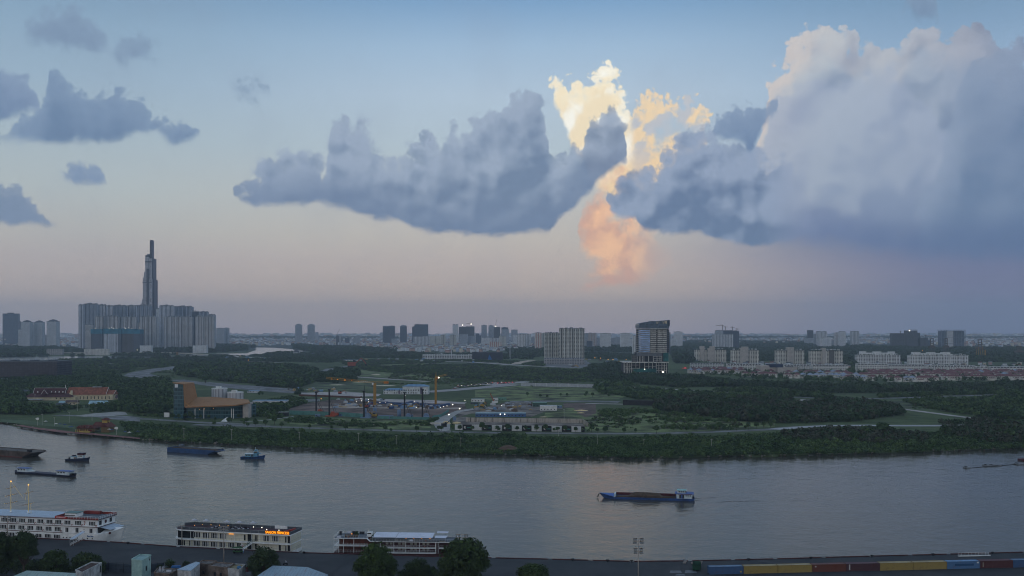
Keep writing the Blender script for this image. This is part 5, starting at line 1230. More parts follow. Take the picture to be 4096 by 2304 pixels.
house('u8',1010,1110,1165,1130,1185,'small pale roofed shed below the church, left',LBR,roof='gable')
house('u8',960,1130,1205,1168,1225,'shed with a dark metal roof below the church',ROOFD,roof='gable')
house('u8',1120,1325,1158,1118,1200,'shed with a brown grey roof below the church, right',mat('brown_roof','5d5350',.85),roof='gable')
house('u8',1520,1830,1185,1128,1200,'shed with a wide pale blue roof among the trees',LBR,roof='gable',dd=.35)
house('u8',60,195,950,936,965,'small pale roofed hut among the trees at the left edge',ROOFW,roof='flat',dd=.3)
# riverside pavilion
D = dep('u5',600); YW = mat('yellow_wall','b09a58',.85); t = thing('restaurant','riverside restaurant with yellow walls and layered brown red roofs','restaurant',(hx('u5',1680,D),D,LAND),-.12)
CX = lambda x: hx('u5',x,D)-hx('u5',1680,D); CZ = lambda y: hz('u5',y,D)-LAND; RR_ = mat('rust_roof','5a3028',.85,var=.2,vs=.5)
MB().box(CX(1440),CX(1655),0,8,0,1.4).build('terrace_wall',YW,t)
for x in (1370,1410,1440,1555,1600): MB().box(CX(x),CX(x)+.5,-.1,.5,0,CZ(545)).build('pillar',YW,t)
MB().box(CX(1390),CX(1740),.6,8.5,1.4,CZ(520)).build('wall',mat('ochre_wall','6e5c40',.85),t)
mb = MB(); mb.hip(CX(1380),CX(1750),-.5,9,CZ(522),CZ(465),.4); mb.build('roof',RR_,t)
for a,b in ((1395,1505),(1520,1600),(1640,1740)): MB().gable(CX(a),CX(b),-1.6,3,CZ(515),CZ(470),'y').build('porch_gable',RR_,t)
MB().box(CX(1830),CX(1985),3,12,0,CZ(500)).build('wall',MATS['ochre_wall'],t); mb = MB(); mb.gable(CX(1815),CX(2005),2,13,CZ(502),CZ(430),'y',.3); mb.build('roof',RR_,t)
mb = MB(); mb.gable(CX(1620),CX(1860),6,18,CZ(500),CZ(425),'x',.3); mb.build('roof',RR_,t)
MB().box(CX(1765),CX(1865),10,15,CZ(440),CZ(392)+.2).build('lantern',YW,t); mb = MB(); mb.hip(CX(1745),CX(1885),9,16,CZ(392)+.22,CZ(350)+.2,.3); mb.build('lantern_roof',RR_,t)
for x in (1410,1600,1635): MB().box(CX(x),CX(x)+2.2,.2,.58,1.0,CZ(550)).build('red_panel',mat('red_panel','6e201c',.8,var=.1),t)
# parasols and kiosks of the promenade
for i,(x,y) in enumerate([(840,440),(1190,500),(1100,490),(1030,485),(1320,540),(1290,545),(2010,590),(2060,600),(2300,640),(2380,650),(2530,630)]):
    gp = gd('u5',x,y,LAND+.3); t = thing('parasol','small parasol shading tables on the far promenade','parasol',(gp.x,gp.y,LAND+.3),0,'parasols on the far promenade')
    MB().tube((0,0,0),(0,0,2.3),.06,5).build('pole',ROOFD,t); MB().tube((0,0,2.2),(0,0,3.0),1.7,8,.1).build('canopy',mat('parasol_blue','3d4f78',.8,var=0) if i % 3 else WE,t)
def pole(v,x,yt,yb,lb,r=.16,m=None,arm=True,group='lamp poles on the far bank',name='lamp_post',cat='pole',z=LAND):
    D = dep(v,yb); t = thing(name,lb,cat,(hx(v,x,D),D,z),0,group); H = hz(v,yt,D)-z
    MB().tube((0,0,0),(0,0,H),r,6,r*.6).build('pole',m or mat('pale_concrete_pole','a8a79f',.8,var=0),t)
    if arm: MB().box(-.9,.9,-.1,.1,H-.5,H-.3).build('crossarm',MATS['pale_concrete_pole'],t)
    return t
for v,x,a,b,lb in [('v2',327,270,395,'concrete pole before the church'),('v2',395,460,566,'tall concrete pole on the promenade between the two fish shaped signs'),('v2',725,315,432,'concrete pole among trees right of the church'),('v2',862,425,527,'concrete pole behind the yellow restaurant'),
                       ('v2',510,490,570,'thin pole left of the yellow restaurant'),('v2',648,440,540,'thin dark pole behind the promenade'),
                       ('v2',1723,590,716,'concrete pole on the bank left of the blue barge'),('v2',2170,600,722,'concrete pole on the bank above the blue barge'),
                       ('v3',852,1045,1146,'concrete pole on the bank right of the blue tug'),('v3',1360,1055,1156,'concrete pole in the scrub below the middle drilling rig'),('v3',1685,1075,1172,'concrete pole in the scrub below the rightmost drilling rig'),
                       ('v3',2240,1095,1186,'concrete pole in the scrub below the left end of the hoarding'),('v4',718,1020,1105,'thin pole before the hoarding right part'),('v4',1050,1068,1162,'concrete pole right of the hoarding end'),('v4',2030,1105,1196,'leaning pole in the scrub right of the water glow'),
                       ('v4',765,850,930,'thin pole behind the concrete wall'),('v4',1450,1105,1170,'short pole in the scrub')]:
    pole(v,x,a,b,lb)
for (x,yt,yb,lb) in ((690,345,470,'white fish shaped sign on a pole near the promenade start'),(2142,517,640,'white fish shaped sign on a pole right of the restaurant')):
    t = pole('u5',x,yt,yb,lb,arm=False,group='fish shaped signs',name='sign_post',cat='sign'); D = t.location.y; z = hz('u5',yt,D)-LAND
    MB().prism([(-1.9,0),(-.9,.9),(.6,1.1),(1.3,.6),(1.3,-.7),(.6,-1.1),(-.9,-.8)],-.12,.12).build('sign_board',WE,t).rotation_euler = (math.radians(90),0,0)
    t.children[-1].location = (0,0,z)
# ---------------------------------------------------------------- dark netted block at the left edge
D = 1728.0; t = thing('netted_building','wide flat building wrapped in dark netting at the left edge','building site',(hx('u8',480,D),D,LAND),0)
a,b,H = hx('u8',-900,D)-t.location.x,hx('u8',972,D)-t.location.x,hz('u8',462,D)-LAND
MB().box(a,b,0,60,0,H).build('netting',facade('facade_dark_net','2c323e','262a36',3.8,5.0,.8,.8,stain=.3),t); MB().box(a-.4,b+.4,-.4,60.4,H+.02,H+1).build('roof',mat('grey_deck','50565c',.9),t)
for x in (80,420,740): MB().box(hx('u8',x,D)-t.location.x,hx('u8',x+110,D)-t.location.x,20,32,H+1.02,H+3).build('roof_structure',ROOFD,t)
for x0,x1,y in ((20,110,780),(220,285,775),(745,865,765),(420,500,770)):
    gp = gd('u8',x0,y,LAND); w = hx('u8',x1,gp.y)-gp.x; t = thing('site_hut','low pale hut at the foot of the dark netted building','hut',gp,0,'huts along the netted building')
    MB().box(0,w,0,6,0,2.6).build('wall',ROOFW,t); MB().box(-.2,w+.2,-.3,6.2,2.62,2.9).build('roof',LBR,t)
# ---------------------------------------------------------------- white arcade building, dark shed, blue trimmed building
D = 2800.0; t = thing('arcade_building','long white four storey building with rows of dark arches','building',(hx('v3',2140,D),D,LAND),0)
AR = facade('facade_arcade','c6cacc','34393f',3.9,6.6,.66,.52)
for i,(a,b,y) in enumerate([(1912,2010,381),(2012,2058,378),(2060,2196,381),(2198,2300,384),(2302,2371,381)]):
    MB().box(hx('v3',a,D)-t.location.x,hx('v3',b,D)-t.location.x-.4,(i % 2)*2.5,24,0,hz('v3',y,D)-LAND).build('wing',AR,t)
MB().box(hx('v3',2065,D)-t.location.x,hx('v3',2078,D)-t.location.x,4,14,hz('v3',381,D)-LAND+.1,hz('v3',372,D)-LAND).build('roof_turret',ROOFW,t)
t = thing('netted_building','low dark netted block right of the white arcade building','building site',(hx('w4',1070,2760),2760,LAND),0); CX = lambda x: hx('w4',x,2760)-t.location.x
MB().box(CX(886),CX(1336),0,40,0,hz('w4',728,2760)-LAND).build('netting',facade('facade_dark_net','2c323e','262a36',3.8,5.0,.8,.8),t); MB().box(CX(806),CX(884),20,50,0,hz('w4',722,2760)-LAND).build('netting',MATS['facade_dark_net'],t)
MB().box(CX(1000),CX(1050),4,20,hz('w4',727,2760)-LAND,hz('w4',716,2760)-LAND).build('roof_structure',ROOFD,t)
t = thing('tarpaulin','bright blue tarpaulin heap before the low dark netted block','tarpaulin',gd('w4',1110,872,LAND)); MB().add([(-6,0,0),(8,0,0),(0,6,0),(-1,2,17),(3,2,10)],[(0,1,4,3),(1,2,4),(2,0,3),(2,3,4)]).build('cloth',mat('tarp_blue','245f9c',.7),t)
house('w3',960,1262,1030,992,1055,'low building with a blue band roof far out on the marsh',BLR,wm=WHT,roof='flat',dd=.3,name='low_building',cat='building')
house('w3',95,200,900,860,950,'old pale house with a dark roof on the bright water bank',ROOFD,wm=ROOFW)
for i,(x,y) in enumerate([(215,940),(390,945),(480,940),(690,935),(840,935),(920,950),(1840,960),(2000,960)]):
    house('w3',x,x+R.randrange(55,90),y-10,y-30,y+8,['white villa left of centre behind the tree belt','white villa by the water, second','white villa by the water, third','brown roofed villa behind the tree belt','white villa with two gables behind the tree belt','low white villa at the belt end','small brown house beside the marsh road','tiny house left of the arcade building'][i],ROOFD if i % 2 else mat('brown_roof','5d5350',.85),wm=WHT)
# bridge over the channel
D = 3350.0; t = thing('bridge','pale road bridge on V shaped piers across the channel','bridge',(hx('v1',1400,D),D,LAND),0); CX = lambda x: hx('v1',x,D)-t.location.x; CZ = lambda y: hz('v1',y,D)-LAND
BR = mat('bridge_concrete','a39f96',.9); pts = [(480,1308),(700,1312),(1000,1318),(1300,1316),(1450,1312),(1600,1310),(1720,1312),(1900,1318),(2060,1328),(2250,1345)]
for (xa,ya),(xb,yb) in zip(pts,pts[1:]): MB().add([(CX(xa),0,CZ(ya+9)),(CX(xb),0,CZ(yb+9)),(CX(xb),0,CZ(yb)),(CX(xa),0,CZ(ya)),(CX(xa),16,CZ(ya+9)),(CX(xb),16,CZ(yb+9)),(CX(xb),16,CZ(yb)),(CX(xa),16,CZ(ya))],[(0,1,2,3),(7,6,5,4),(3,2,6,7),(1,0,4,5)]).build('deck',BR,t)
for x in (620,780,940,1090,1220,1340): MB().box(CX(x)-1.5,CX(x)+1.5,3,12,-4,CZ(1324)).build('pier',BR,t)
for x in (1560,1870):
    mb = MB()
    for s in (-1,1): mb.tube((CX(x),8,CZ(1368)),(CX(x+s*48),8,CZ(1322)),1.6,4)
    mb.build('pier',BR,t)
MB().box(CX(1480),CX(1545),1,15,CZ(1306),CZ(1302)).build('formwork',BR,t)
for x in (1818,1830): MB().box(CX(x)-2,CX(x)+2,-3,2,CZ(1378),CZ(1308)).build('scaffold',mat('rust_yellow','7e6238',.8),t)
# ---------------------------------------------------------------- the building site
D = 1330.0
def office(x0,x1,ye,yr,yb,lb,stairs):
    t = thing('site_office',lb,'office building',(hx('u6',(x0+x1)/2,D),D,LAND),-.05); w = hx('u6',x1,D)-hx('u6',x0,D); H = hz('u6',ye,D)-LAND; W2 = mat('office_white','c6cccd',.85)
    MB().box(-w/2+.6,w/2-.6,.6,13,0,H).build('wall',W2,t)
    mb = MB(); mb.hip(-w/2,w/2,0,14,H+.02,H+2.6,.4); mb.build('roof',BLR,t)
    nst = max(2,int(H/3.4))
    for r_ in range(nst):
        for i in range(int(w/3.2)):
            if R.random() < .85: MB().box(-w/2+1.5+i*3.2,-w/2+2.8+i*3.2,.52,.58,1.0+r_*3.5,2.6+r_*3.5).build('window',MATS['window_dark'],t)
    if stairs: MB().box(w*.18,w*.27,.3,.5,.5,H-1).build('stair_window',mat('stair_glass','5a5468',.5),t)
office(1512,1872,322,280,388,'lower white office with a blue hip roof left of the bigger one',True)
office(1814,2238,262,214,390,'bigger white four storey office with a blue hip roof',True)
def lattice(mb,a,b,w,n):
    a,b = Vector(a),Vector(b); d = (b-a); up = Vector((0,0,1)) if abs(d.normalized().z) < .7 else Vector((0,1,0)); s = d.cross(up).normalized()*w/2; u = s.cross(d).normalized()*w/2; r = w*.09
    C4 = [s+u,s-u,-s-u,-s+u]
    for c in C4: mb.tube(a+c,b+c,r,4)
    for i in range(n):
        for k in range(4): mb.tube(a+d*i/n+C4[k],a+d*(i+1)/n+C4[(k+1) % 4],r*.7,3)
# yellow tower cranes
D = dep('u6',566); t = thing('tower_crane','yellow hammerhead tower crane with lamps along its jib','tower crane',(hx('u6',1384,D),D,LAND),0,'yellow tower cranes'); H = hz('u6',205,D)-LAND
CX = lambda x: hx('u6',x,D)-t.location.x; CZ = lambda y: hz('u6',y,D)-LAND
mb = MB(); lattice(mb,(0,0,0),(0,0,H),2.6,14); mb.build('mast',YEL,t)
mb = MB(); mb.box(-1.2,1.2,-1.2,1.2,0,H*.98); mb.build('ladder_cage',YEL,t)
mb = MB(); lattice(mb,(0,0,H+.5),(CX(622),-4,CZ(122)),1.9,26); mb.build('jib',YEL,t)
mb = MB(); lattice(mb,(0,0,H+.5),(CX(1560),1,CZ(192)),1.7,8); mb.build('counter_jib',YEL,t)
MB().box(CX(1528),CX(1600),-1,2.6,CZ(214),CZ(182)).build('counterweight',mat('orange_block','b06c1e',.8),t); MB().box(CX(1340),CX(1366),-1.6,-.2,CZ(232),CZ(202)).build('cab',WHT,t)
for x,y in ((712,140),(802,150),(916,158),(1024,166),(1135,178)):
    mb = MB(); mb.ball((CX(x),-4.2*(1384-x)/762,CZ(y)),.3 if x != 916 else .5,6,4); mb.build('lamp',L_ORANGE,t)
D = dep('u6',562); t = thing('tower_crane','yellow tower crane seen end on, jib pointing away','tower crane',(hx('u6',2350,D),D,LAND),0,'yellow tower cranes'); H = hz('u6',118,D)-LAND; CZ = lambda y: hz('u6',y,D)-LAND
mb = MB(); lattice(mb,(0,0,0),(0,0,H),2.0,16); mb.box(-.8,.8,-.8,.8,0,H*.98); mb.build('mast',YEL,t)
mb = MB(); mb.tube((0,0,H),(.4,0,CZ(28)),.8,4,.2); mb.build('apex',YEL,t)
mb = MB(); lattice(mb,(0,2,H),(9,50,H+1),1.5,16); mb.build('jib',YEL,t); MB().box(.4,2.2,-3,1,H-2,H).build('cab',mat('orange_block','b06c1e',.8),t)
mb = MB(); mb.ball((3.4,-2.2,H),.8,6,4); mb.build('lamp',L_WHITE,t)
# piling rigs
OR_ = mat('machine_orange','944630',.7); BLK = mat('mast_black','17191e',.6,var=0); BGY = mat('blue_grey_steel','667c96',.7)
for x,yt,yb,m,lb in [(455,362,700,OR_,'leftmost black piling rig on an orange base'),(662,318,735,OR_,'second black piling rig with a big orange base'),(1213,348,762,BGY,'third black piling rig beside a silo'),(1855,365,772,BGY,'fourth black piling rig with a bright lamp'),(2138,318,770,BGY,'rightmost black piling rig on a blue grey base')]:
    D = dep('u6',yb); t = thing('piling_rig',lb,'piling rig',(hx('u6',x,D),D,LAND),0,'black piling rigs'); H = hz('u6',yt,D)-LAND
    MB().box(-.65,.65,-.65,.65,0,H).build('mast',BLK,t); MB().box(-1.3,1.3,-1,1,H-.1,H+.9).build('mast_head',BLK,t)
    mb = MB(); mb.tube((5,3,2.5),(.6,.6,H*.62),.22,4); mb.tube((7,3,2.5),(.6,.6,H*.75),.16,4); mb.build('back_stay',BLK,t)
    mb = MB(); mb.box(1.2,9 if m is OR_ and x > 500 else 6,-1.8,3.5,1.0,3.6); mb.box(2,5,-1.6,2,3.6,4.8); mb.build('engine_house',m,t); MB().box(-3.5,6,-2.4,4,0,1.0).build('crawler_base',m,t)
for x0,x1,yt,yb,lb in [(1197,1250,612,738,'blue grey silo beside the third piling rig'),(1352,1408,600,724,'middle blue grey silo'),(1737,1798,630,768,'blue grey silo left of the fourth piling rig')]:
    D = dep('u6',yb); t = thing('silo',lb,'silo',(hx('u6',(x0+x1)/2,D),D,LAND),0,'silos of the building site'); w = hx('u6',x1,D)-hx('u6',x0,D); H = hz('u6',yt,D)-LAND
    MB().tube((0,w/2,1),(0,w/2,H),w/2,14).build('tank',BGY,t); mb = MB()
    for q in range(4): mb.tube((w*.4*math.cos(q*1.57+.8),w/2+w*.4*math.sin(q*1.57+.8),0),(w*.4*math.cos(q*1.57+.8),w/2+w*.4*math.sin(q*1.57+.8),1.1),.2,4)
    mb.build('leg_frame',BLK,t)
def cabin(v,x0,x1,yt,yb,lb,m,rm=None,dd=3.0,group='site cabins and containers',name='site_cabin',cat='cabin',win=True):
    D = dep(v,yb); t = thing(name,lb,cat,(hx(v,(x0+x1)/2,D),D,LAND),0,group); w = hx(v,x1,D)-hx(v,x0,D); H = max(2.2,hz(v,yt,D)-LAND-dd*EYE/D*.8)
    MB().box(-w/2,w/2,0,dd,0,H).build('wall',m,t); MB().box(-w/2-.15,w/2+.15,-.15,dd+.15,H+.02,H+.22).build('roof',rm or m,t)
    if win:
        for i in range(max(1,int(w/3.4))): MB().box(-w/2+.8+i*3.4,-w/2+1.9+i*3.4,-.06,-.01,.9,1.9).build('window',MATS['window_dark'],t)
    return t
SB = mat('site_blue','46648c',.7)
for x0,x1,yt,yb,lb,m in [(1440,1510,722,765,'blue site cabin right of the yellow excavator',BGY),(1515,1605,722,770,'second blue site cabin in the row',BGY),(1612,1672,722,775,'third blue site cabin in the row',BGY),(1872,1945,732,780,'blue cabin at the fourth piling rig',BGY),
                          (1945,1985,712,760,'grey cabin behind the fourth piling rig',BGY),(2155,2250,745,785,'low blue cabin at the rightmost piling rig',BGY),(820,892,700,735,'deep blue cabin right of the orange rig',SB),(1075,1160,692,745,'blue grey cabin left of the third piling rig',BGY),(440,510,705,742,'pale blue crate under the leftmost rig',BGY)]:
    cabin('u6',x0,x1,yt,yb,lb,m)
cabin('u7',500,690,425,470,'white cabin block above the site road',WHT,LBR); cabin('u7',820,892,412,448,'small white cabin beside the orange boom',WHT); cabin('u7',896,1016,404,448,'pale green cabin with a curved roof',GRR)
cabin('u7',1405,1610,475,540,'green roofed workshop behind the white store',mat('dark_green_wall','3d5a50',.8),GRR,dd=10); cabin('u7',1510,1758,520,600,'white store building with a pale roof',WHT,ROOFW,dd=9); cabin('u7',1760,1830,530,560,'small blue grey shelter right of the white store',BGY,LBR)
cabin('u7',485,600,478,505,'green roofed open shelter',ROOFD,GRR); cabin('u7',225,272,690,745,'grey gate booth at the site entrance',BGY,win=False)
t = cabin('u7',560,1302,630,690,'very long shed with a pale roof and blue front',SB,LBR,dd=9,name='long_shed',cat='shed')
for x in (925,990):
    D = t.location.y; mb = MB(); mb.ball((hx('u7',x,D)-t.location.x,-.6,2.6),.5,6,4); mb.build('lamp',L_WHITE,t)
for x0,x1,y0,y1,lb in [(1510,2000,368,440,'wide pale blue roofed shed right of the orange roofed hall'),(1430,1580,235,262,'small pale roofed shed behind the hall')]:
    cabin('w8',x0,x1,y0,y1,lb,ROOFW,BLR,dd=14,name='shed',cat='shed')
for x0,x1,y0,y1,lb in [(1615,1730,555,600,'small flat roofed shelter in the garden, left'),(1890,2030,545,605,'small flat roofed shelter in the garden, right')]: cabin('w8',x0,x1,y0,y1,lb,mat('interior_shade','2c2d30',.95),ROOFW,dd=4)
# walls, fences and hoardings
def wall(v,pts,h,m,name,lb,cat='wall',th=.3,posts=None,seg=True):
    P = [gd(v,x,y,LAND) for x,y in pts]; t = thing(name,lb,cat,P[0])
    for a,b in zip(P,P[1:]):
        d = b-a; L = d.length; n = max(1,int(L/(posts or L))); M = Matrix.Translation(a-P[0]) @ Matrix.Rotation(math.atan2(d.y,d.x),4,'Z')
        MB().box(0,L,0,th,0,h,M).build('panel',m,t)
        if posts:
            for i in range(n+1): MB().box(i*L/n-.2,i*L/n+.2,-.25,-.01,0,h+.15,M).build('post',WE,t)
    return t
def wallmat():
    m = bpy.data.materials.new('stained_concrete'); m.use_nodes = True; b = m.node_tree.nodes['Principled BSDF']; q = G(m.node_tree); co = q.node('ShaderNodeTexCoord').outputs['Object']
    st = q.noise(q.v('MULTIPLY',co,(1.0,1.0,.12)),.35,4,.7); c = q.mix(q.rng(st,.5,.68),lin('a59f96'),lin('57534f'))
    x,y,z = q.sep(co); c = q.mix(q.m('LESS_THAN',q.m('FRACT',q.m('DIVIDE',x,2.5)),.06),c,lin('7b766f')); q.put(b.inputs['Base Color'],c); b.inputs['Roughness'].default_value = .9; return m
wall('u7',[(415,762),(2130,782)],3.9,wallmat(),'concrete_wall','long stained concrete wall behind the hoarding'); wall('u7',[(2134,782),(2215,842)],3.9,mat('rough_concrete','8f8a80',.9,var=.2),'concrete_wall','end piece of the stained wall turning toward the road')
wall('v4',[(395,655),(520,656),(800,661),(1056,668)],5.0,mat('fence_white','9fa6ac',.85,var=.1),'site_fence','long white fence at the top of the meadow','fence',posts=14)
TEAL = mat('teal_fence','4e7b76',.8,var=.15); wall('u6',[(30,705),(300,712),(860,735),(1200,760)],4.0,TEAL,'site_fence','teal sheet fence left of the silos','fence'); wall('u6',[(1420,770),(2250,790)],2.5,TEAL,'site_fence','teal sheet fence right of the silos','fence'); wall('u6',[(2300,770),(2430,745),(2560,660)],2.6,TEAL,'site_fence','teal fence along the site entrance road','fence')
wall('w8',[(1500,500),(1750,490),(1960,455),(2200,400),(2500,385)],3.0,mat('pale_wall','8e969c',.9),'garden_wall','pale wall curving behind the garden of the hall')
wall('u6',[(180,412),(560,425),(1150,450),(1180,440)],2.2,mat('rust_brown','54372f',.9),'retaining_wall','brown retaining wall of the concrete deck')
wall('v4',[(1270,815),(1530,822)],5.5,mat('interior_shade','2c2d30',.95),'culvert','dark culvert opening under the gravel road','culvert',th=6)  # solid block, the shade of the opening is put into its dark colour
# blue painted site hoarding bands
for pts,lb in [([(1300,590),(1330,545),(1600,535)],'blue band fence left of the crane mast'),([(1560,545),(2000,560),(2080,545)],'blue band fence in the middle of the pit'),([(2100,560),(2330,585),(2420,575)],'blue band fence right of the second crane'),([(2290,620),(2420,590),(2576,560)],'blue band fence on the right end of the pit'),([(1650,620),(1800,580),(2000,520)],'blue band fence across the pit')]:
    wall('u6',pts,2.4,mat('band_blue','30486e',.8),'site_fence',lb,'fence',th=3)
# hoarding with black and white panels along the riverside road
WPn = mat('panel_white','c4c6c6',.7,var=.06); BPn = mat('panel_black','14171d',.6,var=0); TL = mat('panel_teal','3e8f86',.7,var=0); GN = mat('panel_green_text','6d8f6a',.8,var=0)
P0,P1 = gd('u7',255,884,LAND),gd('u7',2168,916,LAND); t = thing('hoarding','long roadside hoarding of alternating white and black panels','hoarding',P0); d = P1-P0; ang = math.atan2(d.y,d.x); L = d.length
def hp(x): return (x-255)/(2168-255)*L
for i,(a,b) in enumerate([(255,370),(372,508),(512,655),(668,806),(810,961),(964,1101),(1104,1252),(1255,1392),(1395,1542),(1548,1686),(1688,1836),(1840,1975),(1977,2116),(2119,2168)]):
    white = i % 2 == 0; M = Matrix.Rotation(ang,4,'Z'); x0,x1 = hp(a),hp(b)-.1; hh = 4.7; pn = MB().box(x0,x1,0,.25,.1,hh,M).build('panel',WPn if white else BPn,t)
    mb = MB(); w = x1-x0
    if not white:
        s = x0+w*.14; u = w*.11
        for k,(ax,az) in enumerate([(0,3.1),(.5,2.6),(0,2.1),(.5,1.6)]): mb.box(s+ax*u,s+ax*u+u*1.5,-.06,-.01,az-.12,az+.34,M)
        mb.build('emblem',WE,pn); mb = MB()
        for k in range(6): mb.box(s+u*3+k*w*.075,s+u*3+k*w*.075+w*.055,-.05,-.01,1.9,2.6+(.2 if k % 2 else 0),M)
        mb.build('lettering',TL,pn)
    elif i in (0,4,8,10,12):
        for k in range(3): mb.box(x0+w*.25,x0+w*(.62+.08*(k % 2)),-.05,-.01,1.5+k*.8,1.85+k*.8,M)
        mb.build('lettering',GN,pn)
# cranes, excavators
def excav(loc,rz,lb,m,s=1.0):
    t = thing('excavator',lb,'excavator',loc,rz,'excavators of the building site'); t.scale = (s,s,s)
    MB().box(-2,2,-1.5,1.5,1.1,3.0).build('body',m,t); MB().box(-1.9,2.1,-1.6,-1.0,0,1.05).box(-1.9,2.1,1.0,1.6,0,1.05).build('tracks',BLK,t)
    MB().box(.6,2,-1.4,0,3.0,4.2).build('cab',MATS['window_dark'],t); mb = MB(); mb.tube((2,.4,2.2),(5.5,.4,5.2),.35,4); mb.tube((5.5,.4,5.2),(8,.4,2.0),.28,4); mb.build('boom',m,t); MB().box(7.4,8.6,0,1.0,.8,2.0).build('bucket',BLK,t)
YM = mat('machine_yellow','a5822c',.7)
for v,x,y,rz,lb,m in [('u6',1290,738,.1,'yellow excavator between the silos, left',YM),('u6',1380,752,2.6,'yellow excavator between the silos, right',YM),('u6',1250,600,.3,'rusty excavator behind the third piling rig',OR_),('u6',830,380,0,'orange excavator on the concrete deck',OR_),('u6',1720,600,3,'yellow excavator at the pit edge',YM),('u6',1960,605,.2,'yellow loader right of the fourth piling rig',YM),
                           ('u7',570,575,.2,'yellow excavator at the rubble yard, left',YM),('u7',660,545,1,'yellow excavator at the rubble yard, right',YM),('u6',2480,900,.4,'dark loader at the entrance road',BLK),('w3',1100,1160,.3,'red machine at the far road junction',OR_)]:
    excav(gd(v,x,y,LAND),rz,lb,m,1.0 if v != 'w3' else 4)
D = dep('u7',490); t = thing('mobile_crane','orange telescopic crane boom leaning left over the yard','mobile crane',(hx('u7',838,D),D,LAND)); mb = MB(); mb.tube((0,0,1.5),(hx('u7',775,D)-t.location.x,0,hz('u7',345,D)-LAND),.8,4,.5); mb.build('boom',OR_,t); MB().box(-3,4,-1.4,1.4,.5,2.6).build('carrier',WHT,t)
for v,x,y0,x2,y2,lb in [('v3',1410,648,1410,700,'thin dark rig mast behind the crane'),('v3',2025,330,2027,478,'tall thin mast before the arcade building')]:
    D = dep(v,y2); tag(MB().tube((0,0,0),(0,0,hz(v,y0,D)-LAND),.9 if D > 1800 else .4,5,.5).build('rig_mast',BLK),lb,'mast').location = (hx(v,x,D),D,LAND)
# site lamps on posts
LAMPS = [('u6',1165,462),('u6',1172,495),('u6',1092,508),('u6',1288,510),('u6',1284,475),('u6',1465,520),('u6',1552,518),('u6',1643,558),('u6',1868,408),('u6',1883,527),('u6',1825,582),('u6',2009,499),('u6',2003,531),('u6',2043,600),('u6',2219,566),('u6',2358,570),('u6',2425,600),('u6',2475,588),('u6',2528,576),
         ('u7',223,513),('u7',326,575),('u7',167,664),('u7',88,546),('u7',140,535),('u7',404,450),('u7',940,528)]
for i,(v,x,y) in enumerate(LAMPS):
    D = dep(v,y+22); t = thing('flood_lamp','white flood lamp on a thin post in the building site','lamp',(hx(v,x,D),D,LAND),0,'white lamps of the building site'); H = max(2.0,hz(v,y,D)-LAND)
    MB().tube((0,0,0),(0,0,H),.1,4).build('post',BLK,t); mb = MB(); mb.ball((0,0,H),.6 if (v,x) in (('u6',1868),('u7',326),('u7',223),('u7',167)) else .34,6,4); mb.build('lamp_head',L_WHITE,t)
for i,(v,x,y,k,yb) in enumerate([('u6',533,455,L_WARM,520),('v3',156,455,L_WARM,470),('v3',316,456,L_WARM,470),('v3',369,458,L_WARM,472),('v3',414,430,L_WARM,445),('v3',438,459,L_WARM,472),('v3',485,420,L_WARM,435),('w5',607,896,L_WARM,930),('w5',713,901,L_WARM,935),('w5',855,924,L_WARM,955),('w5',946,926,L_WARM,956),('w5',1192,931,L_WARM,965),('w5',1188,1213,L_WHITE,1235),('w5',2031,770,L_WARM,800),
                                      ('v1',1928,1288,L_WARM,1310),('w3',690,1233,L_WHITE,1245),('w3',180,918,L_WHITE,940),('w6',2000,686,L_ORANGE,745),('w7',1172,423,L_ORANGE,470),('v3',1095,372,L_WARM,385),('v1',52,1176,L_WHITE,1300),('v1',1414,1288,L_WHITE,1340)]):
    D = dep(v,yb); t = thing('street_lamp',['warm street lamp on the far side of the river','white street lamp on the far side of the river'][k is L_WHITE],'street lamp',(hx(v,x,D),D,LAND),0,'far street lamps'); H = hz(v,y,D)-LAND
    MB().tube((0,0,0),(0,0,H),.15,4).build('post',ROOFD,t); mb = MB(); mb.ball((0,0,H),max(.4,D*.0003),6,4); mb.build('lamp_head',k,t)
# cars: one built, others copied
CARM = [mat('car_'+c,h,.35,var=0,spec=.6) for c,h in (('white','c9ccce'),('grey','6d7278'),('dark','24272c'),('red','7c2a26'),('blue','3c5374'))]
def car(i):
    t = thing('car','','car',(0,0,0),0,'cars on the far highway'); mb = MB(); mb.box(-2.2,2.2,-.9,.9,.35,.95); mb.build('body',CARM[i],t)
    mb = MB(); mb.add([(-1.5,-.8,.96),(1.2,-.8,.96),(1.2,.8,.96),(-1.5,.8,.96),(-1.0,-.7,1.5),(.6,-.7,1.5),(.6,.7,1.5),(-1.0,.7,1.5)],[(0,1,5,4),(1,2,6,5),(2,3,7,6),(3,0,4,7),(4,5,6,7)]); mb.build('cabin',MATS['window_dark'],t)
    mb = MB()
    for s in (-1.4,1.4): mb.tube((s,-.92,.35),(s,.92,.35),.34,8)
    mb.build('wheels',BLK,t); return t
cars = [car(i) for i in range(5)]; cu = [0]*5
def put_car(x,y,z,rz,lights=None,v='u7',lb=None):
    i = R.choice([0,0,1,1,2,2,3,4]); g_ = gd(v,x,y,LAND); g_.z = z
    lab = lb or ['white car','grey car','dark car','red car','blue car'][i]+' in the evening traffic on the far highway'
    if not cu[i]: cu[i] = 1; t = cars[i]; t.location = g_; t.rotation_euler.z = rz; t['label'] = lab
    else: t = dup(cars[i],g_,rz,lab)
    if lights:
        for s in (-.6,.6):
            mb = MB(); mb.ball((2.25*(1 if lights is L_WHITE else -1),s,.8),.34,6,4); mb.build('headlight' if lights is L_WHITE else 'tail_light',lights,t)
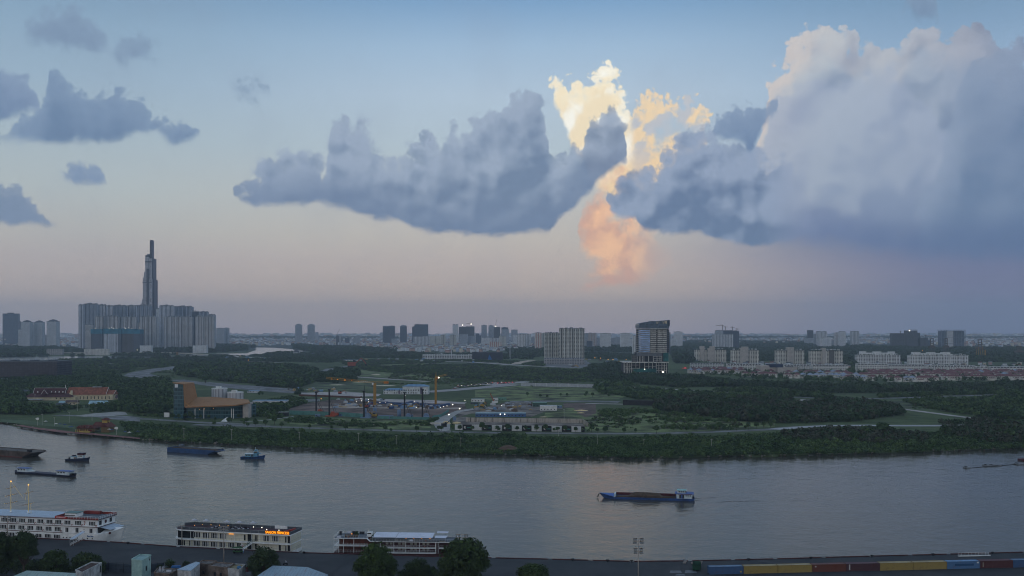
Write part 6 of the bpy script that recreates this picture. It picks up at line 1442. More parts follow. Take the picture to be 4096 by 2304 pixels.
for i in range(44):
    x = R.uniform(240,800); y = 262-(x-240)*.11+R.uniform(-22,24); put_car(x,y,LAND+.25,math.pi+R.uniform(-.1,.1) if y > 240-(x-240)*.11 else .05,R.choice([None,None,L_WHITE,None]))
for i in range(14): put_car(R.uniform(820,1040),R.uniform(186,206),LAND+.25,.05,R.choice([None,L_RED,L_WHITE]))
for x,y in ((833,194),(1075,190),(1122,190)): put_car(x,y,LAND+.3,.3,L_RED,lb='car with bright red tail lights at the highway end')
for x,y in ((2262,1100),(2285,1094),(2300,1086),(2312,1092),(2325,1098),(2296,1100)): put_car(x,y,LAND+.3,1.2,L_RED,'w5','car with red tail lights on the road right of the unfinished tower')
# young street trees along the riverside road, two kinds built and then copied
BARK = mat('bark','4a4038',.9)
def tree(name,lb,loc,h,r,k,mats_,group=None,leaf=.3,tr=None,crowns=None,cat='tree',trunk_r=None,seed=0,ragged=1.12):
    t = thing(name,lb,cat,loc,0,group); tr = tr or h*.45; rr = trunk_r or h*.02
    mb = MB(); mb.tube((0,0,0),(0,0,tr),rr*1.3,6,rr)
    cr = crowns or [(0,0,h*.4,r,h*.6)]
    for (x,y,z,rc,hc) in cr: mb.tube((0,0,tr*.9),(x,y,z+hc*.55),rr*.7,5,rr*.25)
    mb.build('trunk',BARK,t)
    c = np.array([(x,y,z) for x,y,z,_,_ in cr]); V = clumps(c,np.array([q[3] for q in cr]),np.array([q[4] for q in cr]),k,leaf,ragged)
    mi = RNG.integers(0,len(mats_),len(V)); o = mesh_quads('crown',V,mats_,mi,parent=t); return t
sap = [tree('young_tree','',(0,0,0),h,r,90,[LB,LA],'young trees along the riverside road',leaf=.26,crowns=[(0,0,h*.35,r,h*.4),(r*.4,0,h*.5,r*.7,h*.35),(-r*.4,.2,h*.55,r*.6,h*.35)]) for h,r in ((5.0,1.5),(6.2,1.7))]
SP = [('u7',x,y) for x,y in [(60,900),(330,905),(515,895),(655,905),(720,900),(880,900),(905,905),(1030,905),(1170,910),(1300,905),(1460,912),(1590,912),(1715,915),(1770,915),(1880,915),(2035,920),(2140,915),(2270,925),(2350,930),(2480,935)]]
SP += [('v3',x,y) for x,y in [(120,1000),(250,985),(380,992),(410,1010),(480,1002),(640,985),(700,1010),(560,1000),(940,1025),(1250,1040),(1400,1040),(1590,1045),(1860,1050),(2050,1040),(1640,1050),(1130,1030)]]
SP += [('v4',x,y) for x,y in [(1115,1062),(1280,1066),(1380,1060),(1560,1062),(1820,1050),(1900,1040),(2030,1030),(2100,1035),(2320,1025),(2480,1000),(2540,1015)]]
SP += [('v4',x,y) for x,y in [(960,735),(945,750),(1100,745),(1150,752),(1010,748),(560,755),(450,745),(790,748),(735,745),(620,760),(1260,985),(1400,975),(1495,985),(1350,1000)]]
SP += [('v5',x,y) for x,y in [(390,1005),(330,1010),(420,1000),(270,1020),(200,1030),(100,1035),(1170,962),(1620,840)]]
SP += [('w8',x,y) for x,y in [(120,665),(340,655),(420,660),(520,640),(590,655),(640,660),(740,660),(860,655),(960,690),(1180,600),(1250,610),(1300,640),(1330,600),(1640,640),(1720,640),(1530,650),(1830,600),(1420,720),(1550,735),(1700,740)]]
for i,(v,x,y) in enumerate(SP):
    lb = 'slender young tree beside the riverside road'
    if v == 'v4' and y < 800: lb = 'small dark tree standing in the light meadow'
    elif v == 'v3': lb = 'young tree in the row before the building site'
    elif v == 'v5' or (v == 'v4' and x > 1100): lb = 'young tree where the road bends to the right'
    elif v == 'w8': lb = 'small tree in the garden of the orange roofed hall'
    elif v == 'u7': lb = 'thin young tree in front of the black and white hoarding'
    g_ = gd(v,x,y,LAND); k = i % 2; s = R.uniform(.75,1.3)
    if i < 2: t = sap[i]; t.location = g_; t['label'] = lb
    else: t = dup(sap[k],g_,R.uniform(0,6),lb,(s,s,s*R.uniform(.9,1.15)))
for i in range(46):
    v,x,y = 'g',*R.choice([(R.uniform(0,430),R.uniform(985,1035)),(R.uniform(450,800),R.uniform(930,965)),(R.uniform(1660,2240),R.uniform(1010,1058)),(R.uniform(1560,2560),R.uniform(972,985)),(R.uniform(2250,2560),R.uniform(1000,1050)),(R.uniform(1960,2570),R.uniform(1095,1115))])
    s = R.uniform(1.4,2.2); dup(sap[i % 2],gd(v,x,y,LAND),R.uniform(0,6),'taller tree rising out of the woods on the far bank',(s*1.3,s*1.3,s),group='taller trees in the woods')
JUNK = [mat('junk_'+c,c,.8) for c in ('b8bcbe','8a9098','6f8fae','5c5048','a08a60')]
for v,x0,x1,y0,y1,n,lb in [('u6',760,1500,470,600,40,'pile of building material lying in the left part of the pit'),('u6',1500,2400,560,620,36,'pile of building material in the right part of the pit'),('u7',560,1400,480,620,44,'stacked material in the rubble yard'),('u6',20,860,300,350,18,'pale rubble pile along the embankment'),('v3',1300,2500,425,455,26,'small pale hut by the far marsh road'),('w5',100,1100,900,1080,34,'boxy vehicle parked near the big beige pair'),('v3',60,760,395,450,26,'low pale shed roof by the channel road')]:
    for i in range(n):
        gp = gd(v,R.uniform(x0,x1),R.uniform(y0,y1),LAND); s = max(1,gp.y/1400); w,d,h = R.uniform(1.5,6)*s,R.uniform(1.5,4)*s,R.uniform(.6,2.2)*s
        mb = MB(); mb.box(-w/2,w/2,0,d,0,h); mb.box(-w*.3,w*.4,d*.2,d*.8,h,h*1.4) if i % 2 else mb.hip(-w/2,w/2,0,d,h,h*1.3)
        o = tag(mb.build('material_pile' if 'pile' in lb or 'mater' in lb else 'shed' if 'shed' in lb else 'hut' if 'hut' in lb else 'parked_vehicle',R.choice(JUNK)),lb,lb.split()[2] if 'hut' in lb else 'vehicle' if 'boxy' in lb else 'shed' if 'shed' in lb else 'material pile',lb+'s'); o.location = gp; o.rotation_euler.z = R.uniform(-.8,.8)
# heaps of sand and rubble
for v,x,y,w,h,m,lb in [('u7',2110,600,7,1.2,'d0b98a','pale sand heap on the brown clearing, upper'),('u7',2108,635,4,.8,'d0b98a','pale sand heap on the brown clearing, lower'),('u7',1562,695,4,1,'a0957c','sand heap behind the wall'),('u7',130,790,3.5,2.5,'c3b189','pale sand heap at the site entrance'),('u7',285,785,4,1.5,'c3b189','pale sand heap behind the first hoarding panel'),
                             ('v4',288,1215,8,4.5,'5a4c42','brown earth mound in the scrub at the water'),('u6',1195,195,14,1.5,'b9b09a','bright sand strip behind the crane jib'),('u6',1530,250,16,1.2,'b9b09a','bright sand strip left of the bigger office'),('u6',1400,80,9,2,'b9b09a','bright sand patch far up the marsh'),('u6',1660,28,12,2,'b9b09a','bright sand patch farthest up the marsh'),
                             ('u6',790,238,12,1,'b9b09a','small sand strip left of the crane'),('u6',1310,865,4,1,'8c8478','rubble heap in the weeds below the silos'),('u6',2330,855,9,1.5,'a49c8e','rubble at the site entrance'),('w4',510,990,26,2,'b0a992','sand streak on the marsh before the beige pair')]:
    g_ = gd(v,x,y,LAND); mb = MB(); n = 12; ring = [[(math.cos(2*math.pi*i/n)*w*s*(1+.2*math.sin(i*2.3+s)),math.sin(2*math.pi*i/n)*w*.6*s,h*(1-s*s)) for i in range(n)] for s in (1.0,.75,.5,.2)]; mb.loft(ring,cap=True)
    tag(mb.build('sand_heap',mat('heap_'+m,m,.95)),lb,'heap').location = g_
# stones along the water line
c = []
for p in fine[::1]:
    if abs(p.x) < 700:
        for _ in range(5):
            if R.random() < .5+.5*mnoise.noise(Vector((p.x*.02,0,5))): c.append((p.x+R.uniform(-3,3),p.y+R.uniform(-1,1.8),.15+R.uniform(0,.5)))
V = clumps(np.array(c),RNG.uniform(.4,1.1,len(c)),RNG.uniform(.5,1.0,len(c)),7,.55); mesh_quads('shore_rocks',V,mat('shore_stone','908b82',.9),label='broken stones along the far water line',cat='rocks',kind='stuff')
# ---------------------------------------------------------------- cranes on the skyline and harbour cranes
def far_crane(v,x,y0,yt,xl,xr,D,lb,lamp=False,luff=None):
    t = thing('tower_crane',lb,'tower crane',(hx(v,x,D),D,LAND),0,'far tower cranes'); zb,z1 = hz(v,y0,D)-LAND,hz(v,yt,D)-LAND; X = lambda q: hx(v,q,D)-t.location.x
    MB().box(-1.2,1.2,-1,1,zb,z1).build('mast',CRANE,t)
    if luff: mb = MB(); mb.tube((0,0,z1-2),(X(luff[0]),0,hz(v,luff[1],D)-LAND),1.1,4); mb.build('jib',CRANE,t)
    else: mb = MB(); mb.tube((X(xl),0,z1-3),(X(xr),0,z1-3),1.0,4); mb.tube((0,0,z1+2),(X(xl)*.7,0,z1-3),.4,4); mb.build('jib',CRANE,t)
    if lamp: mb = MB(); mb.ball((0,-2,z1-6),3.0,6,4); mb.build('lamp',L_WHITE,t)
far_crane('w4',645,292,240,640,650,5430,'crane with a lamp over the left part of the dark tower',True); far_crane('w4',793,284,222,700,818,5400,'crane with a long left jib over the dark tower',True)
far_crane('w4',1212,292,262,0,0,5500,'luffing crane on the third slender tower',True,(1230,162)); far_crane('w3',850,610,575,0,0,5500,'luffing crane on the small dark block',False,(902,495))
for x,yt,a,b,lb in [(697,70,600,720,'leftmost crane on the ribbed white tower'),(740,92,700,776,'second crane on the ribbed white tower'),(845,98,815,878,'third crane on the ribbed white tower'),(912,122,885,965,'rightmost crane on the ribbed white tower')]: far_crane('w6',x,150,yt,a,b,4400,lb)
far_crane('w7',872,184,152,858,882,4600,'small crane on the leftmost netted block'); far_crane('w7',992,146,128,985,1105,4650,'crane with a bright lamp on the tallest netted block',True); far_crane('w7',1220,248,205,1200,1230,4640,'thin crane on the lowest netted block')
def port_crane(v,x0,x1,yt,yb,D,lb,m=CRANE,m2=None):
    t = thing('gantry_crane',lb,'harbour crane',(hx(v,(x0+x1)/2,D),D,LAND),0,'harbour cranes'); w = hx(v,x1,D)-hx(v,x0,D); H = hz(v,yt,D)-LAND
    mb = MB()
    for s in (-1,1):
        for y in (0,14): mb.tube((s*w*.62,y,0),(s*w*.45,y,H*.62),1.0,4)
    mb.build('portal',m2 or m,t); mb = MB()
    for s in (-1,1): mb.tube((s*w*.4,6,H*.6),(s*w*.4,6,H),1.2,4)
    for k in (.62,.74,.86,.99): mb.box(-w*.46,w*.46,4,8,H*k-1,H*k+1.2)
    mb.build('frame',m,t); mb = MB(); mb.box(-w*.8,w*.8,0,14,H*.5,H*.6); mb.build('machine_house',m,t)
port_crane('w7',1292,1338,256,400,3100,'dark harbour crane left of the framed building'); port_crane('w7',1490,1532,256,400,3100,'dark harbour crane in front of the framed building')
port_crane('w7',1950,2006,270,560,2900,'harbour crane with yellow legs at the right',CRANE,mat('leg_yellow','8f7434',.8)); port_crane('w7',2490,2560,362,520,3000,'dark harbour crane at the right edge')
for x in (2035,): tag(MB().box(0,3,0,3,0,26).build('crane_leg',MATS['leg_yellow']),'separate yellow mast right of the yellow legged crane','mast').location = (hx('w7',x,2900),2900,LAND)
for v,x,y0,y2,lb in [('w4',455,610,745,'white slender chimney mast left of the centre'),('w4',1460,545,760,'white tall mast behind the low white house')]:
    D = 3000 if x < 1000 else 2900; tag(MB().tube((0,0,0),(0,0,hz(v,y0,D)-LAND),1.3,6,.9).build('mast',ROOFW),lb,'mast').location = (hx(v,x,D),D,LAND)
# ================================================================ boats, ships and the near quay
class Line:
    """a straight hull or facade on the map: local x runs along it"""
    def __init__(s,v,P,rz): s.v = v; s.P = Vector(P); s.rz = rz; s.c,s.s = math.cos(rz),math.sin(rz)
    def L(s,x,v=None,y=0.0):
        k = (px(v or s.v,x)-2048)/F; cx,cy = s.P.x-s.s*y,s.P.y+s.c*y
        return (k*cy-cx)/(s.c-k*s.s)
    def Z(s,y,lx=0.0,ly=0.0,v=None):
        return hz(v or s.v,y,s.P.y+lx*s.s+ly*s.c)-s.P.z
SHIPW = mat('ship_white','e0e4e4',.55,var=.08,vs=.5); SHIPR = mat('ship_red','7a2e2a',.6,var=.15,vs=.5); MAROON = mat('maroon_trim','4a2028',.7,var=.1); WIN = mat('cabin_window','14181d',.2,var=0,spec=.6)
DECKG = mat('deck_grey','56606a',.8,var=.2,vs=.4); ROOFB = mat('pale_blue_ship_roof','a4b4c4',.6,var=.08,vs=.3); RING = mat('life_ring_red','8c4a40',.7,var=0); CREAM = mat('ship_cream','c8c6b6',.6,var=.08,vs=.4)
def hullmesh(plan,z0,z1,flare=0.0,cx=None):
    """plan outline lofted with a little flare"""
    n = len(plan); cy = sum(p[1] for p in plan)/n; mb = MB()
    lo = [(p[0]-(flare*1.6 if p[0] > plan[0][0] else 0),cy+(p[1]-cy)*(1-flare*.12),z0) for p in plan]; hi = [(p[0],p[1],z1) for p in plan]
    return mb.loft([lo,hi])
def rail(mb,pts,h=1.0,step=1.6,r=.035,rails=(1.0,.5)):
    for a,b in zip(pts,pts[1:]):
        a,b = Vector(a),Vector(b)
        for k in rails: mb.tube(a+Vector((0,0,h*k)),b+Vector((0,0,h*k)),r,4)
        n = max(1,int((b-a).length/step))
        for i in range(n+1): p = a.lerp(b,i/n); mb.tube(p,p+Vector((0,0,h)),r,4)
# ---- big white cruise ship with two lit masts
A = Line('v6',(hx('v6',1248,408),408,0),-0.208); t = thing('cruise_ship','white three deck cruise ship with red sun deck and two lit masts, at the left','ship',A.P,A.rz)
X0 = -75; B = 12.0; zd = [1.2,4.15,6.95,9.9]
hullp = [(X0,0),(.5,0),(4.5,1.2),(8.6,5.5),(8.6,6.5),(4.5,10.8),(.5,12),(X0,12)]
mb = MB(); lo = [(x-(2.6 if x > 4 else 1.2 if x > 0 else 0),6+(y-6)*.93,-1) for x,y in hullp]
top = [3.3,4.2,4.9,6.3,6.3,4.9,4.2,3.3]; hi = [(x,y,z) for (x,y),z in zip(hullp,top)]; mb.loft([lo,hi]); mb.build('hull',SHIPW,t)
MB().box(X0,A.L(870),-.12,12.1,.6,1.25).build('rubbing_strake',MAROON,t)
a = A.L(795)
for i,(z0,z1,x1,y0) in enumerate([(3.3,4.1,a,.05),(4.2,6.85,-.3,.3),(7.0,9.75,.2,.15)]): MB().box(X0,x1,y0,12-y0,z0,z1).build('deck_house',SHIPW,t)
for z,x1 in ((4.12,a),(6.88,.6)):
    MB().box(X0,x1,-.15,12.15,z,z+.22).build('deck_trim',MAROON,t); MB().box(X0,x1+.1,-.2,12.2,z+.23,z+.4).build('deck_edge',SHIPW,t)
MB().box(X0,.9,-.35,12.35,9.76,9.95).build('roof_trim',MAROON,t)
xr = A.L(712); MB().box(X0,xr,-.2,12.2,9.96,10.25).build('roof',ROOFB,t)
MB().box(xr+.05,.8,.1,11.9,9.96,10.05).build('sun_deck',DECKG,t)
mb = MB(); mb.box(xr+.1,.8,-.2,-.08,9.96,10.75); mb.box(xr+.1,.8,12.08,12.2,9.96,10.9); mb.box(xr,xr+.6,0,12,10.0,10.9); mb.build('red_bulwark',SHIPR,t)
mb = MB(); rail(mb,[(xr+6,-.25,10.0),(.9,-.25,10.0),(.9,12.2,10.0),(xr+6,12.2,10.0)],1.15,1.2,.045); mb.build('railing',SHIPW,t)
MB().box(xr+2.2,xr+7.5,3,7.4,10.06,11.5).build('wheelhouse',SHIPW,t); MB().box(xr+2.0,xr+7.7,2.8,7.6,11.52,11.7).build('wheelhouse_roof',mat('green_grey','5d7a78',.7),t)
MB().box(xr+2.4,xr+6.8,2.9,2.98,10.5,10.8).build('window',WIN,t); MB().box(xr+6,xr+13,10.3,11.8,10.1,11.3).build('bar_counter',SHIPR,t)
b_ = MB().box(xr+.05,xr+5.2,-.32,-.24,10.0,10.8).build('banner',mat('banner_red','b4221c',.6,var=.05),t)
mb = MB()
for i in range(9): mb.box(xr+.5+i*.5,xr+.85+i*.5,-.36,-.325,10.4,10.62)
for i in range(7): mb.box(xr+.8+i*.55,xr+1.15+i*.55,-.36,-.325,10.12,10.3)
mb.build('lettering',WHT,b_)
def shipwin(x0,x1,z0,z1,y,bal=True,n=4,door=False):
    w = MB().box(x0,x1,y-.06,y-.005,z0,z1).build('window',WIN,t); mb = MB()
    for i in range(n+1): mb.box(x0+(x1-x0)*i/n-.05,x0+(x1-x0)*i/n+.05,y-.12,y-.065,z0,z1)
    mb.box(x0-.2,x1+.2,y-.35,y-.065,z1,z1+.14); mb.build('window_frame',SHIPW,w)
    if bal: mb = MB(); rail(mb,[(x0-.15,y-.32,z0-.2),(x1+.15,y-.32,z0-.2)],.95,.35,.025); mb.build('balcony_rail',mat('rail_grey','8f9896',.6,var=0),w)
for x in (-220,-102,15,130,245,360,480,597,710,828,965,1145): shipwin(A.L(x),A.L(x+77),7.6,9.2,.15)
for x in (-240,-120,-2,115,232,347,463,582,700): shipwin(A.L(x),A.L(x+77),4.7,6.35,.3)
for x in (815,945,1125): shipwin(A.L(x+22),A.L(x+62),4.5,6.35,.3,False,2)
for x in (-240,-130,-10,108,225,342,458,577,695): shipwin(A.L(x),A.L(x+77),2.0,3.4,.02,False)
for i,x in enumerate((105,225,340,455,570,690,800,930,1058,1236)):
    for z,dx in ((7.5,0),(4.75,-13)):
        if z < 5 and i % 2: continue
        mb = MB(); c = A.L(x+dx); 
        for q in range(8): a0,a1 = q*math.pi/4,(q+1)*math.pi/4; mb.tube((c+.38*math.cos(a0),-.0,z+.38*math.sin(a0)),(c+.38*math.cos(a1),-.0,z+.38*math.sin(a1)),.09,4)
        mb.build('life_ring',RING,t)
for x,y in ((815,798),(858,803),(900,805),(995,812),(1062,815),(1125,817),(1187,819)): MB().tube((A.L(x),-.03,2.35),(A.L(x),.3,2.35),.22,8).build('porthole',WIN,t)
mb = MB(); c = A.L(1088)
for k,(dx,dz,s) in enumerate([(-.1,0,.5),(.15,.45,.6),(-.15,.9,.5),(.2,1.2,.3),(0,-.3,.25)]): mb.box(c+dx-s*.6,c+dx+s*.5,.09,.14,7.9+dz,8.2+dz)
mb.build('emblem',RING,t)
for x in (1067,): MB().box(A.L(x),A.L(x+22),.23,.29,5.6,5.8).build('vent',WIN,t); MB().box(A.L(x),A.L(x+22),.23,.29,4.9,5.1).build('vent',WIN,t)
mb = MB(); mb.add([(.6,1.5,6.6),(5.2,1.5,5.8),(5.2,10.5,5.8),(.6,10.5,6.6),(.6,1.5,6.75),(5.2,1.5,5.95),(5.2,10.5,5.95),(.6,10.5,6.75)],[(0,1,2,3),(4,7,6,5),(0,4,5,1),(1,5,6,2),(2,6,7,3)]); mb.build('awning',ROOFB,t)
MB().box(-.28,.9,1.2,10.8,4.3,6.5).build('front_saloon',WIN,t)
for y in (1.2,8.2): MB().box(.21,.26,y,y+1.6,7.6,9.3).build('window',WIN,t)
MB().tube((.21,5.6,8.4),(.27,5.6,8.4),.7,12).build('emblem',MAROON,t); MB().tube((4.4,1.3,4.6),(4.9,1.9,4.6),.45,10).build('emblem',MAROON,t)
def text(txt,size,m,parent,name='lettering',off=0.0,ext=.03,sx=1.0):
    cu = bpy.data.curves.new('t','FONT'); cu.body = txt; cu.size = size; cu.extrude = ext; cu.offset = off; o = bpy.data.objects.new('t',cu); COL.objects.link(o)
    dg = bpy.context.evaluated_depsgraph_get(); dg.update(); me = bpy.data.meshes.new_from_object(o.evaluated_get(dg)); bpy.data.objects.remove(o); me.materials.clear(); me.materials.append(m)
    r = bpy.data.objects.new(name,me); COL.objects.link(r); r.parent = parent; r.rotation_euler = (math.pi/2,0,0); r.scale = (sx,1,1); return r
mb = MB()
for i in range(9):
    if i != 4: mb.box(A.L(1125)+i*.3,A.L(1125)+i*.3+.22,-.05,-.01,3.0,3.45+.2*(i in (0,5)))
mb.build('lettering',mat('letter_blue','4c6c94',.6,var=0),t)
def mast(xv,ytop,yfoot,yards,lab):
    D_ly = 6.0; x = A.L(xv,y=D_ly); z1 = A.Z(ytop,x,D_ly); mp = MB().tube((x,6,10.2),(x,6,z1),.16,6,.1).build('mast',mat('mast_glow_cream','b9ab7c',.6,var=0,emit='e6c878',es=.12),t)  # mast glows faintly: light of the bulbs is put into its material
    mb = MB(); mb.ball((x,6,z1+.1),.28,6,4); mb.build('mast_lamp',L_WARM,mp); MB().tube((x,6,10.26),(x,6,10.9),.5,8).build('mast_foot',SHIPW,mp)
    for k,(y,half,bright) in enumerate(yards):
        z = A.Z(y,x,D_ly); a,b = (x-half,5.2,z-.45),(x+half,6.8,z+.55); MB().tube(a,b,.1,5).build('yard',mat('yard_brown','5e4430',.7,var=0),mp)
        mb = MB()
        for i in range(7): p = Vector(a).lerp(Vector(b),(i+.5)/7); mb.ball((p.x,p.y-.12,p.z+.1*(-1)**i),.075 if bright else .05,5,3)
        mb.build('string_lights',mat('bulb_gold','ffd070',.5,var=0,emit='ffcf70',es=2.2 if bright else 1.0),mp)
    return x,z1
xa,za = mast(140,85,440,[(165,1.6,0),(260,2.1,1),(358,2.6,1)],0); xb,zb_ = mast(366,130,455,[(230,1.5,0),(375,2.2,0)],1)
mb = MB(); mb.tube((xa+.3,6,za-.3),(A.L(292,y=6),6,A.Z(330,0,6)+4.9*0),.05,4); mb.tube((xb-.1,6,zb_-.4),(A.L(322,y=6),6,A.Z(368,0,6)),.05,4); mb.tube((xb+1.1,6,A.Z(372,xb,6)),(xb+1.25,6,10.3),.05,4)
mb.build('rigging',mat('rope_glow','a89558',.7,var=0,emit='d8b860',es=.3),t)  # ropes are no lamps; the bulbs' light is put into them as a glow
# boarding stairs with white awning
gp = gd('v6',905,915,QUAY); t = thing('boarding_stairs','boarding stairs with a white awning in front of the cruise ship','stairs',gp,-.2)
mb = MB()
for i in range(7): mb.box(-.2+i*.55,.4+i*.55,0+i*.5,1.4+i*.5,i*.32,i*.32+.12)
mb.build('steps',mat('step_brown','4e342c',.8),t); mb = MB(); rail(mb,[(0,0,0),(3.6,3.4,2.1)],1,1.0,.04); rail(mb,[(-.4,1.2,0),(3.2,4.6,2.1)],1,1.0,.04); mb.build('handrail',SHIPW,t)
mb = MB(); mb.add([(-.8,.8,2.5),(1.0,.4,2.5),(3.6,4.2,4.8),(1.8,4.6,4.8),(-.8,.8,2.6),(1.0,.4,2.6),(3.6,4.2,4.9),(1.8,4.6,4.9)],[(3,2,1,0),(4,5,6,7),(0,1,5,4),(1,2,6,5),(2,3,7,6),(3,0,4,7)]); mb.build('awning',ROOFB,t)
mb = MB()
for p in ((-.6,.7,0),(.9,.6,0),(3.4,4.1,2.0)): mb.tube(p,(p[0],p[1],p[2]+2.6),.04,4)
mb.build('awning_post',SHIPW,t)
# ---- two deck dining boat with the lit name
A = Line('v7',(hx('v7',1648,388.5),388.5,0),-0.232); t = thing('dining_boat','cream two deck dining boat with a glowing orange name sign on its roof','ship',A.P,A.rz)
xl = A.L(250); B = 10.0; zz = [1.45,4.25,7.7]; L_ = -xl
bow = [(xl,0),(xl-2.2,.6),(xl-3.8,2.2),(xl-4.4,4.2),(xl-4.4,6.0),(xl-3.6,8.2),(xl-2,9.6),(xl,10)]
plan = bow+[(0,10),(0,0)]; zs = [.9]
MB().loft([[(x*.995,5+(y-5)*.95,-1) for x,y in plan],[(x,y,1.4) for x,y in plan]]).build('hull',SHIPW,t)
for z in (4.0,7.45): MB().loft([[(x*(1.004),5+(y-5)*1.05,z) for x,y in plan],[(x*1.004,5+(y-5)*1.05,z+.42) for x,y in plan]]).build('deck_edge',SHIPW,t)
MB().box(xl,0,.9,9.1,1.42,3.95).build('saloon_wall',CREAM,t); MB().box(A.L(390),0,.9,9.1,4.44,7.42).build('saloon_wall',CREAM,t)
MB().box(xl-2.5,A.L(388),1.2,8.8,4.44,7.42).build('bow_shade',WIN,t); MB().box(xl-3,xl-.02,1.2,8.8,1.42,3.95).build('bow_shade',WIN,t)  # dark boxes stand for the shade on the open bow decks
MB().loft([[(x*1.0,5+(y-5)*1.0,7.88) for x,y in plan],[(x,5+(y-5)*1.0,7.95) for x,y in plan]]).build('roof_deck',mat('deck_brown','46333a',.85,var=.12,vs=.5),t)
def bw(x0,x1,z0,z1,m=WIN,nm='window',bars=0,y=.9):
    w = MB().box(A.L(x0),A.L(x1),y-.07,y-.01,z0,z1).build(nm,m,t)
    if bars:
        mb = MB(); a,b = A.L(x0),A.L(x1)
        for i in range(bars+1): mb.box(a+(b-a)*i/bars-.07,a+(b-a)*i/bars+.07,y-.13,y-.075,z0,z1)
        mb.build('window_frame',SHIPW,w)
for x in (390,502,612,722,1285,1400): bw(x,x+83,4.95,6.9,bars=4)
for x in (385,497,607,718,832): bw(x,x+83,1.7,3.5,bars=4)
bw(945,1000,1.7,3.5,bars=2)
for x0,x1,z0,z1 in ((1035,1055,4.7,6.9),(1082,1142,4.5,7.2),(1175,1188,4.7,6.9),(1195,1210,4.7,6.9),(1568,1585,4.7,6.9),(1600,1640,4.5,7.2),(1078,1140,1.5,3.8),(1178,1192,1.5,3.6),(1196,1208,1.5,3.6),(1485,1510,1.5,3.6),(1570,1585,1.5,3.4),(1600,1640,1.5,3.8),(330,348,1.6,3.5),(258,275,1.6,3.5)): bw(x0,x1,z0,z1,nm='doorway')
mb = MB()
for z in (1.45,4.44):
    rail(mb,[(xl-2.2,.6,z),(xl,.08,z),(0,.08,z),(0,9.9,z)],1.0,3.4,.03,(1.0,))
mb.build('railing',mat('rail_dark','4e5452',.6,var=0),t)
mb = MB()
for x in (360,580,690,805,925,1035,1145,1250,1372,1485,1598):
    for z0,z1 in ((1.42,4.0),(4.44,7.45)): mb.tube((A.L(x),.12,z0),(A.L(x),.12,z1),.07,4)
for z0,z1 in ((1.42,4.0),(4.44,7.45)):
    for p in ((xl-2.2,.6),(-.1,.1),(-.1,9.8),(-.1,5),(xl-4.3,4.8)): mb.tube((p[0],p[1],z0),(p[0],p[1],z1),.1,5)
mb.build('deck_posts',SHIPW,t)
pts = [(xl-4.3,5,7.9),(xl-3.8,2.2,7.9),(xl-2.2,.5,7.9),(xl,-.1,7.9),(-.1,-.1,7.9),(-.1,10.1,7.9),(xl,10.1,7.9),(xl-3.6,8,7.9),(xl-4.3,5,7.9)]
mb = MB(); rail(mb,pts,1.1,3.2,.045,(1.0,)); mb.build('roof_railing',mat('rail_grey','8f9896',.6,var=0),t)
mb = MB()
for a,b in zip(pts[3:7],pts[4:8]): mb.add([(a[0],a[1]+.02,7.96),(b[0],b[1]+.02,7.96),(b[0],b[1]+.02,8.9),(a[0],a[1]+.02,8.9),(a[0]+.04,a[1]+.06,7.96),(b[0]+.04,b[1]+.06,7.96),(b[0]+.04,b[1]+.06,8.9),(a[0]+.04,a[1]+.06,8.9)],[(0,1,2,3),(7,6,5,4),(3,2,6,7)])
mb.build('roof_screen',mat('screen_grey','4a525c',.5,var=.1,vs=1),t)
sg = MB().box(A.L(1325),A.L(1640),-.3,-.2,7.95,9.2).build('sign_board',mat('sign_halo','6e3214',.6,var=0),t)  # red orange halo of the letters is put into the board colour
o = text('SAIGON PRINCESS',1.35,mat('neon_orange','ff8c10',.5,var=0,emit='ff9a18',es=1.7),sg,off=.006,ext=.05); o.location = (A.L(1330),-.36,8.1)
w = o.dimensions.x if o.dimensions.x else 9; bpy.context.view_layer.update(); w = max(v_.co.x for v_ in o.data.vertices); o.scale = ((A.L(1636)-A.L(1330))/w,1,1)
# roof furniture
PAR = mat('parasol_grey_white','b4b8c0',.8,var=0)
for i,x in enumerate((408,560,830,990,1165)):
    xx_ = A.L(x,y=8.0); u = thing('parasol','white parasol on the roof of the dining boat, '+['first','second','third','fourth','last'][i]+' from its bow','parasol',A.P+Vector((xx_*A.c-8*A.s,xx_*A.s+8*A.c,7.96)),A.rz,'parasols on the dining boat roof')
    MB().tube((0,0,0),(0,0,2.4),.06,5).build('pole',ROOFD,u); MB().tube((0,0,2.0),(0,0,2.75),1.7,8,.08).build('canopy',PAR,u)
CHD = mat('chair_dark','22242c',.7,var=0)
def deckset(x,y,table):
    xx_ = A.L(x,y=y); u = thing('deck_chair' if not table else 'dining_table','dark chair on the roof of the dining boat' if not table else 'pale topped dining table on the roof of the dining boat','chair' if not table else 'table',A.P+Vector((xx_*A.c-y*A.s,xx_*A.s+y*A.c,7.96)),A.rz+R.uniform(-.5,.5),'furniture on the dining boat roof')
    if table: MB().box(-.5,.5,-.35,.35,.7,.76).build('table_top',PAR,u); MB().tube((0,0,0),(0,0,.7),.06,5).build('pedestal',CHD,u)
    else: MB().box(-.28,.28,-.28,.28,.38,.46).build('seat',CHD,u); MB().box(-.28,.28,.22,.28,.46,1.0).build('backrest',CHD,u); MB().box(-.25,.25,-.2,.2,0,.37).build('frame',CHD,u)
for x,y in ((640,3),(690,4.2),(735,3.2),(905,3),(955,4),(985,3.2),(1040,3),(1095,3.6),(1010,5),(930,5.6)): deckset(x,y,True)
for x,y in ((660,4),(700,3),(720,4.6),(760,3.4),(890,3.6),(915,4.6),(940,3),(970,5),(1000,4),(1020,3),(1060,4.4),(1080,3),(1110,4.4),(880,5),(1050,5.4),(1075,5.6),(1540,4),(1500,4.6)): deckset(x,y,False)
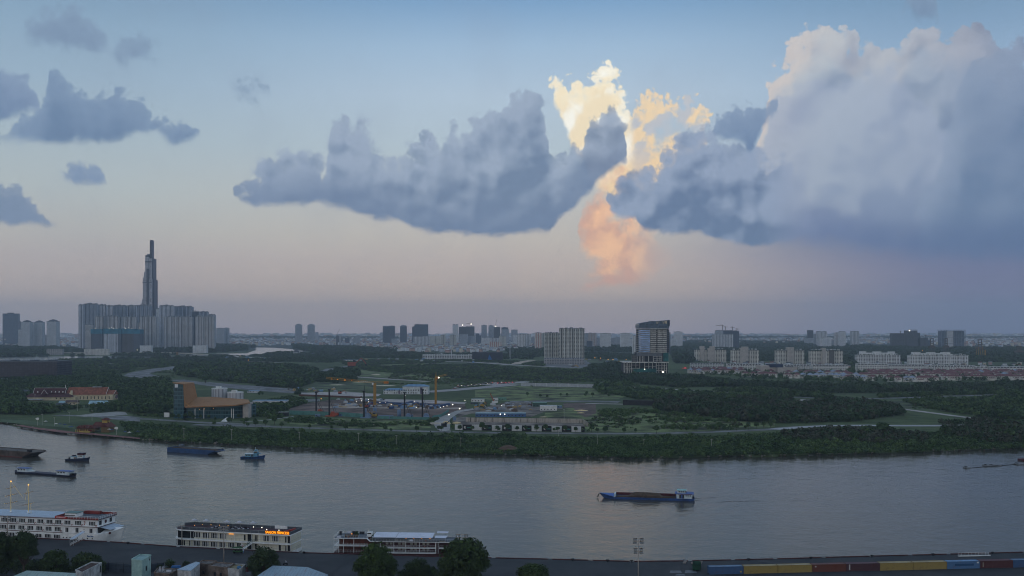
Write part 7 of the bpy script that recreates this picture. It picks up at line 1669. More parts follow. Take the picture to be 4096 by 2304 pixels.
for i,(x,y) in enumerate(((413,4),(515,6.4),(625,6.4),(733,6.5),(845,6.4),(1170,6.2),(1280,6),(1342,.4),(1500,.3))):
    xx_ = A.L(x,y=y); mb = MB(); mb.ball((xx_,y,8.9+(.5 if i > 6 else 0)),.12 if i < 5 else .17,6,4); mb.build('deck_lamp',L_WARM if i < 5 else L_WHITE,t)
MB().box(A.L(1450,y=9.9),A.L(1610,y=9.9),9.7,9.9,7.96,9.1).build('white_panel',SHIPW,t)
mb = MB(); mb.tube((-3.4,2.6,8.4),(-2.3,5.2,8.6),.4,8); mb.tube((-2.1,4.6,8.5),(-1.5,7.2,8.7),.5,8); mb.build('life_raft',mat('raft_red','8c2f28',.6),t)
mb = MB(); mb.ball((A.L(845),.7,6.95),.15,6,4); mb.box(A.L(848),A.L(905),.6,.66,6.85,7.1); mb.build('lit_plate',mat('plate_amber','ffae50',.5,var=0,emit='ffa840',es=1.2),t)
x1 = A.L(1160); mb = MB(); mb.add([(x1-3.2,-3.6,2.0),(x1-2.2,-3.6,2.0),(x1+.8,.0,4.4),(x1-.2,.0,4.4),(x1-3.2,-3.6,2.15),(x1-2.2,-3.6,2.15),(x1+.8,0,4.55),(x1-.2,0,4.55)],[(0,3,2,1),(4,5,6,7),(0,1,5,4),(1,2,6,5),(3,0,4,7)]); mb.build('gangway',SHIPW,t)
mb = MB(); rail(mb,[(x1-3.2,-3.6,2.1),(x1-.2,0,4.5)],1,1,.05); rail(mb,[(x1-2.2,-3.6,2.1),(x1+.8,0,4.5)],1,1,.05); mb.build('gangway_rail',mat('green_grey','5d7a78',.7),t)
# ---- third boat with white awnings
A = Line('v8',(hx('v8',100,387.2),387.2,0),-0.055); t = thing('restaurant_boat','open sided restaurant boat with big white awnings and maroon walls','ship',A.P,A.rz); B = 9.0
xm,xe,xf = A.L(515),A.L(1268),A.L(1500)
MB().box(0,xf,-.1,9,-1,1.5).build('hull',mat('hull_maroon','42201f',.7),t); MB().box(xm,xe,-.35,9.2,1.5,1.68).build('lower_deck_edge',SHIPW,t)
MAR = mat('maroon_wall','3a1c20',.75,var=.2,vs=.6); RUS = mat('russet_wood','52281c',.75,var=.2,vs=.8)  # maroon and russet walls, plain colours mottled at random
MB().box(1.6,xm,2.2,8.4,1.52,6.7).build('cabin_wall',RUS,t); MB().box(xm,xf-1,1.6,8.6,1.7,5.6).build('cabin_wall',MAR,t)
for z,a,b in ((3.95,0,xm-.6),(6.75,0,xm-1.2),(3.35,xm,xe),(3.35,xe+1.2,xf),(5.7,xm,xf)): MB().box(a,b,-.15,9.15,z,z+.2).build('deck_edge',SHIPW,t)
MB().add([(xm-1.2,-.15,6.75),(xm,-.15,5.7),(xm,1,5.7),(xm-1.2,1,6.75),(xm-1.2,-.15,6.95),(xm,-.15,5.9),(xm,1,5.9),(xm-1.2,1,6.95)],[(0,1,5,4),(4,5,6,7),(0,3,2,1)]).build('deck_edge',SHIPW,t)
MB().box(0.1,xm-1.3,0,9,6.96,7.0).build('upper_deck',DECKG,t); MB().box(xm,xf,0,9,5.91,5.95).build('upper_deck',DECKG,t)
for x in (103,152,212,330): MB().tube((A.L(x),0,1.5),(A.L(x),0,6.75),.09,5).build('deck_post',SHIPW,t)
for x in (632,788,925,1080,1268,1295): MB().tube((A.L(x),0,1.6),(A.L(x),0,5.7),.10 if x != 1268 else .16,5).build('deck_post',SHIPW,t)
mb = MB()
for z,a,b in ((6.95,0.05,xm-1.3),(4.15,.05,xm-1.0),(1.6,.05,xm-2),(5.9,xm,xf),(3.55,xm,xe),(1.7,xm,xe),(3.55,xe+1.3,xf)): rail(mb,[(a,-.1,z),(b,-.1,z)],.95,1.02,.028,(1,.5))
rail(mb,[(.05,-.1,6.95),(.05,9.05,6.95),(xm,9.05,6.95)],.95,1.6,.03); rail(mb,[(xf,-.1,5.9),(xf,9,5.9)],1.2,1.2,.04); mb.build('railing',SHIPW,t)
for x in list(range(640,1250,47)):
    if (x//47) % 3 == 1: continue
    for z in (4.45,2.35): w = MB().box(A.L(x),A.L(x)+1.0,1.52,1.59,z,z+.75).build('window',mat('pale_window','8c8c84',.4,var=.1),t)
def awn(xa0,xa1,xb0,xb1,z0,z1,d,pr,post=True):
    mb = MB(); mb.add([(xa0,-.2,z0),(xa1,-.2,z0),(xb1,d,z1),(xb0,d,z1),(xa0,-.2,z0+.1),(xa1,-.2,z0+.1),(xb1,d,z1+.1),(xb0,d,z1+.1)],[(3,2,1,0),(4,5,6,7),(0,1,5,4),(1,2,6,5),(2,3,7,6),(3,0,4,7)]); mb.build('awning',pr,t)
    if post:
        for x in np.linspace(xa0+.1,xa1-.1,max(2,int((xa1-xa0)/4))): MB().tube((x,-.1,5.9),(x,-.1,z0),.04,4).build('awning_post',SHIPW,t)
AW = mat('awning_white','c6ccda',.7,var=.05,vs=.3); zA = A.Z(714,xm,-.2)
awn(A.L(538),A.L(808),A.L(588,y=7),A.L(845,y=7),zA,A.Z(655,xm,7),7,AW); awn(A.L(812),A.L(1228),A.L(850,y=7),A.L(1256,y=7),zA-.05,A.Z(656,xm,7),7,AW)
awn(A.L(1256),A.L(1382),A.L(1268,y=4),A.L(1405,y=4),zA,A.Z(688,xm,4),4,AW); mb = MB(); mb.box(A.L(1286,y=8),A.L(1412,y=8),6.5,8.8,zA+.5,zA+.75); mb.build('rear_awning',AW,t)
for x in (925,1015,1105,1200): mb = MB(); mb.ball((A.L(x),.5,zA-.3),.13,6,4); mb.build('deck_lamp',L_ORANGE,t)
mb = MB(); mb.ball((A.L(308,y=3),3,8.0),.16,6,4); mb.build('deck_lamp',L_ORANGE,t)
MB().tube((A.L(502,y=4),4,7),(A.L(502,y=4),4,A.Z(628,xm,4)),.2,6).build('funnel',CREAM,t); MB().box(A.L(462),A.L(520),3,5,6.96,8.6).build('wheelhouse',SHIPW,t); MB().box(A.L(468),A.L(512),2.93,2.99,8.0,8.4).build('window',WIN,t)
for x,y,w,h in ((165,6,.8,1.3),(312,7,1.2,1.2),(395,7.4,.8,1),(425,7.4,.8,1)): MB().box(A.L(x,y=y),A.L(x,y=y)+w,y,y+.6,7.0,7+h).build('deck_locker',CHD,t)
for i in range(6): x = 225+i*26; MB().box(A.L(x,y=2),A.L(x,y=2)+.6,2,2.6,7.0,7.9).build('deck_chair',mat('chair_brown','54402f',.7),t)
mb = MB(); V = clumps(np.array([(A.L(362,y=4),4,7.0),(A.L(545,y=1),1,5.9)]),np.array([.7,.6]),np.array([2.2,2.4]),60,.35); mesh_quads('potted_plant',V,[LA],parent=t)
MB().box(A.L(968),A.L(1010),-.22,-.16,6.1,6.75).build('name_board',AW,t); MB().box(A.L(138),A.L(183),-.2,-.14,7.1,7.75).build('name_board',AW,t); MB().box(A.L(198),A.L(236),8.9,8.96,7.1,7.8).build('name_board',AW,t)
mb = MB()
for i in range(12):
    if i != 6: mb.box(A.L(1312)+i*.17,A.L(1312)+i*.17+.11,-.2,-.16,6.05,6.4)
mb.build('lettering',mat('letter_pale','a8a694',.6,var=0),t)
for x in (1155,1142,268,400):
    z = 6.0 if x == 1155 else 3.6; z = 7.0 if x == 268 else z; mb = MB(); c = A.L(x)
    mb.tube((c-.25,-.18,z),(c,-.18,z+.8),.05,4); mb.tube((c+.25,-.18,z),(c,-.18,z+.8),.05,4); mb.build('life_vest',mat('vest_orange','a8562c',.7,var=0),t)
# ---- barges and tugs
def barge(name,lb,P,rz,L_,B,h,hullm,deckm,rake=5.0,coam=True,items=()):
    """P: near bottom corner at the bow end; the barge runs back (local -x) from it"""
    t = thing(name,lb,'barge',P,rz)
    pl = lambda z,e,r0=0: [(-L_,0,z),(e,0,z),(e+r0,1.0,z),(e+r0,B-1,z),(e,B,z),(-L_,B,z)]
    MB().loft([pl(-.8,-1),pl(.5,0),pl(h,rake*.75,rake*.25)]).build('hull',hullm,t)
    MB().box(-L_,rake*.7,.4,B-.4,h+.01,h+.08).build('deck',deckm,t)
    if coam:
        mb = MB()
        for y0,y1 in ((0,.35),(B-.35,B)): mb.box(-L_,rake*.75,y0,y1,h+.02,h+.5)
        mb.box(-L_,-L_+.35,.35,B-.35,h+.02,h+.5); mb.build('coaming',hullm,t)
    for x in np.linspace(-L_+1,rake*.6,8):
        for y in (.6,B-.6): MB().tube((x,y,h+.5),(x,y,h+.95),.22,6).build('bollard',BLK,t)
    return t
RB = mat('barge_rust','4e4540',.8,var=.3,vs=.25); BB = mat('barge_blue','24446e',.7,var=.15,vs=.2); BD = mat('barge_deck','57534f',.9,var=.3,vs=.15); BDD = mat('barge_dark_deck','463c34',.9,var=.35,vs=.2)
P = gd('u5',415,1062,0); t = barge('barge','rusty grey flat barge with raked bow at the left edge',P,-.42,70,13,3.6,RB,BD,9)
MB().box(-70,-.5,-.06,-.01,-.3,.45).build('waterline_band',mat('antifoul_red','5e2a24',.8),t)
mb = MB(); mb.box(3.5,5.5,.6,3,3.7,5.2); mb.build('winch',BLK,t)
P = gd('v2',1948,840,0); t = barge('barge','blue flat barge with dark earth on deck in mid river left',P,-.46,37.5,9.5,2.5,BB,BDD,8)
mb = MB(); ring = [[(x,y,2.6+z) for x,y in ((-36,1),(3,1),(3,8.5),(-36,8.5))] if z == 0 else [(x,y,2.6+z) for x,y in ((-33,3),(0,3),(0,6.5),(-33,6.5))] for z in (0,.7)]; mb.loft(ring); mb.build('cargo',BDD,t)
MB().box(-33,-29.5,6.5,8.5,2.7,4.8).build('deck_hut',DECKG,t)
def boat(name,lb,cat,P,rz,L_,B,h,hb,hullm,parts,stern=.0,trim=None):
    """pointed bow at +x; hb: height of the bow"""
    t = thing(name,lb,cat,P,rz); rings = []
    for k,(z,sc) in enumerate(((-.6,.8),(.25,.94),(1.0,1.0))):
        r = []
        for i in range(13):
            u = i/12; x = -L_/2+u*L_; w = B/2*(min(1,.82+u*1.5)*min(1,max(0,(1-u)/.32)**.6))*sc; zz_ = -.6 if k == 0 else (h*.35 if k == 1 else h+(hb-h)*max(0,(u-.55)/.45)**1.7); r.append((x+(.05 if k < 2 else 1.0*max(0,u-.7)*3*.9)*1.0,w,zz_))
        rings.append([(x,-w,z_) for x,w,z_ in r]+[(x,w,z_) for x,w,z_ in reversed(r[:-1])])
    MB().loft(rings).build('hull',hullm,t)
    for nm,bx,m in parts: (MB().box(*bx) if len(bx) == 6 else bx[0]).build(nm,m,t)
    return t
NAVY = mat('hull_navy','18223a',.7,var=.15); LBW = mat('boat_white','bccbd0',.6,var=.1,vs=.6); LBL = mat('boat_light_blue','5b8fa8',.6,var=.15,vs=.6); TYR = mat('tyre_black','0e0f12',.8,var=0)
P = gd('u5',1430,1118,0)
t = boat('tugboat','small dark hulled tug with white cabins towing the rusty barge','tugboat',P,-.12,15.6,4.4,1.2,2.6,NAVY,[('cabin',(-4.2,-.3,-1.4,1.4,1.2,2.9),LBW),('wheelhouse',(.2,4.4,-1.3,1.3,1.2,3.9),LBW),('cabin_roof',(-4.6,.1,-1.6,1.6,2.92,3.05),LBL),
   ('upper_house',(.6,4.8,-1.6,1.6,4.0,5.0),MAROON),('roof',(.4,5.2,-1.8,1.8,5.02,5.2),NAVY),('window',(1.0,3.8,-1.36,-1.31,2.9,3.5),WIN),('doorway',(-1.7,-.6,-1.46,-1.41,1.5,2.6),WIN),('winch',(-6,-4.8,-.6,.6,1.2,2.2),BLK),('awning',(-3.4,-1.6,-1,1,3.1,3.7),NAVY)])
P = gd('v2',2368,876,0)
t = boat('tugboat','light blue tug with a tall wheelhouse ahead of the blue barge','tugboat',P,-.1,15.8,4.8,1.2,2.6,mat('hull_blue','1b3f6c',.7),[('cabin',(-4.8,1.0,-1.6,1.6,1.2,3.1),LBL),('cabin_roof',(-5.4,1.2,-2,2,3.12,3.25),LBW),('wheelhouse',(1.0,3.6,-1.4,1.4,1.2,4.9),LBL),('wheelhouse_roof',(.7,4.2,-1.7,1.7,4.92,5.05),LBW),
   ('top_house',(1.3,3.0,-1.1,1.1,5.06,5.9),LBL),('window',(1.3,3.3,-1.46,-1.41,3.9,4.5),WIN),('window',(-4.2,-3.2,-1.66,-1.61,2.0,2.7),WIN),('window',(-2.4,-1.4,-1.66,-1.61,2.0,2.7),WIN),('doorway',(-.4,.4,-1.66,-1.61,1.4,2.8),WIN),('mast',(1.9,2.1,-.1,.1,5.9,7.6),LBW),('awning',(3.6,5.8,-1.5,1.5,3.4,3.5),LBL)])
for x in (-5,-3,-1,1,3,5): MB().tube((x,-2.5,.9),(x,-2.3,.9),.4,8).build('tyre_fender',TYR,t)
# long low boat with two white cabins
P = gd('v2',430,1026,0); t = thing('motor_barge','long low dark motor barge with a white cabin at each end','barge',P,-.40); L_ = 44
MB().loft([[(-22,-2.4,-.6),(19,-2.4,-.6),(23,0,-.6),(19,2.4,-.6),(-22,2.4,-.6),(-24,0,-.6)],[(-22,-2.8,.8),(20,-2.8,.8),(24,0,1.3),(20,2.8,.8),(-22,2.8,.8),(-25,0,1.3)]]).build('hull',NAVY,t)
MB().box(-10,9,-2.3,2.3,.85,1.1).build('hatch_cover',mat('hatch','4a4e5c',.85),t)
for x0,x1 in ((-21,-13.5),(10.5,20)):
    MB().box(x0,x1,-2,2,.85,2.9).build('cabin',LBW,t); MB().box(x0-.6,x1+.6,-2.4,2.4,2.92,3.1).build('cabin_roof',mat('roof_blue','5a6fa0',.7),t)
    for i in range(3): MB().box(x0+.8+i*2.2,x0+2.0+i*2.2,-2.06,-2.01,1.9,2.6).build('window',WIN,t)
MB().box(20.2,22.5,-1.4,1.4,.9,1.9).build('engine_cover',BLK,t); mb = MB(); mb.add([(-13.4,-2.2,.85),(-8.6,0,1.3),(-13.4,2.2,.85),(-13.4,-2.2,1.7),(-8.6,0,1.8),(-13.4,2.2,1.7)],[(0,1,4,3),(1,2,5,4),(3,4,5),(2,0,3,5)]); mb.build('fore_peak',LBW,t)
# gravel boat
A = Line('w1',gd('w1',920,250,0),-.165); t = thing('gravel_boat','long blue river cargo boat heaped with gravel in the warm glow','cargo boat',A.P,A.rz); xe = A.L(1745); B = 7.5; xb = A.L(755)
HB = mat('hull_bright_blue','2c4c80',.65,var=.2,vs=.3)
MB().loft([[(xb+3,3.7,-.5),(0,.3,-.5),(xe-1,.3,-.5),(xe,3.7,-.5),(xe-1,7.2,-.5),(0,7.2,-.5)],[(xb,3.7,2.6),(0,0,1.15),(xe,0,1.15),(xe+.3,3.7,1.15),(xe,7.5,1.15),(0,7.5,1.3)]]).build('hull',HB,t)
MB().add([(xb+.4,3.7,2.62),(-.2,.4,1.2),(-.2,7.1,1.9)],[(0,1,2)]).build('foredeck',mat('deck_blue','4668a8',.7,var=.2),t)
MB().box(-.2,.5,0.1,7.4,1.16,2.5).build('bulkhead',LBW,t); x1 = A.L(1555)
mb = MB(); mb.box(.5,x1,6.9,7.4,1.0,2.5); mb.build('coaming',MAROON,t); MB().box(.5,x1,.3,7.0,.9,1.2).build('hold',BDD,t)
hs = [A.L(x) for x in (940,1060,1120,1180,1370,1415,1535)]; hh_ = [1.4,1.6,3.3,3.5,3.2,1.7,1.5]
rings = [[(x,.6,1.2),(x,1.6,1.2+(h-1.2)*.55),(x,3.7,h),(x,5.8,1.2+(h-1.2)*.6),(x,6.85,1.2)] for x,h in zip(hs,hh_)]
MB().loft(rings,smooth=True).build('gravel_heap',mat('gravel','4f4238',.95,var=.35,vs=.8),t)
a,b = A.L(1562),A.L(1722); MB().box(a,b,.6,6.8,1.16,3.4).build('cabin',LBW,t); MB().box(a-.8,b+.8,-.1,7.4,3.42,3.62).build('cabin_roof',mat('roof_bright_blue','46609a',.7),t)
MB().box(a+.4,A.L(1655),1.6,5.4,3.64,5.0).build('wheelhouse',LBW,t); MB().box(a+.1,A.L(1665),1.3,5.8,5.02,5.15).build('wheelhouse_roof',mat('mint','8fb6b4',.7),t)
for i in range(4): MB().box(a+1+i*1.05,a+1.75+i*1.05,1.52,1.58,4.1,4.7).build('window',WIN,t)
for x in (1590,1622): MB().box(A.L(x),A.L(x+18),.52,.58,1.3,3.0).build('doorway',WIN,t)
MB().box(A.L(1605),A.L(1630),.54,.59,1.25,3.1).build('blue_panel',mat('roof_bright_blue','46609a',.7),t)
for x in (1655,1675,1698): MB().box(A.L(x),A.L(x+10),.52,.58,2.3,2.9).build('window',WIN,t)
MB().box(A.L(1575),A.L(1720),.5,.55,3.15,3.35).build('red_trim',SHIPR,t); MB().box(A.L(1722)+.3,xe,1,6.5,1.2,2.1).build('engine_cover',BLK,t); mb = MB(); mb.tube((xb+.2,3.4,2.2),(xb-.6,3.2,.6),.25,5); mb.tube((xb-1.0,2.6,.6),(xb-.2,3.8,.5),.16,4); mb.build('anchor',BLK,t)
# dredge floats at the right
for x0,x1,y,lb in [(2072,2108,1362,'small dark float at the left end of the pipe line'),(2240,2380,1344,'row of dredge pontoons carrying a pipe'),(2512,2600,1330,'pale dredge pontoon at the right edge')]:
    P = gd('v5',x0,y,0); A = Line('v5',P,.22); w = A.L(x1); t = thing('pontoon',lb,'pontoon',P,.22); MB().box(0,w,0,3,-.3,.7).build('float',mat('pontoon_grey','7a8086',.8,var=.3,vs=.8),t)
    for i in range(max(1,int(w/4))): MB().tube((1+i*4,.6,.7),(1+i*4,2.4,.7),.5,8).build('drum',BLK,t)
P0 = gd('v5',2105,1360,0); P1 = gd('v5',2620,1318,0); tag(MB().tube((0,0,.12),P1-P0+Vector((0,0,.12)),.14,5).build('floating_pipe',BLK),'thin floating pipe joining the dredge pontoons','pipe').location = P0
P = gd('v5',2560,1300,0); t = thing('dredger','dark red dredger bow cut by the right edge','boat',P,.2); MB().box(0,14,0,5,-.4,1.2).build('hull',MAROON,t); MB().box(4,10,1,4,1.2,3.6).build('cabin',mat('dark_wall','38424e',.8),t)
P = gd('v5',2050,1180,0); t = thing('landing_stage','broken timber landing stage on the far bank at the right','jetty',P+Vector((0,0,.2)),.03); MB().box(0,42,2,8,.8,1.1).build('deck',mat('old_timber','6e685e',.9,var=.3),t)
mb = MB()
for i in range(12): mb.tube((1+i*3.6,2.2,-1),(1+i*3.6,2.2,1.6),.2,5)
mb.build('piles',mat('old_timber','6e685e',.9),t)
# wakes
def wake(v,pts,w,lb,m):
    P = [gd(v,x,y,0) for x,y in pts]; mb = MB(); n = len(P); T = [(P[min(i+1,n-1)]-P[max(i-1,0)]).normalized() for i in range(n)]
    vs = []
    for i,p in enumerate(P): nr = Vector((-T[i].y,T[i].x,0)); ww = w*(.3+.7*math.sin(math.pi*(i+.5)/n)); vs += [p+nr*ww/2+Vector((0,0,.03)),p-nr*ww/2+Vector((0,0,.03))]
    mb.add(vs,[(2*i,2*i+1,2*i+3,2*i+2) for i in range(n-1)]); mb.build('wake',m,label=lb,cat='wake',kind='stuff')
def wakemat(name,c,rough):
    m = bpy.data.materials.new(name); m.use_nodes = True; b = m.node_tree.nodes['Principled BSDF']; q = G(m.node_tree); pos = q.node('ShaderNodeNewGeometry').outputs['Position']
    q.put(b.inputs['Base Color'],c); b.inputs['Roughness'].default_value = rough; q.put(b.inputs['Alpha'],q.rng(q.noise(q.v('MULTIPLY',pos,(.25,1,1)),.5,4,.65),.46,.66,0,.75)); b.inputs['IOR'].default_value = 1.33; return m
WK = wakemat('wake_light',(.34,.34,.33),.5); WD = wakemat('wake_dark',(.03,.035,.035),.6)
wake('v2',[(900,760),(1050,758),(1200,765),(1380,778),(1550,790)],7,'pale wake behind the blue barge',WK); wake('v2',[(1200,775),(1400,792),(1560,805)],4,'second pale streak behind the blue barge',WK)
wake('v2',[(690,1040),(820,1050),(950,1062),(1100,1078),(1250,1090),(1400,1100)],5,'pale wake behind the long low motor barge',WK); wake('v2',[(2060,845),(2150,852),(2260,860)],3,'dark streak between barge and tug',WD)
wake('w1',[(1745,240),(1850,242),(1950,232),(2050,228),(2200,226)],3,'dark ripple behind the gravel boat',WD); wake('w1',[(1745,258),(1850,272),(2000,280),(2150,275),(2300,268),(2576,270)],3.5,'dark wake line behind the gravel boat',WD)
wake('w2',[(40,262),(150,268),(330,262)],3,'dark ripple right of the gravel boat wake',WD); wake('w2',[(30,238),(150,240),(300,240)],6,'pale smooth streak right of the gravel boat',WK)
wake('u5',[(820,1060),(950,1072),(1100,1085),(1195,1092)],2,'dark tow line ripple between rusty barge and tug',WD)
# ---------------------------------------------------------------- quay furniture
BOL = [('w1',490,878),('w1',850,884),('w1',1095,889),('w1',1640,886),('w1',2295,870),('w2',380,860),('w2',1012,845),('w2',1640,828),('w2',2252,811),('v7',1818,1012),('v6',1650,885)]
for i,(v,x,y) in enumerate(BOL):
    g_ = gd(v,x,y,QUAY+.05); g_.y = quay_y(g_.x)-1.2; t = thing('bollard','black mooring bollard on the quay edge','bollard',(g_.x,g_.y,QUAY),0,'mooring bollards along the quay')
    MB().tube((0,0,0),(0,0,.55),.3,8,.22).build('shaft',BLK,t); MB().tube((-.55,0,.6),(.55,0,.6),.2,8).build('horns',BLK,t)
for i in range(len(qe)-1):
    a,b = qe[i],qe[i+1]; d = (b-a); n = max(1,int(d.length/14)); M0 = math.atan2(d.y,d.x)
    for k in range(n):
        p = a.lerp(b,k/n); M = Matrix.Translation((p.x,p.y,QUAY)) @ Matrix.Rotation(M0,4,'Z'); MB().box(.8,d.length/n-.8,-.5,-.12,.003,.32,M).build('quay_kerb',mat('kerb_red','4c2c2c',.85,var=.2),kind='structure')
# shipping containers
CC = {'blue': '2c5078','yellow': '8c7a40','rust': '5c2e20','maroon': '40222a','sky': '406890','wine': '461e22'}
def contmat(n_):
    if 'container_'+n_ in MATS: return MATS['container_'+n_]
    m = bpy.data.materials.new('container_'+n_); m.use_nodes = True; b = m.node_tree.nodes['Principled BSDF']; q = G(m.node_tree); co = q.node('ShaderNodeTexCoord').outputs['Object']; c = lin(CC[n_])
    c2 = q.mix(q.rng(q.noise(co,.7,5,.65),.5,.75,0,.45),c,lin('5a4030')); q.put(b.inputs['Base Color'],c2); b.inputs['Roughness'].default_value = .6
    x,y,z = q.sep(co); w = q.m('SINE',q.m('MULTIPLY',q.m('ADD',x,y),2*math.pi/.3)); q.put(b.inputs['Normal'],q.bump(w,.6,.05)); MATS['container_'+n_] = m; return m
A = Line('w1',gd('w1',1898,1026,QUAY),math.atan2(10.1,107.6)); CL_ = 12.05
for i,(n_,lb) in enumerate([('blue','blue shipping container at the left end of the row'),('yellow','yellow container next to the blue end one'),('yellow','second yellow container from the left, with a dark scratch'),('rust','rust red container right of the first yellow pair'),('maroon','dark maroon container with white upright lettering'),('yellow','yellow container right of the maroon one'),('yellow','yellow container left of the sky blue one'),('sky','sky blue container with a darker nameplate band'),('wine','wine red container right of the sky blue one'),('blue','blue container leaving the picture at the right')]):
    s = i*(CL_+.12); p = A.P+Vector((A.c*s,A.s*s,0)); t = thing('shipping_container',lb,'container',p,A.rz,'shipping containers in a row on the quay'); mm = contmat(n_)
    MB().box(.1,CL_-.1,.1,2.34,.12,2.5).build('body',mm,t); mb = MB()
    for x in (0,CL_-.14):
        for y in (0,2.3): mb.box(x,x+.14,y,y+.14,0,2.6)
    for y in (0,2.3): mb.box(.14,CL_-.14,y+.01,y+.12,0,.16); mb.box(.14,CL_-.14,y+.01,y+.12,2.48,2.59)
    mb.build('corner_frame',mm,t); MB().box(.12,CL_-.12,.12,2.32,2.51,2.56).build('roof',mat('container_roof_'+n_,{'yellow': '93876a','blue': '5c7894','sky': '6288ae','rust': '5e3a36','maroon': '543840','wine': '563238'}[n_],.6,var=.15,vs=.5),t)
    if n_ == 'maroon': 
        mb = MB()
        for k in range(6): mb.box(.9,1.35,.04,.09,.5+k*.32,.72+k*.32)
        mb.build('lettering',WHT,t)
    if n_ in ('wine',): mb = MB(); [mb.box(.9,1.2,.04,.09,.5+k*.32,.7+k*.32) for k in range(5)]; mb.build('lettering',mat('letter_pale','a8a694',.6,var=0),t)
    if n_ == 'sky': MB().box(2.8,9.8,.04,.09,1.0,1.75).build('nameplate',mat('deep_blue','23486e',.7,var=0),t); MB().box(10.9,11.6,.04,.09,1.8,2.3).build('emblem',WHT,t)
    if n_ == 'rust': MB().box(.9,1.4,.04,.09,1.7,2.0).build('emblem',WHT,t)
    if n_ == 'blue' and i == 0: MB().box(10.8,11.4,.04,.09,.5,1.0).build('emblem',mat('container_yellow_mark','b09a40',.6,var=0),t)
g_ = gd('w1',1800,990,QUAY); t = thing('waste_skip','dark green open skip beside the blue end container','skip',g_,1.35); SG = mat('skip_green','1f4436',.7,var=.25,vs=.6)
mb = MB(); mb.loft([[(0,0,.2),(5.5,0,.2),(5.5,2.4,.2),(0,2.4,.2)],[(-.5,-.1,2.1),(6,-.1,2.1),(6,2.5,2.1),(-.5,2.5,2.1)]],cap=False); mb.add([(0,0,.25),(5.5,0,.25),(5.5,2.4,.25),(0,2.4,.25)],[(0,1,2,3)]); mb.build('tub',SG,t)
mb = MB()
for i in range(5): mb.box(i*1.25,i*1.25+.15,-.28,-.12,.2,2.05)
mb.build('ribs',SG,t)
g_ = gd('w1',1640,915,QUAY)
for i in range(9): tag(MB().box(-.55,.55,-.3,.3,0,.42).build('cement_sack',mat('sack','8d8a88',.9,var=.2)),'grey sack in the loose pile near the quay edge','sack','sacks piled near the quay edge').location = (g_.x+R.uniform(0,6.5),g_.y+R.uniform(-1.5,1.5),QUAY+(.0 if i < 6 else .42)); 
for x0,x1,y0,y1 in ((1490,1605,985,1010),(1645,1760,982,1010),(1550,1640,1022,1036)): 
    P = [gd('w1',x,y,QUAY) for x,y in ((x0,y1),(x1+12,y1),(x1,y0),(x0+8,y0))]; MB().add([(p.x,p.y,QUAY+.01) for p in P],[(0,1,2,3)]).build('pale_patch',mat('patch','5d646c',.6,var=.2,vs=.6),kind='structure')  # paler flat patches on the quay
P = [gd('w1',x,y,QUAY) for x,y in ((1400,915),(1490,922),(1500,908),(1420,904))]; MB().add([(p.x,p.y,QUAY+.012) for p in P],[(0,1,2,3)]).build('stain',mat('stain','22262c',.7,var=.2),kind='structure')
g_ = gd('w2',1908,846,QUAY); t = thing('gangway','white aluminium gangway lying on the quay above the sky blue container','gangway',g_,.10); L_ = 12.3
MB().box(0,L_,0,1.1,.15,.3).build('walkway',WHT,t); mb = MB(); rail(mb,[(.2,1.05,.3),(L_-.2,1.05,.3)],1.0,1.2,.04); rail(mb,[(.2,.05,.3),(L_-.2,.05,.3)],.3,1.2,.04); mb.build('railing',WHT,t)
# light masts
def lmast(v,x,yt,D,base_z,tiers,lb,col='a09a92'):
    P = (hx(v,x,D),D,base_z); t = thing('light_mast',lb,'light mast',P,0,'light masts on the quay'); H = hz(v,yt,D)-base_z; M_ = mat('mast_grey',col,.7,var=0)
    MB().tube((0,0,0),(0,0,H),.2,8,.12).build('mast',M_,t)
    for y,hw,rows in tiers:
        z = hz(v,y,D)-base_z
        for r_ in range(rows):
            MB().box(-hw,hw,-.08,.08,z-.1-r_*1.05,z+.02-r_*1.05).build('crossbar',M_,t)
            for s in (-1,1):
                for k in (.55,1.0):
                    xx_ = s*hw*k; fb_ = MB().loft([[(xx_-.22,-.35,z-.75-r_*1.05),(xx_+.22,-.35,z-.75-r_*1.05),(xx_+.22,-.1,z-.75-r_*1.05),(xx_-.22,-.1,z-.75-r_*1.05)],[(xx_-.36,-.25,z-.12-r_*1.05),(xx_+.36,-.25,z-.12-r_*1.05),(xx_+.36,.15,z-.12-r_*1.05),(xx_-.36,.15,z-.12-r_*1.05)]]).build('floodlight',BLK,t)
                    MB().box(xx_-.28,xx_+.28,-.4,-.36,z-.62-r_*1.05,z-.25-r_*1.05).build('lens',mat('lens_grey','8a9296',.3,var=0),fb_)
lmast('w1',1167,640,334,QUAY,[(650,1.45,2),(752,1.2,2)],'grey light mast with two tiers of floodlights in the open middle of the quay')
lmast('v8',1568,668,352,QUAY,[(678,1.9,2)],'rusty light mast rising behind the biggest tree','7e5a48')
lmast('v7',790,655,368,QUAY,[(662,1.6,2)],'light mast in front of the dining boat middle','66605c')
lmast('v7',250,645,398,QUAY,[(650,1.2,1)],'light mast in front of the dining boat bow','8e948c')
lmast('v6',95,520,413,QUAY,[(530,1.2,2)],'light mast in front of the cruise ship','5c544e')
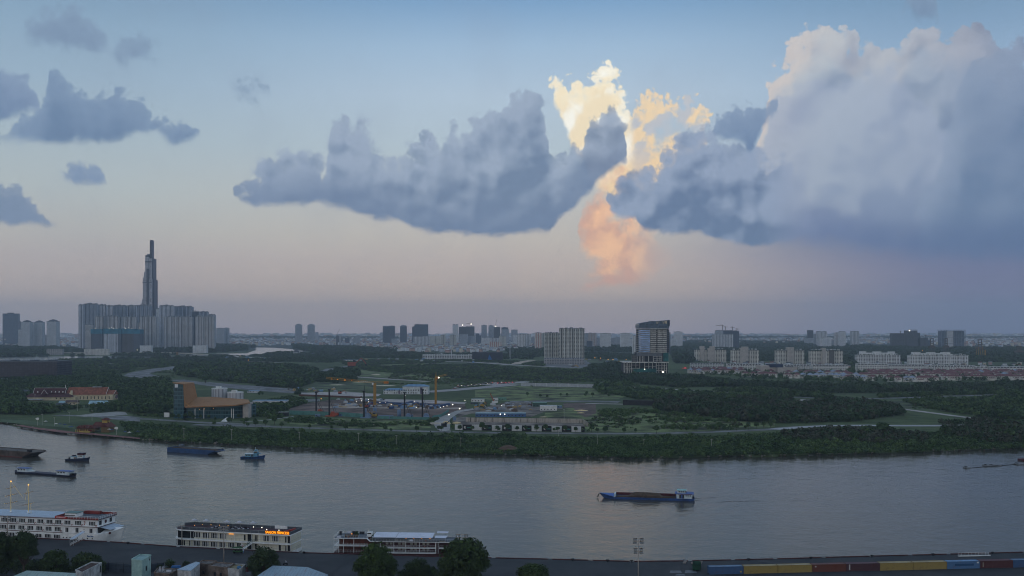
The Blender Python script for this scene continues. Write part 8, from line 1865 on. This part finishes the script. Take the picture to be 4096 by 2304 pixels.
# people and small vehicles
def person(lb,loc,rz,top,legs,pose='stand',hat=None):
    t = thing('person',lb,'person',loc,rz); sit = pose == 'ride'
    hip = Vector((0,0,.92 if not sit else .85)); J = {'hip': hip,'chest': hip+Vector((.02 if not sit else .12,0,.42)),'neck': hip+Vector((.03 if not sit else .16,0,.56)),'head': hip+Vector((.05 if not sit else .2,0,.72)),'crown': hip+Vector((.04 if not sit else .19,0,.84))}
    E = [('hip','chest',),('chest','neck'),('neck','head'),('head','crown')]; Rd = {'hip': .15,'chest': .17,'neck': .06,'head': .105,'crown': .07}
    for s,n_ in ((-1,'l'),(1,'r')):
        if sit: kn,an,to = hip+Vector((.42,s*.18,-.05)),hip+Vector((.38,s*.2,-.48)),hip+Vector((.55,s*.2,-.55))
        else: kn,an,to = Vector((.04*s+.02,s*.11,.48)),Vector((-.03*s,s*.12,.08)),Vector((.15-.03*s,s*.13,.04))
        sh = J['neck']+Vector((0,s*.19,-.06)); el = sh+(Vector((.22,s*.06,-.2)) if sit else Vector((.02,s*.07,-.27))); ha = el+(Vector((.24,-s*.02,-.02)) if sit else Vector((.1,0,-.25)))
        for k,p,r in (('kn',kn,.075),('an',an,.045),('to',to,.045),('sh',sh,.07),('el',el,.048),('ha',ha,.04)): J[k+n_] = p; Rd[k+n_] = r
        E += [('hip','kn'+n_),('kn'+n_,'an'+n_),('an'+n_,'to'+n_),('neck','sh'+n_),('sh'+n_,'el'+n_),('el'+n_,'ha'+n_)]
    ks = list(J); me = bpy.data.meshes.new('person_body'); me.from_pydata([tuple(J[k]) for k in ks],[(ks.index(a),ks.index(b)) for a,b in [e[:2] for e in E]],[])
    me.skin_vertices or me.update(); o = bpy.data.objects.new('body',me); COL.objects.link(o); md = o.modifiers.new('s','SKIN'); md.use_smooth_shade = True
    if not me.skin_vertices: 
        bm = bmesh.new(); bm.from_mesh(me); bm.verts.layers.skin.verify(); bm.to_mesh(me); bm.free()
    for k,sv in zip(ks,me.skin_vertices[0].data): sv.radius = (Rd[k],Rd[k]); sv.use_root = (k == 'hip')
    md2 = o.modifiers.new('u','SUBSURF'); md2.levels = md2.render_levels = 1
    dg = bpy.context.evaluated_depsgraph_get(); dg.update(); m2 = bpy.data.meshes.new_from_object(o.evaluated_get(dg)); bpy.data.objects.remove(o)
    sk = mat('skin','8a6248',.6,var=0); tm,lm = mat('cloth_'+top,top,.85,var=0),mat('cloth_'+legs,legs,.85,var=0); m2.materials.clear(); [m2.materials.append(q) for q in (sk,tm,lm)]
    nz = J['neck'].z
    for p in m2.polygons: c = p.center; p.material_index = 0 if c.z > nz+.02 or (c-J['hal']).length < .1 or (c-J['har']).length < .1 else (1 if c.z > hip.z-.02 else 2); p.use_smooth = True
    o = bpy.data.objects.new('body',m2); COL.objects.link(o); o.parent = t
    hm = mat('hair_'+(hat or '17130f'),hat or '17130f',.7,var=0); mb = MB(); c = J['head']; mb.ball((c.x-.02,c.y,c.z+.05),.118,8,5,.9); mb.build('helmet' if hat else 'hair',hm,t); return t
g_ = gd('v7',975,1003,QUAY); t = thing('passenger_cart','small green canopied passenger cart on the quay by the dining boat','cart',g_,.05); GC = mat('cart_green','2f5a34',.7,var=.15)
MB().box(-1.9,1.9,-.7,.7,.4,.9).build('body',GC,t); MB().box(-2.0,1.7,-.85,.85,1.95,2.15).build('canopy',GC,t)
mb = MB()
for x in (-1.8,-.6,.6,1.5): mb.tube((x,-.7,.9),(x,-.7,1.95),.04,4); mb.tube((x,.7,.9),(x,.7,1.95),.04,4)
mb.build('canopy_posts',BLK,t)
for x in (-1.3,1.3): MB().tube((x,-.78,.35),(x,-.6,.35),.34,10).build('wheel',TYR,t); MB().tube((x,.6,.35),(x,.78,.35),.34,10).build('wheel',TYR,t)
for x in (-1.2,-.2,.8): MB().box(x,x+.5,-.6,.6,.9,1.35).build('bench',mat('seat_dark','1d2220',.8,var=0),t)
person('person in white and blue standing right of the green cart',gd('v7',1042,1008,QUAY),-1.2,'b8c4d4','5a78a8')
bq = gd('v7',1022,1000,QUAY); t = thing('balloon_bunch','bunch of white balloons above the green cart','balloons',bq)
for i,(x,y,z) in enumerate([(-.3,0,2.7),(.2,.1,2.9),(0,-.2,3.2),(.35,-.1,2.5)]): MB().ball((x,y,z),.3,8,6).build('balloon',WHT if i < 3 else mat('balloon_pink','b98f9c',.5,var=0),t)
g_ = gd('v7',1582,1158,QUAY); person('rider in a pale top and helmet on a motorbike on the quay',g_,.3,'a8aeb8','1d222c','ride','c8ccd0')
t = thing('motorbike','dark motorbike ridden along the quay near the middle tree','motorbike',g_,.3)
for x in (-.6,.65): MB().tube((x,-.06,.3),(x,.06,.3),.3,12).build('wheel',TYR,t)
mb = MB(); mb.box(-.6,.25,-.14,.14,.55,.78); mb.tube((-.6,0,.3),(.1,0,.5),.08,5); mb.tube((.65,0,.3),(.45,0,1.0),.05,5); mb.box(.1,.5,-.12,.12,.35,.6); mb.build('frame',BLK,t); MB().tube((.42,-.35,1.05),(.42,.35,1.05),.03,5).build('handlebar',BLK,t); MB().ball((.6,0,.9),.1,6,4).build('headlight',PAR,t)
# ---------------------------------------------------------------- low buildings at the bottom edge
def block(v,pts,z,lb,wm,rm,name='building',parapet=.5,zb=QUAY,wins=()):
    P = [gd(v,x,y,z) for x,y in pts]; c = P[0].copy(); c.z = zb; t = thing(name,lb,'building',c); pl = [((p-c).x,(p-c).y) for p in P]
    MB().prism(pl,0,z-zb-.15).build('wall',wm,t); cx = sum(p[0] for p in pl)/len(pl); cy = sum(p[1] for p in pl)/len(pl)
    MB().prism([(cx+(p[0]-cx)*.93,cy+(p[1]-cy)*.93) for p in pl],z-zb-.14,z-zb-.05).build('roof',rm,t)
    if parapet:
        for i in range(len(pl)):
            a,b = Vector((*pl[i-1],0)),Vector((*pl[i],0)); d = b-a; M = Matrix.Translation(a) @ Matrix.Rotation(math.atan2(d.y,d.x),4,'Z'); MB().box(.0,d.length-.02,-.12,.12,z-zb-.15,z-zb+parapet*.2+.2,M).build('parapet',wm,t)
    for (i,s,zz_,w,h) in wins:
        a,b = Vector((*pl[i-1],0)),Vector((*pl[i],0)); d = b-a; M = Matrix.Translation(a+d*s) @ Matrix.Rotation(math.atan2(d.y,d.x),4,'Z'); mb = MB(); mb.box(-w/2,w/2,-.16,.16,zz_,zz_+h,M); mb.build('window',MATS['window_dark'],t)
    return t
MINT = mat('mint_wall','94b4b0',.8,var=.12,vs=.4); DWH = mat('dirty_white_wall','a4a8aa',.85,var=.25,vs=.5); BRW = mat('brown_plaster','6e625a',.9,var=.3,vs=.5); LTR = mat('old_metal_roof','84949e',.7,var=.25,vs=.5)
block('v6',[(1832,1105),(1945,1036),(1805,1027),(1694,1090)],9.1,'pale mint green box shaped stair tower at the bottom edge',MINT,mat('mint_roof','7f9c9c',.8),'stair_tower',.3,wins=[(1,.45,3.0,.9,1.6),(1,.8,5.8,.6,.6)])
block('v6',[(1060,1262),(1308,1136),(1178,1128),(975,1228)],8.0,'flat roofed building with a dirty white side wall and open roof',DWH,mat('rust_roof2','4c3a36',.9,var=.4,vs=.6),wins=[(1,.93,3.2,.5,2.2)])
def metalroof(v,pts,z,lb,m,wm=BRW,name='warehouse',ridge=None,zb=QUAY):
    P = [gd(v,x,y,zz_) for x,y,zz_ in pts]; c = P[0].copy(); c.z = zb; t = thing(name,lb,'building',c); L0 = [p-c for p in P]; n = len(L0)
    MB().add([tuple(p) for p in L0]+[(p.x,p.y,p.z-.18) for p in L0],[tuple(range(n))]+[tuple(range(2*n-1,n-1,-1))]+[(i,n+i,n+(i+1) % n,(i+1) % n) for i in range(n)]).build('roof',m,t)
    cx = sum(p.x for p in L0)/n; cy = sum(p.y for p in L0)/n; q = [Vector((cx+(p.x-cx)*.97,cy+(p.y-cy)*.97,p.z-.2)) for p in L0]
    MB().add([tuple(p) for p in q]+[(p.x,p.y,0) for p in q],[(i,n+i,n+(i+1) % n,(i+1) % n) for i in range(n)]).build('wall',wm,t); return t
def corr(name,c,streak=True):
    m = bpy.data.materials.new(name); m.use_nodes = True; b = m.node_tree.nodes['Principled BSDF']; q = G(m.node_tree); co = q.node('ShaderNodeTexCoord').outputs['Object']; x,y,z = q.sep(co)
    cc = q.mix(q.rng(q.noise(q.v('MULTIPLY',co,(1.5,.15,1)),.8,5,.65),.5,.72,0,.6),lin(c),lin('6b5040')); cc = q.mix(q.m('LESS_THAN',q.m('FRACT',q.m('DIVIDE',x,1.1)),.08),cc,tuple(v*.6 for v in lin(c)))
    q.put(b.inputs['Base Color'],cc); b.inputs['Roughness'].default_value = .5; q.put(b.inputs['Normal'],q.bump(q.m('SINE',q.m('MULTIPLY',x,12)),.5,.04)); return m
MR = corr('metal_roof_grey','7d96a6'); MG = corr('metal_roof_green','86a09e')
metalroof('v6',[(1075,1268,6.8),(345,1230,7.2),(-120,1420,5.6),(900,1420,5.6)],7,'wide greenish metal roof at the bottom left corner',MG)
metalroof('v7',[(1420,1166,7.6),(1868,1186,7.6),(2135,1285,5.6),(1960,1430,5.2),(1020,1430,5.2)],7,'wide grey hipped metal roof with rust streaks at the bottom edge',MR)
metalroof('v7',[(188,1216,7.0),(432,1114,7.0),(486,1130,8.0),(364,1230,8.0)],7,'small house with a pale blue metal roof, left slope',corr('metal_roof_blue','8aa4ba'),DWH,'shed')
block('v7',[(196,1222),(362,1236),(484,1136),(430,1120)],6.4,'pale gabled front of the small house with the blue metal roof',DWH,LTR,parapet=0,wins=[(1,.3,1.5,1.2,2),(1,.7,1.5,1.2,2)])
block('v7',[(474,1142),(590,1160),(700,1112),(512,1104)],6.8,'brown flat roofed house next to the blue metal roof',BRW,mat('rubble_roof','6a6868',.95,var=.5,vs=1.2),wins=[(1,.5,1.6,.9,1.0)])
block('v7',[(588,1176),(842,1200),(925,1145),(690,1130)],7.2,'brown plastered house with a cluttered roof in the middle',BRW,MATS['rubble_roof'],wins=[(1,.35,2.2,.7,1.3),(1,.65,2.2,.7,1.3)])
block('v7',[(842,1212),(985,1225),(1070,1158),(905,1150)],7.0,'house with a yellowish flat roof and a water tank',DWH,mat('yellow_roof','847c62',.9,var=.3,vs=.5),wins=[(1,.5,1.2,1.3,1.6)])
g_ = gd('v7',985,1200,7.2); t = thing('water_tank','blue water tank on the yellowish flat roof','tank',(g_.x,g_.y,6.95)); MB().tube((0,0,0),(0,0,.9),.6,10).build('tank',mat('tank_blue','3a6c94',.5),t); MB().tube((0,0,.9),(0,0,1.05),.3,8).build('lid',mat('tank_blue','3a6c94',.5),t)
block('v6',[(1985,1262),(2180,1280),(2310,1215),(2030,1205)],5.4,'low roof crowded with pipes left of the blue metal roof',BRW,MATS['rubble_roof'],parapet=.3)
for i,(x,y) in enumerate([(2052,1240),(2070,1238),(2090,1240),(2110,1232)]): g_ = gd('v6',x,y,5.4); tag(MB().tube((0,0,0),(0,0,1.6),.12,6).build('vent_pipe',PAR),'thin white vent pipe on the pipe crowded roof','pipe','vent pipes on the low roof').location = (g_.x,g_.y,5.35)
g_ = gd('v6',2140,1250,5.4); tag(MB().box(0,1.5,0,.8,0,.6).build('roof_box',PAR),'white box on the pipe crowded roof','box').location = (g_.x,g_.y,5.36)
g_ = gd('v6',2260,1200,5.4); tag(MB().box(-1.4,1.4,0,1.2,0,.7).build('tarpaulin',mat('tarp_blue','245f9c',.7)),'dark blue tarpaulin behind the pipe crowded roof','tarpaulin').location = (g_.x,g_.y,5.36)
g_ = gd('v7',1040,1240,4.6); tag(MB().add([(-1.5,-1,0),(2,-1,.0),(2,1.4,1.1),(-1.5,1.4,1.1),(-1.5,-1,.1),(2,-1,.1),(2,1.4,1.2),(-1.5,1.4,1.2)],[(0,3,2,1),(4,5,6,7),(0,1,5,4),(2,3,7,6)]).build('lean_to_roof',mat('red_lean_to','5e1f20',.8)),'small dark red lean-to roof beside the tree','roof').location = g_
# mesh fence at the back of the buildings
def fence(v,x0,y0,x1,y1,h,lb):
    a,b = gd(v,x0,y0,QUAY),gd(v,x1,y1,QUAY); t = thing('fence',lb,'fence',a); d = b-a; n = max(2,int(d.length/3))
    for i in range(n+1): p = d*(i/n); MB().tube(p,p+Vector((0,0,h)),.06,5).build('post',BLK,t)
    mb = MB(); [mb.tube(Vector((0,0,h*k)),d+Vector((0,0,h*k)),.03,4) for k in (.33,.66,1)]; mb.build('rails',BLK,t)
    M = Matrix.Rotation(math.atan2(d.y,d.x),4,'Z'); MB().box(0,d.length,.1,.16,.05,h*.9,M).build('panel',mat('fence_panel','3e4854',.8,var=.2),t)
fence('v6',1300,1240,1690,1268,3.4,'dark railed fence left of the mint stair tower'); fence('v6',1950,1250,2110,1240,3.2,'dark railed fence right of the mint stair tower'); fence('v6',430,1180,520,1188,3.0,'short fence between the leftmost trees')
t = thing('street_lamp','small street lamp with a pale globe among the left trees','street lamp',gd('v6',930,1245,QUAY)); H = hz('v6',1100,t.location.y)-QUAY; MB().tube((0,0,0),(0,0,H),.06,5).build('post',ROOFD,t); MB().tube((0,0,H),(.5,0,H+.5),.05,5).build('arm',ROOFD,t); MB().ball((.6,0,H+.5),.25,8,6).build('lamp_head',PAR,t)
# ---------------------------------------------------------------- the near trees
LN1 = leafmat('leaf_near_dark',(.030,.050,.020),(.048,.074,.028),(.014,.024,.012),.25,1.5); LN2 = leafmat('leaf_near_green',(.040,.070,.020),(.070,.110,.030),(.020,.034,.012),.25,1.5)
def bigtree(lb,v,x0,x1,yt,D,k,mats_,leaf=.13,gap=1.0,seed=1,sparse=False):
    rr = random.Random(seed); w = (hx(v,x1,D)-hx(v,x0,D))*.96; X = (hx(v,x0,D)+hx(v,x1,D))/2; H = (hz(v,yt,D)-QUAY)*.97; r = w/2; cr = []
    zc = max(H-r*1.05,H*.45)
    for i in range(int(44*gap)):
        a,e = rr.uniform(0,6.283),rr.uniform(-.75,1.0); q = rr.uniform(.4,.95); rc = r*rr.uniform(.14,.30)
        z = zc+math.sin(e*1.57)*(H-zc-rc*.7)*q*1.12; cr.append((math.cos(a)*math.cos(e*1.4)*(r-rc)*1.08*q**.5,math.sin(a)*math.cos(e*1.4)*(r-rc)*q**.5,z-rc*.5,rc,rc*1.55))
    if not sparse: cr.append((0,0,zc-r*.1,r*.62,(H-zc)*1.1))
    return tree('tree',lb,(X,D,QUAY),H,r,k,mats_,None,leaf,tr=H*.3,crowns=cr,trunk_r=.28,ragged=1.45)
bigtree('largest round dark tree right of the middle, in front of the restaurant boat','v8',1250,1925,762,338,760,[LN1,LN1,LN2],.09,1.3,3)
bigtree('round tree left of the largest one, covering the restaurant boat bow end','v8',312,835,808,338,700,[LN2,LN2,LN1],.09,1.2,4)
bigtree('low sparse dark tree between the two round trees','v8',860,1240,965,341,360,[LN1],.095,.8,5,True)
bigtree('tree top peeking in at the bottom, right of the middle','v8',2160,2580,1035,337,630,[LN2,LN1],.095,1.0,6)
bigtree('dark feathery tree in front of the dining boat stern','v7',1075,1520,945,343,630,[LN1],.095,1.1,7)
bigtree('tall dark tree at the left edge before the cruise ship','v6',110,500,735,345,720,[LN1],.095,1.2,8); bigtree('dark tree cut by the left edge','v6',-260,200,765,346,720,[LN1],.095,1.2,9)
bigtree('rounded bushy tree second from the left','v6',505,920,985,350,630,[LN1,LN2],.095,1.1,10); bigtree('rounded dark tree behind the white walled house','v6',890,1300,1015,351,630,[LN1],.095,1.1,11)
bigtree('small bush behind the pipe crowded roof, left','v6',2100,2260,1085,356,300,[LN1,LN2],.095,.6,12); bigtree('small bush by the fence right of the mint tower','v6',2000,2110,1150,350,240,[LN1],.095,.5,13); bigtree('small bush left of the blue metal roof','v7',240,360,1105,357,240,[LN1],.095,.5,14)

UQ = [([(-150,1120),(250,1160),(520,1215),(940,1245),(1300,1250),(1300,1330),(-150,1330)],'v6'),([(860,1120),(1330,1130),(1330,1240),(860,1240)],'v8')]
for pts,v in UQ: wood('undergrowth',v,pts,2.0,1.5,4.2 if v == 'v6' else 2.5,120,[LN1,LN1,LN2],'dark undergrowth between the near trees',z=QUAY,leaf=.12,dens=.9,nscale=.1)
build_haze()
